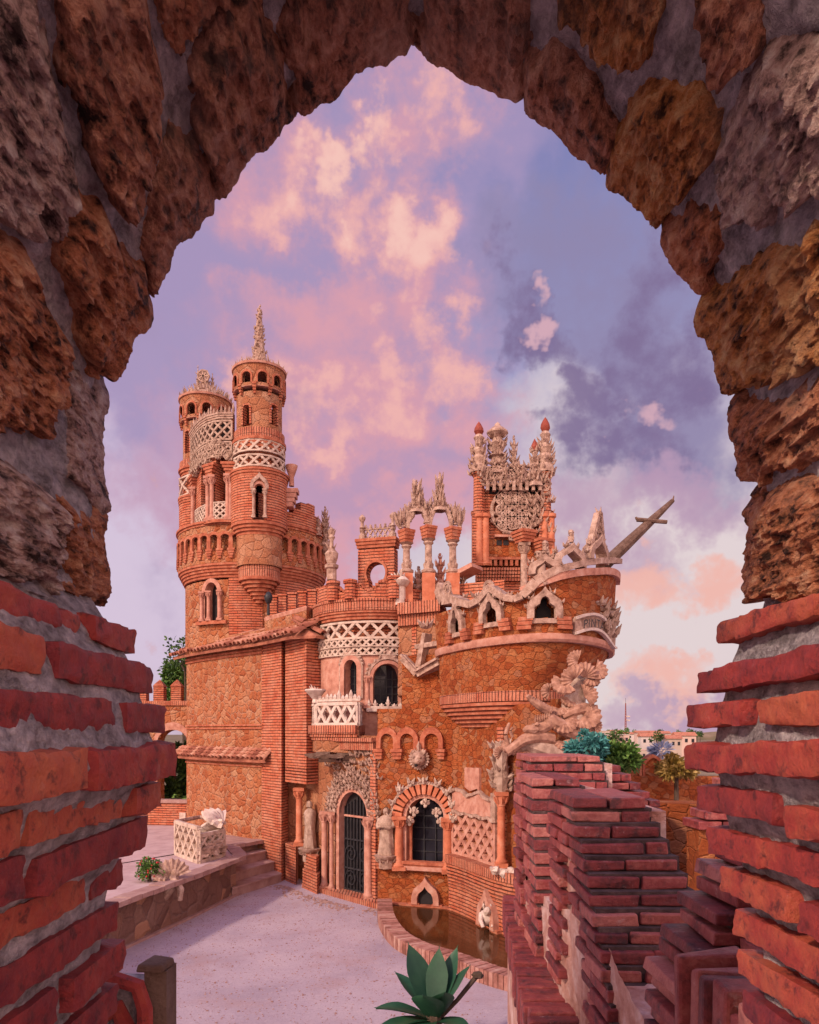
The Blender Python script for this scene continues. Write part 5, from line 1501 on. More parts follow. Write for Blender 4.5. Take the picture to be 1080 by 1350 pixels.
mb.lathe((x, y, 0), [(.17, za(800)), (.17, za(776)), (.24, za(774)), (.3, za(768)), (.2, za(763))], 9); tuft(mb, (x, y, za(768)), 9, .25, .07, .7); mb.build('squat_pier', m_white, arc_)

# ------------------------------------------------------------------ shell and sea monster sculpture at the bow
def shell(mb, pos, size, face, up, ribs=9, curl=.35, thick=.04):
    """a ribbed scallop: hinge at pos, fan opening along up, bulging toward face"""
    f = Vector(face).normalized(); u = Vector(up).normalized(); s = u.cross(f).normalized(); f = s.cross(u).normalized()
    P = Vector(pos); na, nr = ribs * 4, 6; pts = []
    for lay in (0, 1):
        for j in range(nr + 1):
            r = j / nr
            for i in range(na + 1):
                a = (i / na - .5) * R(168)
                rib = .5 + .5 * math.cos(2 * PI * ribs * i / na)
                rr = size * r * (1 + .12 * rib * r) * (1 - .12 * abs(i / na - .5))
                bul = size * (.42 * math.sin(min(1, r * 1.05) * PI * .62) - curl * r * r * .55) + size * .09 * rib * r
                q = P + s * (rr * math.sin(a)) + u * (rr * math.cos(a)) + f * (bul - lay * thick * (.4 + r))
                pts.append(tuple(q))
    m = na + 1; L = (nr + 1) * m; fs = []
    for j in range(nr):
        for i in range(na):
            q = (j * m + i, j * m + i + 1, (j + 1) * m + i + 1, (j + 1) * m + i)
            fs.append(q[::-1]); fs.append(tuple(k + L for k in q))
    for i in range(na): fs.append((nr * m + i, nr * m + i + 1, L + nr * m + i + 1, L + nr * m + i))
    for j in range(nr):
        fs.append((j * m, (j + 1) * m, L + (j + 1) * m, L + j * m)); fs.append((j * m + na, L + j * m + na, L + (j + 1) * m + na, (j + 1) * m + na))
    mb.add(pts, fs)
DY = 15.4
scp = thing('shell_sculpture', 'pink carved sculpture of scallop shells and writhing sea creatures at the ship bow', 'sculpture', W(730, 1010, DY))
def SP(px, py, dy=0.0): return W(px, py, DY + dy)
for px, py, sz, face, up_ in ((757, 896, .42, (-.5, -1, .3), (-.55, -.1, .5)), (769, 893, .44, (.3, -1, .2), (.25, 0, 1)), (776, 893, .36, (.7, -.8, -.1), (.5, -.2, -.6)), (784, 884, .38, (.4, -1, .5), (1, 0, -.25)),
        (745, 902, .42, (-.3, -1, .4), (-.6, -.3, -.5)), (736, 934, .30, (-.2, -1, .8), (-.15, -.3, -.5)), (772, 944, .46, (.1, -1, .3), (.75, -.2, -.25)), (742, 950, .44, (.1, -1, .4), (.35, -.3, -.8)),
        (764, 948, .32, (.2, -1, .2), (.6, -.3, -.8)), (742, 977, .32, (0, -1, .5), (.15, -.4, -.8)), (676, 984, .34, (-.3, -1, .5), (-.5, -.4, -.5)), (706, 990, .36, (0, -1, .5), (.35, -.5, -.5)), (782, 957, .26, (.3, -1, .2), (.9, 0, .2)),
        (770, 918, .40, (.3, -1, .5), (.9, 0, .3)), (661, 993, .22, (-.4, -1, .2), (-.7, -.2, .3)), (752, 922, .3, (0, -1, .5), (-.2, -.4, -.7)), (698, 1003, .36, (0, -1, .6), (-.4, -.4, .5)), (760, 995, .25, (.2, -1, .3), (.6, -.3, .4)),
        (724, 912, .26, (-.4, -1, .3), (-.8, -.2, .25)), (762, 872, .34, (-.1, -1, .2), (-.9, 0, .35))):
    mb = MB(); dd = random.uniform(-.12, .1); shell(mb, SP(px, py, dd - .1), sz * .64, face, up_, random.choice((7, 8, 9))); mb.build('scallop_shell', m_shell, scp, True)
def limb(name, pts, rad, m=None):
    mb = MB(); P = closed = [Vector(SP(*p)) for p in pts]
    out, rr = [], []
    for i in range(len(P) - 1):
        p0, p1, p2, p3 = P[max(i - 1, 0)], P[i], P[i + 1], P[min(i + 2, len(P) - 1)]
        for k in range(5):
            t = k / 5; out.append(0.5 * ((2 * p1) + (p2 - p0) * t + (2 * p0 - 5 * p1 + 4 * p2 - p3) * t * t + (3 * p1 - p0 - 3 * p2 + p3) * t ** 3)); rr.append(rad[i] + (rad[i + 1] - rad[i]) * t)
    out.append(P[-1]); rr.append(rad[-1])
    mb.tube(out, rr, 9); return mb.build(name, m or m_shell, scp)
limb('body', [(775, 1005, .2), (768, 975, .1), (758, 950, .05), (757, 925, .1), (764, 905, .1), (768, 890, .15)], [.34, .34, .28, .24, .18, .12], m_statue)
limb('body', [(776, 970, 0), (778, 950, -.1), (772, 935, -.1), (757, 938, -.15), (742, 945, -.15)], [.14, .15, .14, .11, .08])
limb('serpent_neck', [(758, 968, -.1), (735, 955, -.25), (724, 948, -.3), (722, 955, -.3), (712, 960, -.3), (702, 961, -.35)], [.16, .15, .13, .13, .13, .1])
limb('serpent_jaw', [(728, 975, -.2), (712, 972, -.3), (695, 974, -.4), (682, 982, -.4), (668, 992, -.4)], [.14, .13, .12, .1, .09])
limb('serpent_body', [(760, 1008, 0), (735, 995, -.1), (712, 986, -.2), (695, 980, -.2), (684, 985, -.2)], [.26, .24, .2, .18, .12], m_statue)
limb('curled_feeler', [(671, 985, -.3), (667, 970, -.3), (669, 960, -.3), (672, 953, -.3)], [.05, .045, .04, .025])
limb('curled_feeler', [(676, 972, -.3), (673, 964, -.3), (676, 959, -.3)], [.035, .03, .02])
hn = limb('spiral_horn', [(724, 938, -.3), (712, 931, -.4), (700, 922, -.45), (696, 917, -.5)], [.11, .09, .06, .04])
mb = MB(); a, b = Vector(SP(724, 938, -.3)), Vector(SP(696, 917, -.5))
for k in range(9):
    p = a + (b - a) * (.05 + .1 * k); mb.tube([p, p + (b - a) * .045], [.115 - .008 * k, .1 - .008 * k], 8)
mb.build('horn_ridge', m_shell, hn)
mb = MB()
for px, py in ((708, 955), (703, 964)): mb.blob(SP(px, py, -.42), .05, 5, 7)
mb.blob(SP(700, 962, -.4), (.17, .12, .09), 6, 8)
for k in range(7): petal(mb, SP(706 + k * 3, 952 - k * .5, -.38), (0, -.4, 1), .12, .03, .3)
mb.build('serpent_head', m_shell, scp)
mb = MB(); mb.lathe(SP(742, 1035, .5), [(.9, -3.4), (.8, 0), (.6, .5), (.36, 1.1), (.25, 1.8)], 9); mb.build('rock_core', m_hull, scp)

# ------------------------------------------------------------------ statues
def figure(name, label, M, px, y0, y1, d, seed, gro, lower=False):
    u, z0 = uz(M, px, y0); _, z1 = uz(M, px, y1); H = z1 - z0; c = Vector(M(u, 0, d)); o = Vector(M(u, 0, 0)); f = (c - o).normalized(); s = Vector((-f.y, f.x, 0)); rn = random.Random(seed)
    t = thing(name, label, 'statue', (c.x, c.y, z0), gro)
    rot = math.atan2(f.y, f.x) + PI / 2
    mb = MB(); prof = [(.15, 0), (.165, .02), (.15, .1), (.135, .3), (.125, .45), (.14, .55), (.15, .66), (.155, .74), (.125, .80), (.07, .835), (.05, .85)]
    n = 20; loops = []
    for r_, h in prof:
        for i in range(n):
            a = 2 * PI * i / n; fold = 1 + (.11 if h < .5 else .04) * math.sin(a * 7 + h * 4) * (1 if h < .78 else 0)
            x, y = r_ * H * fold * math.cos(a) * 1.12, r_ * H * fold * math.sin(a) * .85
            loops.append((c.x + x * math.cos(rot) - y * math.sin(rot), c.y + x * math.sin(rot) + y * math.cos(rot), z0 + h * H))
    mb.add(loops, [(k * n + i, k * n + (i + 1) % n, (k + 1) * n + (i + 1) % n, (k + 1) * n + i) for k in range(len(prof) - 1) for i in range(n)])
    P = lambda x, y, h: c + s * (x * H) + f * (y * H) + Vector((0, 0, z0 + h * H))
    P = lambda x, y, h: Vector((c.x, c.y, z0)) + s * (x * H) + f * (y * H) + Vector((0, 0, h * H))
    hd = P(0, .02, .92); mb.blob(hd, (.062 * H, .066 * H, .08 * H), 8, 12, 0.02); mb.blob(P(0, .09, .915), (.013 * H, .018 * H, .02 * H), 4, 6, 0)
    for sx in (-1, 1):
        mb.blob(P(sx * .022, .075, .93), .011 * H, 4, 6, 0)
        mb.tube([P(sx * .145, 0, .76), P(sx * .19, .03, .62), P(sx * .13, .13, .58), P(sx * .03, .17, .62)], [.05 * H, .048 * H, .042 * H, .03 * H], 8)
        for q in range(5): mb.tube([P(sx * .03, .17, .6 + .012 * q), P(-sx * .01, .185, .605 + .012 * q)], [.009 * H, .006 * H], 5)
    mb.build('robed_body', m_statue, t, True, None, 60)
    mb = MB(); hp = [(.08, .875), (.082, .93), (.07, .98), (.035, 1.005)]
    mb.lathe((hd.x - f.x * .015 * H, hd.y - f.y * .015 * H, z0), [(r_ * H, h * H) for r_, h in hp], 12, rot + PI * .15, rot + PI * .85); 
    mb.lathe((hd.x - f.x * .01 * H, hd.y - f.y * .01 * H, z0), [(r_ * H, h * H) for r_, h in hp], 14, rot - PI * .05 + PI * .0, rot + PI * 1.05)
    mb.build('hood', m_statue, t)
    if lower:
        mb = MB(); mb.tube([P(.17, .15, .35), P(.15, .17, .95)], .02 * H, 6); mb.build('staff', m_statue, t)
    mb = MB(); mb.lathe((c.x, c.y, z0), [(.14 * H, -.28 * H), (.15 * H, -.1 * H), (.22 * H, -.05 * H), (.24 * H, 0), (.1 * H, .003)], 10, ex=1.1)
    for k in range(9): a = 2 * PI * k / 9; petal(mb, (c.x + .17 * H * math.cos(a), c.y + .17 * H * math.sin(a), z0 - .14 * H), (math.cos(a), math.sin(a), .7), .1 * H, .03, .3)
    mb.build('statue_bracket', m_pale, t)
    return t
figure('robed_statue', 'hooded robed stone figure in the niche between the door and arched window', FA, 513, 1126, 1064, .16, 2, 'stone figures beside the door')
figure('robed_statue', 'weathered stone figure holding a staff left of the dark door', Path([XY(396, 22.5), XY(425, 21.4)]), 409, 1118, 1056, .0, 5, 'stone figures beside the door', True)
mb = MB(); x, y = XY(394.5, 22.4); column(mb, x, y, 1.14, 2.85, .1, 12); mb.build('alcove_column', m_terra, keep)
mb = MB(); mb.prism([XY(399, 21.9), XY(418, 21.0), XY(423, 21.5), XY(404, 22.4)], 0, .55); mb.prism([XY(401, 21.95), XY(417, 21.2), XY(421, 21.6), XY(405, 22.3)], .554, 1.0); mb.build('statue_plinth', m_brick, bay, False)
# lion mask over the window
u, z = uz(FA, 555, 1001); lm = thing('lion_mask', 'carved lion head mask projecting over the arched window', 'gargoyle', FA(u, z, 0))
mb = MB(); P = Vector(FA(u, z, .16)); f = (P - Vector(FA(u, z, 0))).normalized(); s = Vector((-f.y, f.x, 0))
mb.blob(P, (.2, .18, .22), 8, 10, .05); mb.blob(P + f * .16 + Vector((0, 0, -.06)), (.1, .1, .08), 6, 8, .03)
for sx in (-1, 1): mb.blob(P + s * .08 * sx + f * .15 + Vector((0, 0, .06)), .04, 5, 6); mb.blob(P + s * .15 * sx + Vector((0, 0, .18)), .06, 5, 6)
mb.build('lion_head', m_pale, lm)
mb = MB()
for k in range(22):
    a = 2 * PI * k / 22; d = s * math.cos(a) + Vector((0, 0, math.sin(a))); petal(mb, P + d * .17 - f * .06, tuple(d + f * .5), .13, .05, .1)
petal(mb, P + Vector((0, 0, .2)), (0, 0, 1), .26, .06, 0)
mb.build('mane', m_pale, lm)
mb = MB(); mb.blob(P + f * .2 + Vector((0, 0, -.13)), (.05, .05, .05), 5, 7, 0); mb.build('mouth', m_dark, lm)
# creature in the plinth niche
u, z = uz(FA, 645, 1216, .3); P = Vector(FA(u, z, .36))
cr_ = thing('crouching_creature', 'small pale crouching carved creature in the niche of the curved plinth', 'statue', tuple(P))
mb = MB(); mb.blob(P + Vector((0, 0, .12)), (.16, .15, .2), 7, 9, .08); mb.blob(P + Vector((0, -.12, .28)), (.1, .11, .1), 6, 8, .05)
for sx in (-1, 1): mb.tube([P + Vector((sx * .12, 0, .2)), P + Vector((sx * .15, -.15, .08)), P + Vector((sx * .1, -.22, -.05))], [.06, .05, .04], 7); mb.blob(P + Vector((sx * .08, -.1, .38)), (.03, .03, .07), 4, 6)
mb.build('creature_body', m_white, cr_)
# ------------------------------------------------------------------ the archway the viewer looks through
def _hash(ix, iy, iz, seed):
    h = (ix * 374761393 + iy * 668265263 + iz * 1274126177 + seed * 974711) & 0xffffffff
    h = ((h ^ (h >> 13)) * 1103515245) & 0xffffffff
    h = ((h ^ (h >> 16)) * 2246822519) & 0xffffffff
    return ((h ^ (h >> 15)) & 0xffff).astype(np.float64) / 65535.0
def vnoise(p, seed=0):
    i = np.floor(p).astype(np.int64); f = p - i; f = f * f * f * (f * (f * 6 - 15) + 10)
    out = 0
    for dx in (0, 1):
        for dy in (0, 1):
            for dz in (0, 1):
                wgt = (f[:, 0] if dx else 1 - f[:, 0]) * (f[:, 1] if dy else 1 - f[:, 1]) * (f[:, 2] if dz else 1 - f[:, 2])
                out = out + wgt * _hash(i[:, 0] + dx, i[:, 1] + dy, i[:, 2] + dz, seed)
    return out * 2 - 1
def fbm(p, scale, octv=5, gain=0.55, seed=0, ridged=False):
    a, s, tot = 1.0, scale, 0
    for k in range(octv):
        n = vnoise(p * s, seed + k * 17)
        tot = tot + a * ((1 - 2 * np.abs(n)) if ridged else n)
        a *= gain; s *= 2.03
    return tot
YF, YN = 1.15, 0.46
OUT_PX = [(153, 1560), (153, 1350), (158, 1203), (161, 1147), (189, 1096), (205, 1048), (227, 1001), (210, 946), (198, 895), (173, 847), (158, 822), (142, 800), (142, 720), (138, 660), (140, 600), (138, 540), (146, 505), (165, 455), (186, 400), (215, 345), (262, 280), (320, 205), (378, 148), (430, 112), (480, 88), (520, 66), (545, 52),
          (572, 64), (612, 86), (655, 108), (700, 142), (760, 188), (800, 225), (845, 275), (880, 325), (912, 380), (938, 430), (955, 490), (968, 545), (974, 600), (984, 650), (988, 700), (986, 760), (982, 810), (956, 845), (939, 890), (928, 940), (918, 992), (931, 1048), (949, 1100), (969, 1155), (983, 1210), (990, 1350), (986, 1560)]
_o = np.array([((x - CX) / F * YF, (HY - y) / F * YF) for x, y in OUT_PX])
_th = np.unwrap(np.arctan2(_o[:, 1], _o[:, 0]))          # falls from left-bottom to right-bottom
_r = np.hypot(_o[:, 0], _o[:, 1])
_ts = -_th
def r0(t): return np.interp(t, _ts, _r)
def np_grid_mesh(name, P, keep, m, parent, label=None):
    nj, ni = P.shape[:2]
    idx = np.arange(ni * nj).reshape(nj, ni)
    q = np.stack([idx[:-1, :-1], idx[:-1, 1:], idx[1:, 1:], idx[1:, :-1]], -1)
    k = keep[:-1, :-1] | keep[:-1, 1:] | keep[1:, 1:] | keep[1:, :-1]
    q = q[k]
    used = np.unique(q); remap = np.zeros(ni * nj, dtype=np.int64); remap[used] = np.arange(len(used))
    V = P.reshape(-1, 3)[used] - np.array(parent_off(parent)); q = remap[q]
    me = bpy.data.meshes.new(name)
    me.vertices.add(len(V)); me.vertices.foreach_set('co', V.ravel())
    me.loops.add(q.size); me.loops.foreach_set('vertex_index', q.ravel().astype(np.int32))
    me.polygons.add(len(q)); me.polygons.foreach_set('loop_start', np.arange(0, q.size, 4, dtype=np.int32))
    me.update(calc_edges=True); me.validate()
    return link_mesh(name, me, m, parent, True, label, 80)
def surf(T, Y, h):
    r = r0(T) - h
    return np.stack([r * np.cos(-T), Y, CZ + r * np.sin(-T)], -1)
archway = thing('stone_archway', 'rough stone and red brick archway framing the whole view of the castle', 'archway', (0, 0.8, CZ))
def sheet(name, t0, t1, y0, y1, hfun, m, dt=0.004, dy=0.005, label=None):
    T, Y = np.meshgrid(np.arange(t0, t1 + dt, dt), np.arange(y0, y1 + dy, dy))
    P0 = surf(T, Y, np.zeros_like(T)); flat = P0.reshape(-1, 3)
    h, keep = hfun(T, Y, flat)
    return np_grid_mesh(name, surf(T, Y, h), keep, m, archway, label)
def mortar_h(T, Y, p):
    s = T.shape
    h = 0.012 * fbm(p, 9, 5, 0.5, 3).reshape(s) + 0.004 * fbm(p, 60, 3, 0.6, 9).reshape(s)
    rnd = np.clip((Y - (YF - 0.05)) / 0.05, 0, 1)
    return h * np.where(p[:, 2].reshape(s) < CZ + .16, .35, .8) - .003 - 0.05 * rnd ** 2, np.ones(s, bool)
sheet('mortar', _ts[0], _ts[-1], YN - .04, YF, mortar_h, fs_mortar, 0.005, 0.006)
def seg_dist(px, py, poly):
    d = np.full(px.shape, 1e9); ins = np.zeros(px.shape, bool); n = len(poly)
    for i in range(n):
        ax, ay = poly[i]; bx, by = poly[(i + 1) % n]
        ex, ey = bx - ax, by - ay
        t = np.clip(((px - ax) * ex + (py - ay) * ey) / (ex * ex + ey * ey + 1e-9), 0, 1)
        d = np.minimum(d, np.hypot(px - ax - t * ex, py - ay - t * ey))
        c = ((ay > py) != (by > py)) & (px < ex * (py - ay) / (ey + (1e-12 if ey == 0 else 0)) + ax)
        ins ^= c
    return np.where(ins, d, -d)
def to_st(px, py):
    """photo pixel on the inside face of the arch -> (arc metres, depth metres)"""
    x, z = (px - CX) / F, (HY - py) / F
    t = -np.arctan2(z, x)
    t = np.where(t > 1.6, t - 2 * PI, t)
    t = t if np.all(t >= _ts[0]) and np.all(t <= _ts[-1]) else np.clip(np.where(t < _ts[0], t + 2 * PI, t), _ts[0], _ts[-1])
    Y = r0(t) / np.hypot(x, z)
    return t, Y
_tt = np.linspace(_ts[0], _ts[-1], 3000); _rr = r0(_tt)
_arc = np.concatenate([[0], np.cumsum(np.hypot(np.diff(_rr * np.cos(_tt)), np.diff(_rr * np.sin(_tt))))])
def arc(t): return np.interp(t, _tt, _arc)
STONES = [
    ('A', fs_mauve, [(-90, -60), (40, -20), (62, 60), (90, 190), (90, 232), (70, 295), (52, 315), (20, 300), (-60, 270)], .030),
    ('B', fs_brown, [(58, -40), (185, -50), (194, 60), (213, 110), (213, 150), (182, 222), (156, 272), (140, 266), (112, 190), (92, 120), (76, 60)], .040),
    ('C', fs_brown, [(184, 325), (187, 260), (200, 212), (225, 176), (258, 192), (310, 262), (330, 340), (240, 440), (205, 392)], .036),
    ('D', fs_rust, [(94, 258), (118, 260), (140, 300), (182, 350), (210, 395), (230, 450), (200, 540), (150, 500), (118, 480), (104, 440), (94, 390), (72, 350), (68, 310)], .040),
    ('E', fs_rust, [(-90, 270), (-10, 318), (30, 330), (60, 390), (82, 440), (77, 515), (62, 572), (46, 584), (0, 556), (-90, 560)], .034),
    ('F', fs_mauve, [(95, 497), (128, 510), (200, 540), (230, 600), (220, 690), (150, 690), (118, 662), (84, 622), (77, 572)], .016),
    ('G', fs_rust, [(74, 655), (95, 660), (140, 682), (220, 710), (220, 802), (130, 800), (84, 772)], .018),
    ('H', fs_mauve, [(-80, 596), (0, 588), (62, 650), (66, 700), (64, 782), (0, 762), (-80, 740)], .022),
    ('I', fs_brown, [(262, 62), (285, 15), (330, -30), (358, 60), (400, 150), (420, 230), (320, 300), (284, 266), (272, 228), (254, 140), (248, 90)], .040),
    ('J', fs_brown, [(372, 0), (388, -50), (540, -60), (548, 40), (548, 100), (460, 170), (425, 190), (392, 152), (378, 100)], .030),
    ('T', fs_rust, [(195, -20), (240, -60), (320, -60), (300, -5), (262, 30), (240, 70), (215, 60)], .024),
    ('K', fs_brown, [(552, -60), (690, -60), (702, 44), (690, 128), (660, 180), (600, 150), (556, 100)], .022),
    ('L', fs_orange, [(726, -60), (872, -60), (870, 20), (852, 70), (830, 88), (800, 78), (764, 62), (738, 24)], .036),
    ('M', fs_brown, [(700, 72), (735, 55), (798, 118), (816, 160), (800, 250), (760, 260), (700, 210), (690, 140)], .034),
    ('N', fs_orange, [(828, 130), (870, 92), (920, 110), (948, 150), (946, 190), (916, 240), (880, 275), (840, 350), (790, 300), (802, 215)], .042),
    ('O', fs_rust, [(878, 302), (910, 272), (950, 290), (957, 330), (940, 362), (910, 420), (850, 430), (850, 350)], .034),
    ('P', fs_brown, [(888, -50), (1004, -50), (1012, 50), (962, 92), (924, 62)], .026),
    ('Q', fs_mauve, [(964, 140), (1012, 62), (1110, 30), (1180, 190), (1085, 250), (1010, 292), (962, 282), (955, 200)], .036),
    ('R', fs_orange, [(930, 395), (1002, 335), (1140, 270), (1160, 450), (1085, 480), (990, 520), (930, 530), (900, 470)], .034),
    ('S', fs_rust, [(925, 545), (1000, 522), (1140, 478), (1140, 600), (1085, 610), (985, 646), (930, 650), (920, 600)], .030),
    ('U', fs_rust, [(930, 672), (1000, 652), (1140, 612), (1140, 790), (975, 792), (920, 800)], .030),
]
for sname, sm, poly, bulge in STONES:
    pp = np.array(poly, float)
    # densify so that straight picture edges stay straight on the curved face
    dn = np.concatenate([np.linspace(pp[i], pp[(i + 1) % len(pp)], 6)[:-1] for i in range(len(pp))])
    t, Y = to_st(dn[:, 0], dn[:, 1])
    A = arc(t); pl = list(zip(A, Y))
    seed = sum(map(ord, sname)) * 7
    def hf(T, Yg, p, pl=pl, bulge=bulge, seed=seed):
        s = T.shape
        Ag = arc(T)
        wob = 0.012 * fbm(p, 22, 4, 0.55, seed).reshape(s)
        d = seg_dist(Ag, Yg, pl) + wob
        end = np.clip((YF + .012 + 0.02 * fbm(p, 14, 3, .5, seed + 5).reshape(s)) - Yg, -1, 1)
        d = np.minimum(d, end)
        prof = np.clip((d + 0.012) / 0.035, 0, 1)
        prof = 1 - (1 - prof) ** 2.4
        q = p * np.array([1.0, 0.55, 1.0])
        rough = 0.010 * fbm(q, 14, 4, 0.5, seed + 1).reshape(s) + 0.0095 * fbm(q, 38, 4, 0.6, seed + 2, True).reshape(s) + 0.0045 * fbm(p, 105, 2, 0.6, seed + 3).reshape(s)
        rough = rough * np.clip((YF + .06 - Yg) / .2, .35, 1)
        big = 0.014 * fbm(p, 5, 2, 0.5, seed + 4).reshape(s)
        return -0.05 + prof * (0.05 + bulge * 0.62 + big) + rough * np.clip(prof * 1.4, 0, 1), d > -0.02
    t0, t1 = t.min() - 0.03, t.max() + 0.03
    y0, y1 = max(YN - .03, Y.min() - 0.03), min(YF + 0.035, Y.max() + 0.03)
    sheet('arch_stone', max(t0, _ts[0]), min(t1, _ts[-1]), y0, y1, hf, sm, 0.0032, 0.004)
# bricks of the jambs: each a roughened block
def rough_brick(mb, x0, x1, y0, y1, z0, z1, seed, tilt=0.0):
    nx, ny, nz = 5, max(6, int((y1 - y0) / 0.011)), 6
    cx, cy, cz = (x0 + x1) / 2, (y0 + y1) / 2, (z0 + z1) / 2
    pts, faces = [], []
    def face(fn, a, b):
        o = len(pts)
        for j in range(b + 1):
            for i in range(a + 1): pts.append(fn(i / a, j / b))
        for j in range(b):
            for i in range(a): faces.append((o + j * (a + 1) + i, o + j * (a + 1) + i + 1, o + (j + 1) * (a + 1) + i + 1, o + (j + 1) * (a + 1) + i))
    L = lambda a, b, t: a + (b - a) * t
    face(lambda u, v: (x1, L(y0, y1, u), L(z0, z1, v)), ny, nz)
    face(lambda u, v: (x0, L(y1, y0, u), L(z0, z1, v)), ny, nz)
    face(lambda u, v: (L(x1, x0, u), y1, L(z0, z1, v)), nx, nz)
    face(lambda u, v: (L(x0, x1, u), y0, L(z0, z1, v)), nx, nz)
    face(lambda u, v: (L(x1, x0, v), L(y0, y1, u), z1), ny, nx)
    face(lambda u, v: (L(x0, x1, v), L(y0, y1, u), z0), ny, nx)
    P = np.array(pts)
    hs = np.array([(x1 - x0) / 2, (y1 - y0) / 2, (z1 - z0) / 2]); c = np.array([cx, cy, cz])
    q = (P - c); rad = 0.005
    inner = np.clip(q, -(hs - rad), hs - rad)          # round the edges
    dlt = q - inner; ln = np.linalg.norm(dlt, axis=1, keepdims=True)
    q = inner + np.where(ln > 1e-9, dlt / np.maximum(ln, 1e-9) * np.minimum(ln, rad), 0)
    P2 = q + c
    d = 0.003 * fbm(P2, 12, 3, 0.5, seed) + 0.0026 * fbm(P2, 60, 3, 0.65, seed + 1)
    e = 0.0016 * fbm(P2, 20, 3, 0.55, seed + 2)
    nrm = q / np.linalg.norm(q / hs, axis=1, keepdims=True) / hs
    nrm = np.sign(q) * (np.abs(q) / hs) ** 6
    P2 = P2 + nrm * d[:, None] + np.stack([e * 0, e * 0, e], 1)
    P2[:, 2] += (P2[:, 1] - cy) * tilt
    mb.add([tuple(v) for v in P2], faces)
rnd = random.Random(11)
def jamb(side, rows, label):
    mb = MB()
    for k, (px_end, ytop, ybot, cuts, yfar, tilt) in enumerate(rows):
        x_f = (px_end - CX) / F * YF
        zt, zb = CZ + (HY - ytop) / F * YF, CZ + (HY - ybot) / F * YF
        ys = [YF + yfar] + [YF - c for c in cuts] + [YN - .02]
        for a, b in zip(ys, ys[1:]):
            g = 0.015
            mb.cur = rnd.random()
            dep = 0.11 + rnd.uniform(-.01, .01); pr = rnd.uniform(-.006, .004)
            y1, y0 = a - (g if a != ys[0] else 0), b + g
            if y1 - y0 < 0.03: continue
            dz = rnd.uniform(-.002, .002)
            if side < 0: rough_brick(mb, x_f - dep, x_f + pr, y0, y1, zb + dz + .001, zt + dz - .001, k * 31 + int(y0 * 100), tilt)
            else: rough_brick(mb, x_f - pr, x_f + dep, y0, y1, zb + dz + .002, zt + dz - .003, k * 37 + int(y0 * 100) + 900, tilt)
    return mb.build('brick_jamb', fs_brick, archway, True, label, 50)
jamb(-1, [(180, 830, 864, [.17, .46], -.01, -.02), (204, 874, 915, [.33], .0, .0), (216, 927, 966, [.16, .47], .01, 0), (233, 979, 1024, [.30, .52], .0, .01), (211, 1030, 1066, [.12, .4], .0, .01),
          (196, 1076, 1116, [.36], .0, .02), (168, 1128, 1166, [.13, .43], .0, .02), (166, 1182, 1224, [.40], -.01, .0), (163, 1238, 1280, [.19, .45], .0, .02), (160, 1294, 1336, [.34], .0, 0), (160, 1350, 1392, [.18, .5], .0, 0)],
     'left brick jamb of long thin red bricks in thick grey mortar')
jamb(1, [(938, 820, 852, [.30], -.01, .0), (918, 880, 914, [.46], .0, -.01), (908, 925, 960, [.19, .5], .01, 0), (898, 974, 1012, [.52], .0, -.03), (911, 1030, 1068, [.26], .0, -.03), (930, 1082, 1122, [.44], .0, -.03),
         (950, 1136, 1176, [.22, .55], .0, -.02), (966, 1190, 1230, [.4], .0, -.02), (972, 1244, 1284, [.3], .0, -.02), (978, 1298, 1338, [.5], .0, 0), (978, 1352, 1392, [.3], .0, 0)],
     'right brick jamb of shaded red-brown bricks')
# body of the wall round the opening (seen only from other places)
def wall_body():
    mb = MB()
    t = np.linspace(_ts[0], _ts[-1], 90); r = r0(t) + 0.055
    inn = [(float(a * math.cos(b)), CZ + float(a * math.sin(b))) for a, b in zip(r, -t)]
    out = []
    for x, z in inn:
        dx, dz = x, z - CZ
        k = min(2.4 / abs(dx) if abs(dx) > 1e-6 else 1e9, (2.6 / dz if dz > 0 else 1e9), (CZ / -dz if dz < 0 else 1e9))
        out.append((dx * k, CZ + dz * k))
    for Yv, fl in ((YF - .045, True), (YN, False)):
        n = len(inn)
        pts = [(x, Yv, z) for x, z in inn] + [(x, Yv, z) for x, z in out]
        fs = [(i, i + 1, n + i + 1, n + i) for i in range(n - 1)]
        mb.add(pts, [f[::-1] for f in fs] if fl else fs)
    n = len(out)
    mb.add([(x, YN, z) for x, z in out] + [(x, YF - .045, z) for x, z in out], [(i, i + 1, n + i + 1, n + i) for i in range(n - 1)])
    # wall under the sill
    zs = inn[0][1]
    mb.box((0, (YN + YF - .045) / 2, (zs - .06) / 2), (1.5, YF - .045 - YN + .004, zs - .06))
    mb.build('wall_core', fs_mauve, archway, False)
wall_body()
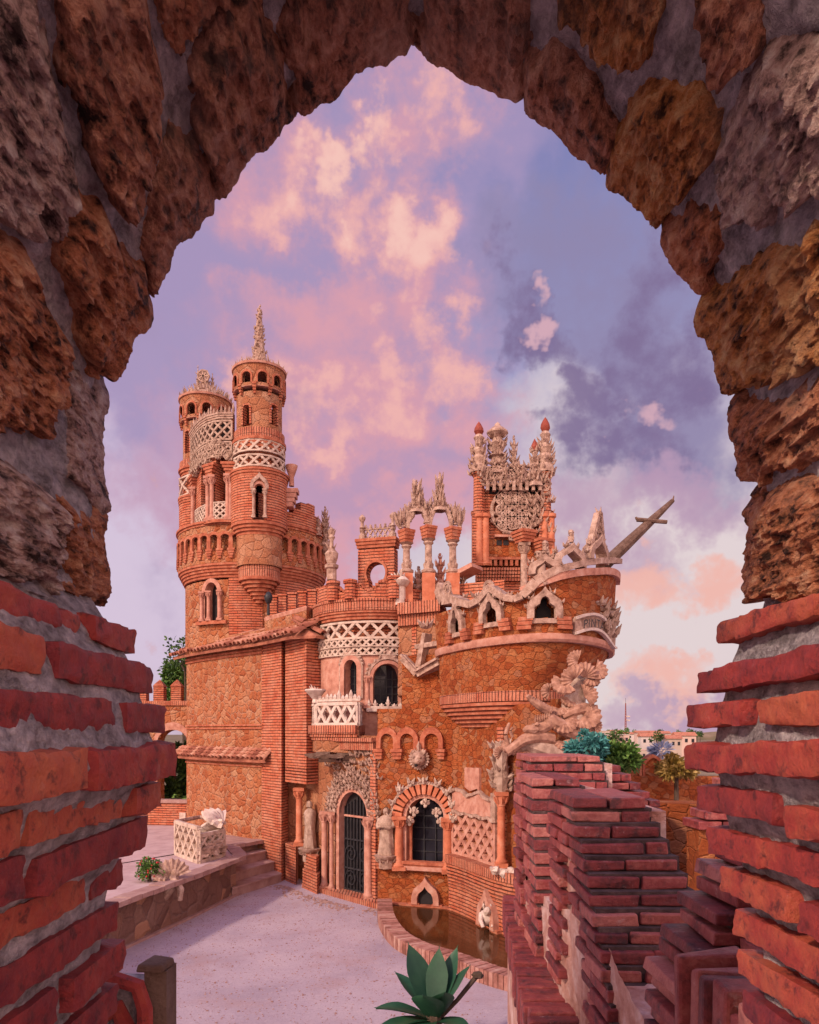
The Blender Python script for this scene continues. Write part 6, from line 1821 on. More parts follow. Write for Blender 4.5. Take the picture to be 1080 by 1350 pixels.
# ------------------------------------------------------------------ plants
def leaf_quad(mb, p, d, L, w_, rn):
    d = Vector(d).normalized(); s = d.cross(Vector((rn.uniform(-1, 1), rn.uniform(-1, 1), rn.uniform(-1, 1)))).normalized()
    p = Vector(p); q = p + d * L * .5; e = p + d * L + Vector((0, 0, -L * .15))
    mb.cur = rn.random(); mb.add([p, q + s * w_, e, q - s * w_], [(0, 1, 2, 3)])
def crown(mb, c, r, n, L, rn, clumps=14):
    cl = []
    for k in range(clumps):
        a, b = rn.uniform(0, 2 * PI), rn.uniform(-.6, 1); q = rn.uniform(.45, .95)
        cl.append((c[0] + r[0] * q * math.cos(a) * math.sqrt(max(0, 1 - b * b * .8)), c[1] + r[1] * q * math.sin(a) * math.sqrt(max(0, 1 - b * b * .8)), c[2] + r[2] * q * b, rn.uniform(.22, .42)))
    for k in range(n):
        x, y, z, q = rn.choice(cl)
        g = Vector((rn.gauss(0, 1), rn.gauss(0, 1), rn.gauss(0, 1))).normalized() * rn.random() ** .4
        leaf_quad(mb, (x + g.x * r[0] * q, y + g.y * r[1] * q, z + g.z * r[2] * q), (g.x + rn.uniform(-.4, .4), g.y + rn.uniform(-.4, .4), g.z + rn.uniform(-.2, .6)), L * rn.uniform(.7, 1.3), L * .28, rn)
    return cl
def tree(name, label, cat, base, h, r, n, L, mat, seed, group=None, trunk=.16):
    rn = random.Random(seed); t = thing(name, label, cat, base, group)
    c = (base[0], base[1], base[2] + h - r[2] * .8)
    mb = MB(); cl = crown(mb, c, r, n, L, rn); mb.build('crown', mat, t, False)
    mb = MB(); top = Vector(c)
    mb.tube([base, (base[0] + .1, base[1], base[2] + (h - r[2]) * .6), tuple(top)], [trunk, trunk * .75, trunk * .3], 8)
    for x, y, z, q in cl[:7]: mb.tube([(base[0] + .08, base[1], base[2] + max(.2, h - r[2] * 1.6)), ((base[0] + x) / 2, (base[1] + y) / 2, (c[2] + z) / 2 - .1 * r[2]), (x, y, z)], [trunk * .5, trunk * .3, trunk * .08], 5)
    mb.build('trunk', m_trunk, t); return t

# ------------------------------------------------------------------ terrace, steps and the things on it (left)
TH = 1.08
TE = Path([XY(350, 24.3), (-5.5, 22.8), XY(311, 20.9), XY(250, 18.3), XY(165, 15.8), XY(60, 13.4), (-6.2, 10.5)])
tl = [TE(u, 0)[:2] for u in TE.c]
terr = thing('raised_terrace', 'raised courtyard terrace with a low rubble retaining wall and stone edge', 'terrace', (-7, 19, 0))
inner = [XY(347, 24.0), XY(300, 25.9), XY(246, 29.3), XY(250, 33), (-13.5, 35.5), (-13.5, 10.5)]
mb = MB(); mb.prism(tl[::-1] + inner, 0, TH - .04, top=False); mb.build('retaining_wall', m_wallg, terr, False)
mb = MB(); mb.prism(tl[::-1] + inner, TH - .036, TH); mb.build('terrace_floor', m_pave, terr, False)
mb = MB(); n = int(TE.L / .42)
for k in range(n):
    u0, u1 = TE.L * k / n + .008, TE.L * (k + 1) / n - .008
    mb.cur = random.random(); bar(mb, lambda u, v, d: TE(u, TH - .04 + d, v), (u0, -.12), (u1, -.12), .4, -.03 + random.uniform(-.005, .005), .075 + random.uniform(-.01, .01))
mb.build('edge_coping', m_step, terr, False)
mb = MB(); n = int(TE.L / .3)
wall(mb, TE, 0, TE.L, 0, .06, .2, .12, None, .2); mb.build('wall_foot', m_step, terr)
st = thing('stone_steps', 'four worn stone steps from the courtyard up to the terrace beside the keep', 'steps', (*XY(340, 22), 0))
A0, B0 = Vector(XY(306, 20.6)), Vector(XY(371, 22.75)); bk = Vector((-.56, 1.0))
for k in range(4):
    mb = MB(); z = .27 * (k + 1); a, b = A0 + bk * (.5 * k), B0 + bk * (.5 * k)
    mb.prism([tuple(a), tuple(b), tuple(b + bk * 1.7), tuple(a + bk * 1.7)], 0 if k == 0 else z - .272, z - .045 - (0.002 if k == 3 else 0))
    mb.prism([tuple(a - bk * .04), tuple(b - bk * .04), tuple(b + bk * 1.7), tuple(a + bk * 1.7)], z - .044, z + .003 * k); mb.build('step', m_step, st, False)
# pierced stone chest
TP = lambda px, py: (lambda Y: ((px - CX) * Y / F, Y, TH))((CZ - TH) * F / (py - HY))
c0, c1, c2 = Vector(TP(231, 1127)), Vector(TP(262, 1139)), Vector(TP(296, 1129))
ch = thing('stone_chest', 'pale pierced stone chest open on top, beside the terrace steps', 'chest', tuple(c1))
CP = Path([c0[:2], c1[:2], c2[:2]]); hch = .92
back = c0 + c2 - c1
mb = MB(); lattice(mb, CP, .03, CP.c[1] - .02, TH + .04, TH + hch, .42, .07, -.06, .02, .1); lattice(mb, CP, CP.c[1] + .02, CP.L - .03, TH + .04, TH + hch * .78, .4, .07, -.06, .02, .1); mb.build('pierced_side', m_cream, ch, False)
mb = MB(); mb.prism([tuple(c0.lerp(back, .05)[:2]), tuple(c1.lerp(back, .05)[:2]), tuple(c2.lerp(back, .05)[:2]), tuple(back[:2])], TH, TH + hch * .72); mb.build('chest_body', m_statue, ch, False)
mb = MB(); r3 = random.Random(3)
for k in range(12): mb.box(tuple(c1.lerp(c2, .1 + .07 * k) + Vector((0, .02, .2 + .06 * (k % 5)))), (.3, .2, .09), .6, jit=.03)
mb.build('stone_course', m_pale, ch, False)
mb = MB(); a = c0 + Vector((0, 0, hch + .02)); 
for p, q in ((c0, back), (back, c2)): mb.tube([p + Vector((0, 0, hch)), q + Vector((0, 0, hch))], .06, 6)
mb.build('rim', m_pale, ch)
sp = c1.lerp(c2, .35) + (back - c1) * .35 + Vector((0, 0, hch * .72))
gs = thing('giant_shell', 'big white scallop shell lying on the pierced stone chest', 'shell', tuple(sp))
mb = MB(); shell(mb, sp + Vector((.4, .1, .15)), .62, (-.3, -.3, 1), (-1, -.25, .35), 8, .2, .05); shell(mb, sp + Vector((.42, .12, .12)), .6, (.2, -.6, -.8), (-1, -.2, .1), 8, .2, .05); mb.build('ribbed_valve', m_white, gs)
# flowering bush and shell basin on the wall
bp = Vector(TP(197, 1162))
fb = thing('flowering_bush', 'small round green bush dotted with red flowers on the terrace', 'bush', tuple(bp))
rn = random.Random(6); mb = MB(); crown(mb, (bp.x, bp.y, bp.z + .26), (.27, .26, .25), 1400, .062, rn, 22); mb.build('foliage', m_leafg, fb, False)
mb = MB()
for k in range(34):
    g = Vector((rn.gauss(0, 1), rn.gauss(0, 1) - .5, rn.gauss(0, 1) + .4)).normalized(); mb.blob((bp.x + g.x * .27, bp.y + g.y * .26, bp.z + .27 + g.z * .26), .022, 4, 6)
mb.build('blossoms', m_flower, fb)
mb = MB(); mb.tube([bp, bp + Vector((0, 0, .3))], [.05, .03], 6); mb.build('stem', m_trunk, fb)
u, _ = uz(TE, 226, 1165); sb = thing('shell_basin', 'fan shell and little leaning figure of pale stone on the terrace wall edge', 'ornament', TE(u, TH + .02))
mb = MB(); P = Vector(TE(u, TH + .04, .02)); shell(mb, P + Vector((.05, 0, .0)), .42, (.25, -1, .35), (-.25, .1, 1), 9, .2, .05); shell(mb, P + Vector((-.1, -.05, .02)), .3, (0, -.3, 1), (-1, -.4, .15), 8, .2, .05); mb.build('fan_shell', m_pale, sb)
mb = MB(); P = Vector(TE(u, TH + .02, .1)); mb.tube([P + Vector((.12, 0, .12)), P + Vector((.22, -.12, .0)), P + Vector((.02, -.2, -.32)), P + Vector((-.2, -.26, -.62))], [.1, .15, .12, .07], 8); mb.tube([P + Vector((.2, -.12, .02)), P + Vector((.36, -.2, -.2)), P + Vector((.36, -.22, -.45))], [.09, .09, .06], 7); mb.blob(P + Vector((.2, -.05, .16)), (.11, .1, .12), 6, 8); mb.build('draped_figure', m_pale, sb)
# low wall, gate wall and greenery left of the keep
lw = thing('low_brick_wall', 'low brick wall in front of the green archway at far left', 'wall', (*XY(215, 27.5), TH))
mb = MB(); LW = Path([XY(120, 28.2), XY(252, 27.6)]); wall(mb, LW, 0, LW.L, 1.0, 2.0, .2, 0, None, .3); mb.build('wall_body', m_brick, lw)
mb = MB(); wall(mb, LW, -.05, LW.L, 1.904, 2.02, .3, .06, None, .42); mb.build('coping', m_step, lw)
mb = MB(); q = uz(LW, 241, 1076); bar(mb, LW, (q[0] - .12, q[1]), (q[0] + .12, q[1]), .26, 0, .03); mb.build('notice_plate', m_white, lw, False)
gw = thing('gate_wall', 'rubble gate wall with an arched opening and merlons left of the keep', 'wall', (*XY(215, 31), .6))
GW = Path([XY(20, 32.0), XY(252, 31.0)]); zw = lambda y: CZ + (HY - y) * .031
gu_, _ = uz(GW, 228, 1000); hg = arch(1.3, .5, zw(978), zw(962), 'round', 12, gu_)
mb = MB(); wall(mb, GW, 0, GW.L, .4, zw(930), .1, 0, lambda u, z: inside(hg, u, z), .0); reveal(mb, GW, hg, -.6, 0); mb.build('wall_body', m_rubble, gw)
mb = MB(); ring(mb, GW, hg, arch(1.6, .5, zw(978), zw(952), 'round', 12, gu_), -.02, .05); mb.build('arch_surround', m_rose, gw)
mb = MB(); wall(mb, GW, 0, GW.L, zw(930), zw(924), .3, .08, None, .5); mb.build('coping', m_brick2, gw)
for px in (60, 85, 110, 135, 160, 185, 208, 231):
    mb = MB(); u, _ = uz(GW, px, 910); x, y, _z = GW(u, 0, -.2); mb.box((x, y, zw(924) + .3), (.42, .4, .6)); mb.lathe((x, y, zw(924) + .6), [(.33, 0), (.22, .12), (0, .3)], 4, rot=PI / 4); mb.build('merlon', m_brick, gw, False)
tree('broadleaf_tree', 'green leafy tree rising behind the gate wall left of the keep', 'tree', (*XY(241, 38), 0), 7.7, (1.15, 1.1, 1.3), 3600, .20, m_leafg, 3)
tree('dark_shrub', 'dark shrub seen through the arched opening of the gate wall', 'shrub', (*XY(226, 33.6), 0), 3.9, (1.6, .9, 2.0), 3600, .26, m_leafd, 4)
tree('thin_tree', 'sparse twiggy tree top poking out behind the keep eave', 'tree', (*XY(243, 36), 0), 8.9, (.9, .8, 1.0), 500, .2, m_leafd, 5, None, .09)
pr = random.Random(8); pb = Vector((*XY(229, 30.2), TH))
pp = thing('fan_palm', 'small green palm with drooping fronds before the gate arch', 'palm', tuple(pb))
mb = MB()
for k in range(16):
    a = 2 * PI * k / 16 + pr.uniform(-.2, .2); L = pr.uniform(.7, 1.15); e = pr.uniform(.5, 1.3)
    for q in range(9):
        t = q / 9; p = pb + Vector((math.cos(a) * L * t, math.sin(a) * L * t, .5 + L * (e * t - 1.0 * t * t)))
        for s in (-1, 1): leaf_quad(mb, p, (math.cos(a) - s * .8 * math.sin(a), math.sin(a) + s * .8 * math.cos(a), .05), .34 * (1 - .5 * t), .035, pr)
mb.build('frond', m_leafg, pp, False)
mb = MB(); mb.tube([pb, pb + Vector((0, 0, .55))], [.12, .09], 8); mb.build('trunk', m_trunk, pp)

# ------------------------------------------------------------------ pond
gp = lambda px, py, z=0: (lambda Y: ((px - CX) * Y / F, Y))((CZ - z) * F / (py - HY))
PC = Path([gp(508, 1198), gp(511, 1222), gp(530, 1248), gp(566, 1266), (gp(600, 1276)), gp(640, 1292), gp(690, 1306), gp(760, 1312)], 6)
pond = thing('pond', 'curved brick edged pond of brown water at the foot of the facade', 'pond', (1.2, 15.5, 0))
mb = MB(); n = int(PC.L / .105)
for k in range(n):
    u0, u1 = PC.L * k / n + .008, PC.L * (k + 1) / n - .008
    hh = .26 + random.uniform(-.008, .008); mb.cur = random.random()
    q = [PC(u0, 0, .2)[:2], PC(u1, 0, .2)[:2], PC(u1, 0, -.17)[:2], PC(u0, 0, -.17)[:2]]
    mb.prism(q[::-1] if False else q, .0, hh)
mb.build('brick_kerb', m_kerb, pond, False)
mb = MB(); wall(mb, PC, 0, PC.L, 0, .245, .15, .185, None, .34); mb.build('kerb_core', m_kerb, pond)
wp = [PC(u, 0, -.1)[:2] for u in lin(0, PC.L, 24)] + [(3.4, 16.2)] + [FA(u, 0, .1)[:2] for u in lin(FA.L, 0.5, 20)]
mb = MB(); mb.add([(x, y, .09) for x, y in wp], [tuple(range(len(wp)))]); mb.build('water', m_water, pond, False)

rn = random.Random(77); mb = MB()
for k in range(1500):
    if k % 2: u = rn.uniform(0, TE.L); x, y, _z = TE(u, 0, .15 + abs(rn.gauss(0, .35)))
    else: q = DW if rn.random() < .5 else FA; u = rn.uniform(0, q.L * .5 if q is FA else q.L); x, y, _z = q(u, 0, (.75 if q is DW else .45) + abs(rn.gauss(0, .25)))
    r_ = rn.uniform(.012, .045); mb.cur = rn.random(); mb.blob((x, y, r_ * .3), (r_, r_ * rn.uniform(.6, 1), r_ * .6), 3, 5, .3)
for k in range(5200):
    x, y = rn.uniform(-5.5, 1.2), rn.uniform(10.8, 21); r_ = rn.uniform(.005, .017) * (1.6 if rn.random() < .06 else 1); mb.cur = rn.random()
    if y > 12.9 and x > -.6 and y > 20 - 5.2 * (x + .6): continue
    mb.blob((x, y, r_ * .3), (r_, r_ * rn.uniform(.6, 1), r_ * .6), 3, 5, .3)
g_ = mb.build('gravel', m_step, None, False); struct(g_, 'stuff', 'loose pebbles and grit scattered over the courtyard and along its walls', 'gravel')
# ------------------------------------------------------------------ agave
ag = Vector(((572 - CX) * 10.2 / F, 10.2, 0)); zt_ = CZ - .376 * 10.2
av = thing('agave', 'broad leaved dark green agave rosette in the foreground of the courtyard', 'agave', tuple(ag))
def agave_leaf(b, d, L, w_, lift, droop, seed):
    d = Vector(d).normalized(); sd = d.cross(Vector((0, 0, 1))).normalized(); nu, nv = 10, 6; pts = []
    for i in range(nu + 1):
        t = i / nu; wd = w_ * (math.sin(min(1, t * 1.25 + .18) * PI * .5) if t < .55 else (1 - ((t - .55) / .45) ** 1.6)) * (1 if t > .0 else .8)
        wd = max(wd, .002); c = Vector(b) + d * (L * t * math.cos(lift)) + Vector((0, 0, L * (math.sin(lift) * t - droop * t * t)))
        for lay in (0, 1):
            for j in range(nv + 1):
                s = j / nv * 2 - 1; pts.append(tuple(c + sd * (wd * s) + Vector((0, 0, .22 * wd * s * s - .025 * lay * (1 - s * s)))))
    m = nv + 1; fs = []
    for i in range(nu):
        for lay in (0, 1):
            for j in range(nv):
                a = (2 * i + lay) * m + j; c_ = (2 * (i + 1) + lay) * m + j
                q = (a, a + 1, c_ + 1, c_); fs.append(q if lay == 0 else q[::-1])
    mb = MB(); mb.add(pts, fs); mb.tube([pts[nu * 2 * m + 3], Vector(pts[nu * 2 * m + 3]) + (Vector(pts[nu * 2 * m + 3]) - Vector(pts[(nu - 1) * 2 * m + 3])) * .35], [.008, .002], 4)
    mb.build('leaf', m_agave, av, True, None, 60)
top = Vector((ag.x, ag.y, zt_ - .05))
for d, L, w_, li, dr in (((-.9, -.1, 0), .85, .13, .55, .25), ((-.28, .3, 0), 1.05, .16, 1.2, .05), ((.3, .35, 0), 1.02, .11, 1.15, .05), ((-1, -.35, 0), .92, .12, .25, .35), ((-.25, -.75, 0), .72, .17, .95, .1), ((.22, -.6, 0), .62, .16, 1.05, .05),
                         ((-.55, .5, 0), .95, .1, .85, .2), ((.45, .1, 0), .9, .12, 1.1, .1), ((.7, -.5, 0), .6, .12, .3, .3), ((-.5, -.9, 0), .7, .14, .2, .3), ((.1, .8, 0), .8, .12, .8, .2), ((.05, .15, 0), .9, .12, 1.4, .0)):
    agave_leaf(tuple(top), d, L * 1.05, w_ * 1.35, li * .92, dr, 1)
mb = MB(); mb.tube([ag, (ag.x + .02, ag.y, zt_ * .5), tuple(top + Vector((0, 0, .1)))], [.12, .1, .11], 9); mb.build('stem', m_trunk, av)
mb = MB(); a = top + Vector((.1, 0, .06)); mb.tube([a, a + Vector((.22, .05, .2)), a + Vector((.48, .1, .5))], [.035, .03, .035], 7); mb.blob(a + Vector((.5, .1, .52)), (.09, .06, .05), 5, 7, .3); mb.build('dry_stalk', m_trunk, av)

# ------------------------------------------------------------------ brick battlements running away on the right
def brick_row(mb, x0, x1, y0, y1, z0, z1, seed, L=.30, axis='x'):
    """one course of separate bricks filling a rectangle, with uneven fronts"""
    rn = random.Random(seed); span = (x1 - x0) if axis == 'x' else (y1 - y0); p = -rn.random() * L * .6
    while p < span:
        a, b = max(0, p), min(span, p + L * rn.uniform(.85, 1.15))
        if b - a > .04:
            mb.cur = rn.random(); j = rn.uniform(-.012, .012)
            if axis == 'x': mb.box(((x0 + x0 + a + b) / 2, (y0 + y1) / 2 + j, (z0 + z1) / 2), (b - a - .012, y1 - y0, z1 - z0), jit=.006)
            else: mb.box(((x0 + x1) / 2 + j, (y0 + y0 + a + b) / 2, (z0 + z1) / 2), (x1 - x0, b - a - .012, z1 - z0), jit=.006)
        p = b
def subdiv(o, bevel=.008):
    b = o.modifiers.new('bevel', 'BEVEL'); b.width = bevel; b.segments = 2; b.limit_method = 'ANGLE'
    return o
BTL = thing('battlement_wall', 'old plastered parapet wall with a ledge of upright bricks below the brick merlons', 'wall', (1.0, 5, 0))
X0 = .87
WP = Path([(X0, 6.12), (X0, 2.2)])
mb = MB()
us = lin(0, WP.L, 150)
def wtop(u): 
    y = 6.12 - u; return 3.45 + .12 * math.sin(y * 2.1)
vs2 = lin(0, 1, 46); rnz = lambda p: fbm(np.array([p]), 5, 4, .55, 5)[0] * .035
pts = np.array([(X0, 6.12 - u, 2.0 + (wtop(u) - 2.0) * v) for v in vs2 for u in us]); dd = fbm(pts, 6, 5, .6, 3) * .012 - .012
pts[:, 0] -= dd
m = len(us); mb.add([tuple(p) for p in pts], [(j * m + i, j * m + i + 1, (j + 1) * m + i + 1, (j + 1) * m + i) for j in range(len(vs2) - 1) for i in range(m - 1)])
mb.build('plaster_face', m_plaster, BTL)
mb = MB(); mb.box((X0 + .33, 4.15, 1.7), (.6, 3.9, 3.4)); mb.box((X0 + .85, 7.2, 1.54), (1.1, 2.2, 3.08)); mb.build('wall_core', m_plaster, BTL, False)
mb = MB(); y = 7.9; k = 0                                   # ledge of upright bricks
LP = Path([(.875, 7.0), (.82, 6.5), (.75, 5.4), (.66, 4.4), (.64, 3.0)], 5)
n = int(LP.L / .105)
for k in range(n):
    u0, u1 = LP.L * k / n + .01, LP.L * (k + 1) / n - .012
    mb.cur = random.random() * .5; j = random.uniform(-.015, .015)
    q = [LP(u0, 0, .02 + j)[:2], LP(u1, 0, .02 + j)[:2], LP(u1, 0, -.34)[:2], LP(u0, 0, -.34)[:2]]
    z = 3.0 + random.uniform(-.015, .015); mb.prism(q, z - .24, z)
subdiv(mb.build('upright_brick_ledge', m_wbrick, BTL, False), .01)
mb = MB(); wall(mb, LP, 0, LP.L, 0, 2.78, .4, -.03); mb.build('ledge_base', m_plaster, BTL)
def merlon(label, y0, y1, x1, z0, z1, n, step, seed, X0=X0):
    """stack of brick courses; the near end steps out course by course toward the viewer"""
    t = thing('brick_merlon', label, 'merlon', (X0 + .2, (y0 + y1) / 2, z0), 'brick merlons on the parapet')
    pitch = (z1 - z0) / n; mb = MB(); mb2 = MB(); rn = random.Random(seed)
    for k in range(n):
        zb = z0 + pitch * k; zt = zb + pitch * .76; ys = y0 + step * (k / (n - 1)) ** 1.6
        w_ = x1 - .16 * (k / n) ** 2
        mb2.box(((X0 + w_) / 2, ys + .16, zb + pitch / 2), (w_ - X0 + .015, .27, pitch + (.0 if k else -.001) - .0005 * (k % 2)), jit=.004)
        brick_row(mb, X0 - .03 + rn.uniform(-.015, .01), w_, ys, ys + .30, zb, zt, seed * 50 + k)
        brick_row(mb, X0 - .02 + rn.uniform(-.02, .01), w_ - .05, ys + .30, ys + .5 + .1 * (k % 2), zb, zt, seed * 60 + k)
        brick_row(mb, X0 - .03 + rn.uniform(-.02, .01), x1 - .1, y1 - .28 - .12 * (k % 2), y1, zb, zt, seed * 70 + k)
    subdiv(mb.build('brick_course_stack', m_wbrick, t, False))
    mb2.build('mortar_joint', m_joint, t, False)
    mb = MB(); mb.box(((X0 + x1) / 2 - .008, (y0 + step + y1) / 2, (z0 + z1) / 2 - .012), (x1 - X0 - .09, y1 - y0 - step - .06, z1 - z0 - .02), jit=.01); mb.build('mortar_core', m_plaster, t, False)
    mb = MB()
    brick_row(mb, X0 - .02, x1 - .16, y0 + step, y1, z1 - .004 + .004, z1 + .055, seed * 90, .42); subdiv(mb.build('merlon_cap', m_wbrick, t, False))
    return t
merlon('nearest stepped brick merlon, its courses stepping down toward the archway', 3.15, 4.62, 1.40, 3.05, 4.10, 15, .80, 3)
merlon('second dark brick merlon, just beyond the nearest stepped one', 5.05, 6.1, 1.36, 3.0, 4.12, 13, .25, 4)
merlon('third brick merlon below the shell sculpture, farther along the parapet', 7.0, 8.0, 1.95, 3.1, 4.22, 13, .1, 5, 1.14)
# cross wall with low merlons behind, against the town
CW = thing('far_parapet', 'farther brick parapet with small rounded merlons in front of the town', 'wall', (3, 10, 0))
CWP = Path([(1.7, 8.6), (3.1, 8.2), (4.6, 7.9)])
mb = MB(); wall(mb, CWP, 0, CWP.L, 0, 3.72, .3, 0, None, .4); mb.build('wall_body', m_hull, CW)
mb = MB(); brick_row(mb, 1.4, 2.62, 7.85, 8.3, 3.63, 3.7, 299)
for k in range(5): brick_row(mb, 1.7 - .06 * k, 2.6 - .1 * k, 7.85, 8.3, 3.72 + .09 * k, 3.79 + .09 * k, 300 + k)
subdiv(mb.build('broken_brick_end', m_wbrick, CW, False))
mb = MB(); mb.box((3.5, 7.1, 1.8), (1.7, .3, 3.6))
mb.build('side_wall', m_hull, CW, False)
mb = MB()
for k in range(7): brick_row(mb, 2.62 + .07 * k, 4.2, 6.9 - .02 * k, 7.3, 3.606 + .095 * k, 3.68 + .095 * k, 320 + k)
subdiv(mb.build('broken_brick_end', m_wbrick, CW, False))
for px in (692, 721):
    px = 832 if px < 700 else 861; x, y = XY(px, 20); z0 = Zp(1017, 20)
    rm = thing('rounded_merlon', 'small round topped rubble merlon in front of the town, %s' % ('left of the pair' if px < 840 else 'right of the pair'), 'merlon', (x, y, z0), 'round merlons')
    RP = Path([(x - .3, y), (x + .3, y)]); mb = MB(); slab(mb, RP, arch(.42, z0 - .6, z0 + .12, z0 + .36, 'point', 10, .3), -.3, 0); mb.build('stone_body', m_hull, rm, False)
    mb = MB(); ring(mb, RP, arch(.42, z0 - .6, z0 + .12, z0 + .36, 'point', 10, .3), arch(.56, z0 - .6, z0 + .12, z0 + .45, 'point', 10, .3), -.32, .04); mb.build('brick_edge', m_ring, rm, False)
mb = MB(); lp = thing('low_garden_wall', 'low rubble wall carrying the small round merlons', 'wall', (6, 20, 0)); RP = Path([(4.0, 20.02), (8.5, 19.7)]); wall(mb, RP, 0, RP.L, 0, Zp(1023, 20), .3, 0, None, .35); mb.build('wall_body', m_hull, lp)
# close pier of glossy bricks at the right, and the brick sill beside the jamb
pier = thing('brick_pier', 'dark glossy brick pier with toothed edge beside the right jamb', 'pier', (1.0, 2.5, 0))
mb = MB(); mj = MB()
for k in range(16):
    mj.box((1.12 + max(0, k - 8) * .03, 2.47, 3.25 + .055 * k + .02), (.44, .27, .0552))
    z = 3.25 + .055 * k; off = max(0, k - 8) * .03
    brick_row(mb, .80 + off + (.03 if k % 2 else 0), 1.35, 2.28 + .02 * (k % 2), 2.62, z, z + .042, 400 + k, .24)
    if k > 7: brick_row(mb, .9 + off, 1.5, 2.0, 2.28, z - .02, z + .024, 430 + k, .24)
subdiv(mb.build('toothed_course', m_wbrick, pier, False), .006); mj.build('mortar_joint', m_joint, pier, False)
mb = MB(); mb.box((1.14, 2.46, 1.6), (.5, .28, 3.3)); mb.build('mortar_core', m_plaster, pier, False)
mb = MB(); kx = .52
rn = random.Random(17)
sl = thing('sill_block', 'weathered pinkish brick sill outside the right jamb, bottom right corner', 'sill', (.62, 1.45, 3.9))
for k in range(6):
    mb = MB(); mb.cur = rn.random(); mb.box((.64 + rn.uniform(-.006, .006), 1.62 - .062 * k, 3.77 + rn.uniform(-.025, .02)), (.13, .05, .48), rn.uniform(-.1, .1), jit=.011); subdiv(mb.build('upright_brick', m_wbrick, sl, False), .008)
for k in range(5):
    mb = MB(); mb.cur = rn.random(); mb.box((.735 + .062 * k, 1.30, 3.77 + rn.uniform(-.025, .02)), (.05, .13, .48), rn.uniform(-.1, .1), jit=.011); subdiv(mb.build('upright_brick', m_wbrick, sl, False), .008)
mb = MB(); us_ = lin(.60, 1.05, 40); vs_2 = lin(1.25, 1.66, 36); P_ = np.array([(x, y, 3.985) for y in vs_2 for x in us_]); P_[:, 2] += .012 * fbm(P_, 18, 4, .6, 3)
mb.add([tuple(p) for p in P_], [(b * 41 + a_, b * 41 + a_ + 1, (b + 1) * 41 + a_ + 1, (b + 1) * 41 + a_) for b in range(36) for a_ in range(40)]); mb.box((.83, 1.46, 3.7), (.36, .3, .5)); mb.build('mortar_bed', m_plaster, sl, True)
# stub post at the lower left
pt = thing('stub_post', 'grey weathered stub post with a chipped cap at the lower left', 'post', (-.45, 1.35, 3.6))
mb = MB(); x, y = XY(208, 1.35); mb.prism([(x - .017, y - .02), (x + .022, y - .02), (x + .024, y + .03), (x - .015, y + .03)], 3.4, Zp(1276, 1.35)); mb.build('shaft', m_wood, pt, False)
mb = MB(); z = Zp(1276, 1.35); mb.prism([(x - .030, y - .03), (x + .018, y - .034), (x + .026, y + .02), (x - .02, y + .04)], z, z + .014, scale=.9); subdiv(mb.build('cap', m_wood, pt, False), .004)
ct = thing('curved_tile', 'red curved clay tile set in mortar beside the stub post', 'tile', (-.5, 1.3, 3.7))
mb = MB(); zz = Zp(1291, 1.3); xx = XY(160, 1.3)[0]
mb.tube([(xx - .06, 1.3, zz - .01), (xx - .01, 1.3, zz), (xx + .028, 1.3, zz - .012), (xx + .04, 1.3, zz - .05), (xx + .043, 1.3, zz - .2)], .014, 8); mb.build('tile_rim', fs_brick, ct)
mb = MB(); mb.tube([(xx - .05, 1.31, zz - .07), (xx - .01, 1.31, zz - .055), (xx + .006, 1.31, zz - .09), (xx + .008, 1.31, zz - .2)], .017, 8); mb.build('inner_rim', fs_brick, ct)
mb = MB(); mb.box((xx - .06, 1.37, zz - .17), (.15, .08, .3), jit=.01); mb.build('mortar_bed', fs_mortar, ct, False)

# ------------------------------------------------------------------ planting and town beyond
def bush(name, label, px, py_top, py_bot, Y, wpx, mat, seed, n=1600, L=.12, grp=None):
    rn = random.Random(seed); x, y = XY(px, Y); z0, z1 = Zp(py_bot, Y), Zp(py_top, Y); t = thing(name, label, 'bush', (x, y, 0), grp)
    mb = MB(); crown(mb, (x, y, (z0 + z1) / 2), (wpx / 2 * Y / F, .6, (z1 - z0) / 2), n, L, rn, 20); mb.build('foliage', mat, t, False)
    mb = MB(); mb.tube([(x, y, 0), (x, y, (z0 + z1) / 2)], [.1, .05], 6); mb.build('stem', m_trunk, t)
bush('teal_bush', 'blue green bush behind the merlons below the shell sculpture', 774, 966, 1012, 12.5, 46, m_leafb, 1, 2200, .09)
bush('green_bush', 'bright green feathery bush right of the blue green one', 806, 978, 1022, 13, 56, m_leafg, 2, 2200, .11)
bush('yellow_bush', 'low olive yellow bush right of the round merlons', 892, 1000, 1026, 19, 44, m_leafy, 9, 1800, .16)
px, py = XY(872, 26); fp = thing('blue_fan_palm', 'small blue grey fan palm on a pale trunk above the round merlons', 'palm', (px, py, 0))
mb = MB(); rn = random.Random(5); c = Vector((px, py, Zp(992, 26)))
for k in range(46):
    g = Vector((rn.gauss(0, 1), rn.gauss(0, 1), rn.gauss(0, .8) + .2)).normalized()
    for q in range(5): leaf_quad(mb, c + g * .18, g + Vector((rn.uniform(-.4, .4), rn.uniform(-.4, .4), rn.uniform(-.4, .4))), .38, .03, rn)
mb.build('frond', m_leafv, fp, False)
mb = MB(); mb.tube([(px, py, 0), (px, py, c.z)], [.14, .1], 8); mb.build('trunk', m_white, fp)
hr = random.Random(40)
m_house = [mat_noise('cream_render', (.36, .28, .24), (.44, .35, .30), (.5, .42, .36), .5, .9, .1), mat_noise('pink_render', (.5, .34, .3), (.56, .4, .35), (.6, .45, .4), .5, .9, .1), mat_noise('white_render', (.46, .40, .38), (.54, .47, .45), (.6, .53, .5), .5, .9, .1)]
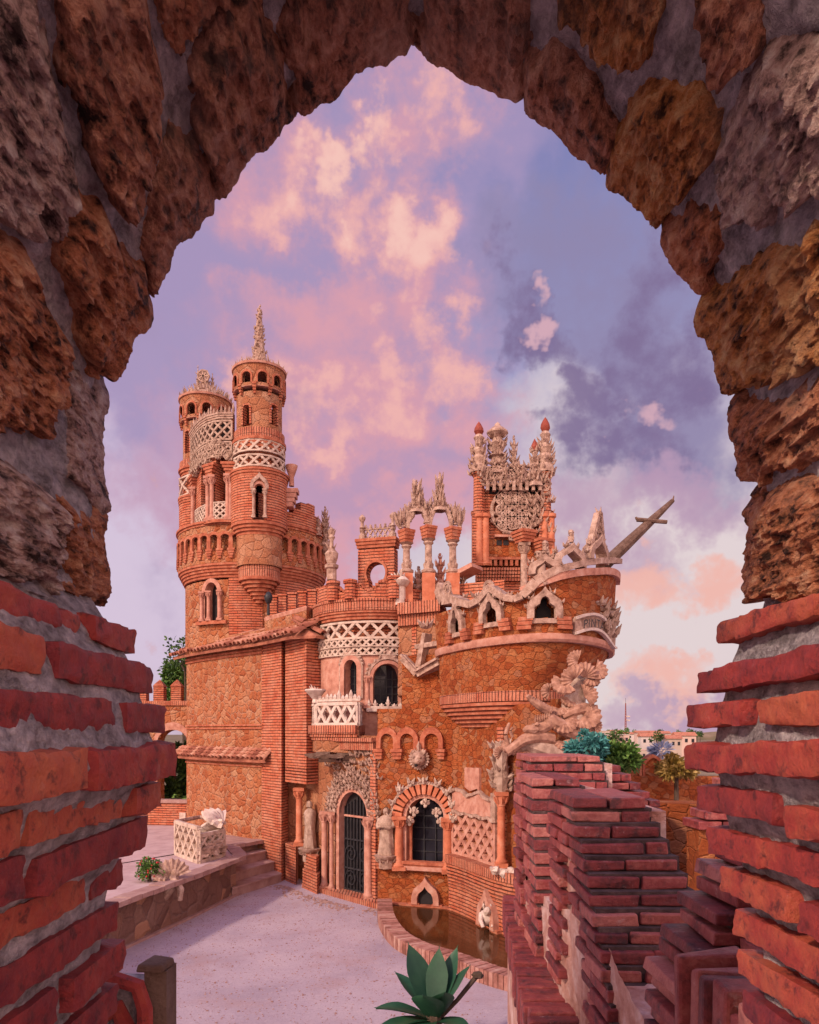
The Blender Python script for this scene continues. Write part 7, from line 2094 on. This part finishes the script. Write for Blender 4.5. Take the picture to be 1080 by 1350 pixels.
def house(px, py_base, Y, wpx, hpx, seed, label, gable):
    rn = random.Random(seed); x, y = XY(px, Y); z0 = Zp(py_base, Y); w_, h = wpx * Y / F, hpx * Y / F; d = w_ * .7
    t = thing('town_house', label, 'house', (x, y, z0), 'houses of the far town')
    mb = MB(); mb.box((x, y + d / 2, z0 + h / 2 - 2), (w_, d, h + 4)); wl = mb.build('wall', m_house[seed % 3], t, False)
    mb = MB()
    if gable:
        e = w_ * .06; rz = z0 + h; rh = h * .35
        mb.add([(x - w_ / 2 - e, y - e, rz), (x + w_ / 2 + e, y - e, rz), (x + w_ / 2 + e, y + d + e, rz), (x - w_ / 2 - e, y + d + e, rz), (x - w_ / 2 - e, y + d / 2, rz + rh), (x + w_ / 2 + e, y + d / 2, rz + rh)], [(0, 1, 5, 4), (2, 3, 4, 5), (0, 4, 3), (1, 2, 5), (3, 2, 1, 0)]); mb.build('roof', m_tile, t, False)
    else:
        mb.box((x, y + d / 2, z0 + h + h * .03), (w_ * 1.04, d * 1.04, h * .06)); mb.build('roof', m_house[(seed + 1) % 3], t, False)
    nw = max(2, int(wpx / 7))
    for k in range(nw):
        mb = MB(); xx = x - w_ / 2 + w_ * (k + .5) / nw; mb.box((xx, y, z0 + h * .55), (w_ / nw * .42, w_ * .02, h * .34)); mb.build('window', m_glass, t, False)
HL = [(838, 1006, 80, 30, 17, False, 'white flat roofed house with dark windows nearest below the town'), (812, 982, 140, 36, 13, False, 'long low pale house behind the green bush'), (858, 984, 150, 24, 13, True, 'small tiled house above the white flat roofed one'),
      (884, 988, 140, 30, 14, True, 'tiled house left of the right jamb'), (905, 984, 170, 26, 14, True, 'tiled house half hidden by the right jamb'), (825, 976, 220, 20, 8, True, 'little tiled house under the antenna mast'), (802, 973, 240, 22, 9, False, 'small pale block left of the antenna mast'),
      (850, 974, 260, 20, 8, True, 'tiny tiled house in the middle of the far town'), (872, 976, 230, 24, 9, True, 'tiny tiled house right of the middle of the far town'), (893, 975, 280, 22, 8, False, 'tiny pale block at the right of the far town'), (790, 972, 300, 20, 7, False, 'tiny pale block by the shell sculpture'),
      (838, 970, 400, 14, 5, False, 'speck of a house on the far ridge, centre'), (862, 970, 420, 16, 5, True, 'speck of a tiled house on the far ridge, right'), (812, 969, 420, 16, 5, True, 'speck of a tiled house on the far ridge, left')]
for i, (a, b, c_, d, e, g, lb) in enumerate(HL): house(a, b, c_, d, e, i, lb, g)
for i in range(26):
    px = hr.uniform(775, 925); Y = hr.choice((140, 180, 220, 260, 300, 350, 420)); base = Zp(965 + 2600 / Y * hr.uniform(.7, 1.1) + 3, Y); x, y = XY(px, Y); h = hr.uniform(1.8, 3.2) * (1 + Y / 900)
    t = thing('town_tree', 'dark rounded tree among the houses of the far town', 'tree', (x, y, base), 'trees of the far town')
    rn = random.Random(900 + i); mb = MB(); crown(mb, (x, y, base + h * .62), (h * .42, h * .42, h * .42), 260, h * .16, rn, 9); mb.build('crown', m_leafd if i % 3 else m_leafg, t, False)
    mb = MB(); mb.tube([(x, y, base - 3), (x, y, base + h * .6)], [h * .05, h * .03], 5); mb.build('trunk', m_trunk, t)
px, py = XY(825, 300); am = thing('antenna_mast', 'thin red lattice antenna mast rising over the far town', 'mast', (px, py, Zp(972, 300)))
z0, z1 = Zp(972, 300), Zp(927, 300); mb = MB()
for a in range(3):
    g = a * 2 * PI / 3; mb.tube([(px + .55 * math.cos(g), py + .55 * math.sin(g), z0), (px + .12 * math.cos(g), py + .12 * math.sin(g), z1)], .09, 5)
for k in range(14):
    for a in range(3):
        r_ = .55 - .43 * k / 14; r2 = .55 - .43 * (k + 1) / 14; g, g2 = a * 2 * PI / 3, (a + 1) * 2 * PI / 3
        mb.tube([(px + r_ * math.cos(g), py + r_ * math.sin(g), z0 + (z1 - z0) * k / 14), (px + r2 * math.cos(g2), py + r2 * math.sin(g2), z0 + (z1 - z0) * (k + 1) / 14)], .05, 4)
mb.build('lattice_shaft', m_redtip, am)
mb = MB(); mb.tube([(px, py, z1 - 1), (px, py, z1 + 2)], .06, 5); mb.build('aerial', m_iron, am)
for k in range(2):
    mb = MB(); mb.tube([(px - .1, py, z0 + (z1 - z0) * .62 - k * 1.5), (px + 1.6, py - .5, z0 + (z1 - z0) * .60 - k * 1.5)], [.12, .3], 7); mb.build('dish', m_white, am)
hm = MB(); rn = random.Random(2); N = 80; pts = []
for i in range(N + 1):
    a = -200 + 1500 * i / N; h = 3.5 + 5 * vnoise(np.array([[i * .13, 3.3, 1.1]]), 4)[0] + 2 * vnoise(np.array([[i * .5, 9.3, 1.1]]), 5)[0]; pts += [(a, 900 - .25 * a, -8), (a, 930 - .25 * a, max(1, h)), (a, 1300 - .25 * a, -8)]
hm.add(pts, [(3 * i, 3 * i + 3, 3 * i + 4, 3 * i + 1) for i in range(N)] + [(3 * i + 1, 3 * i + 4, 3 * i + 5, 3 * i + 2) for i in range(N)])
struct(hm.build('hills', m_far, None), 'structure')
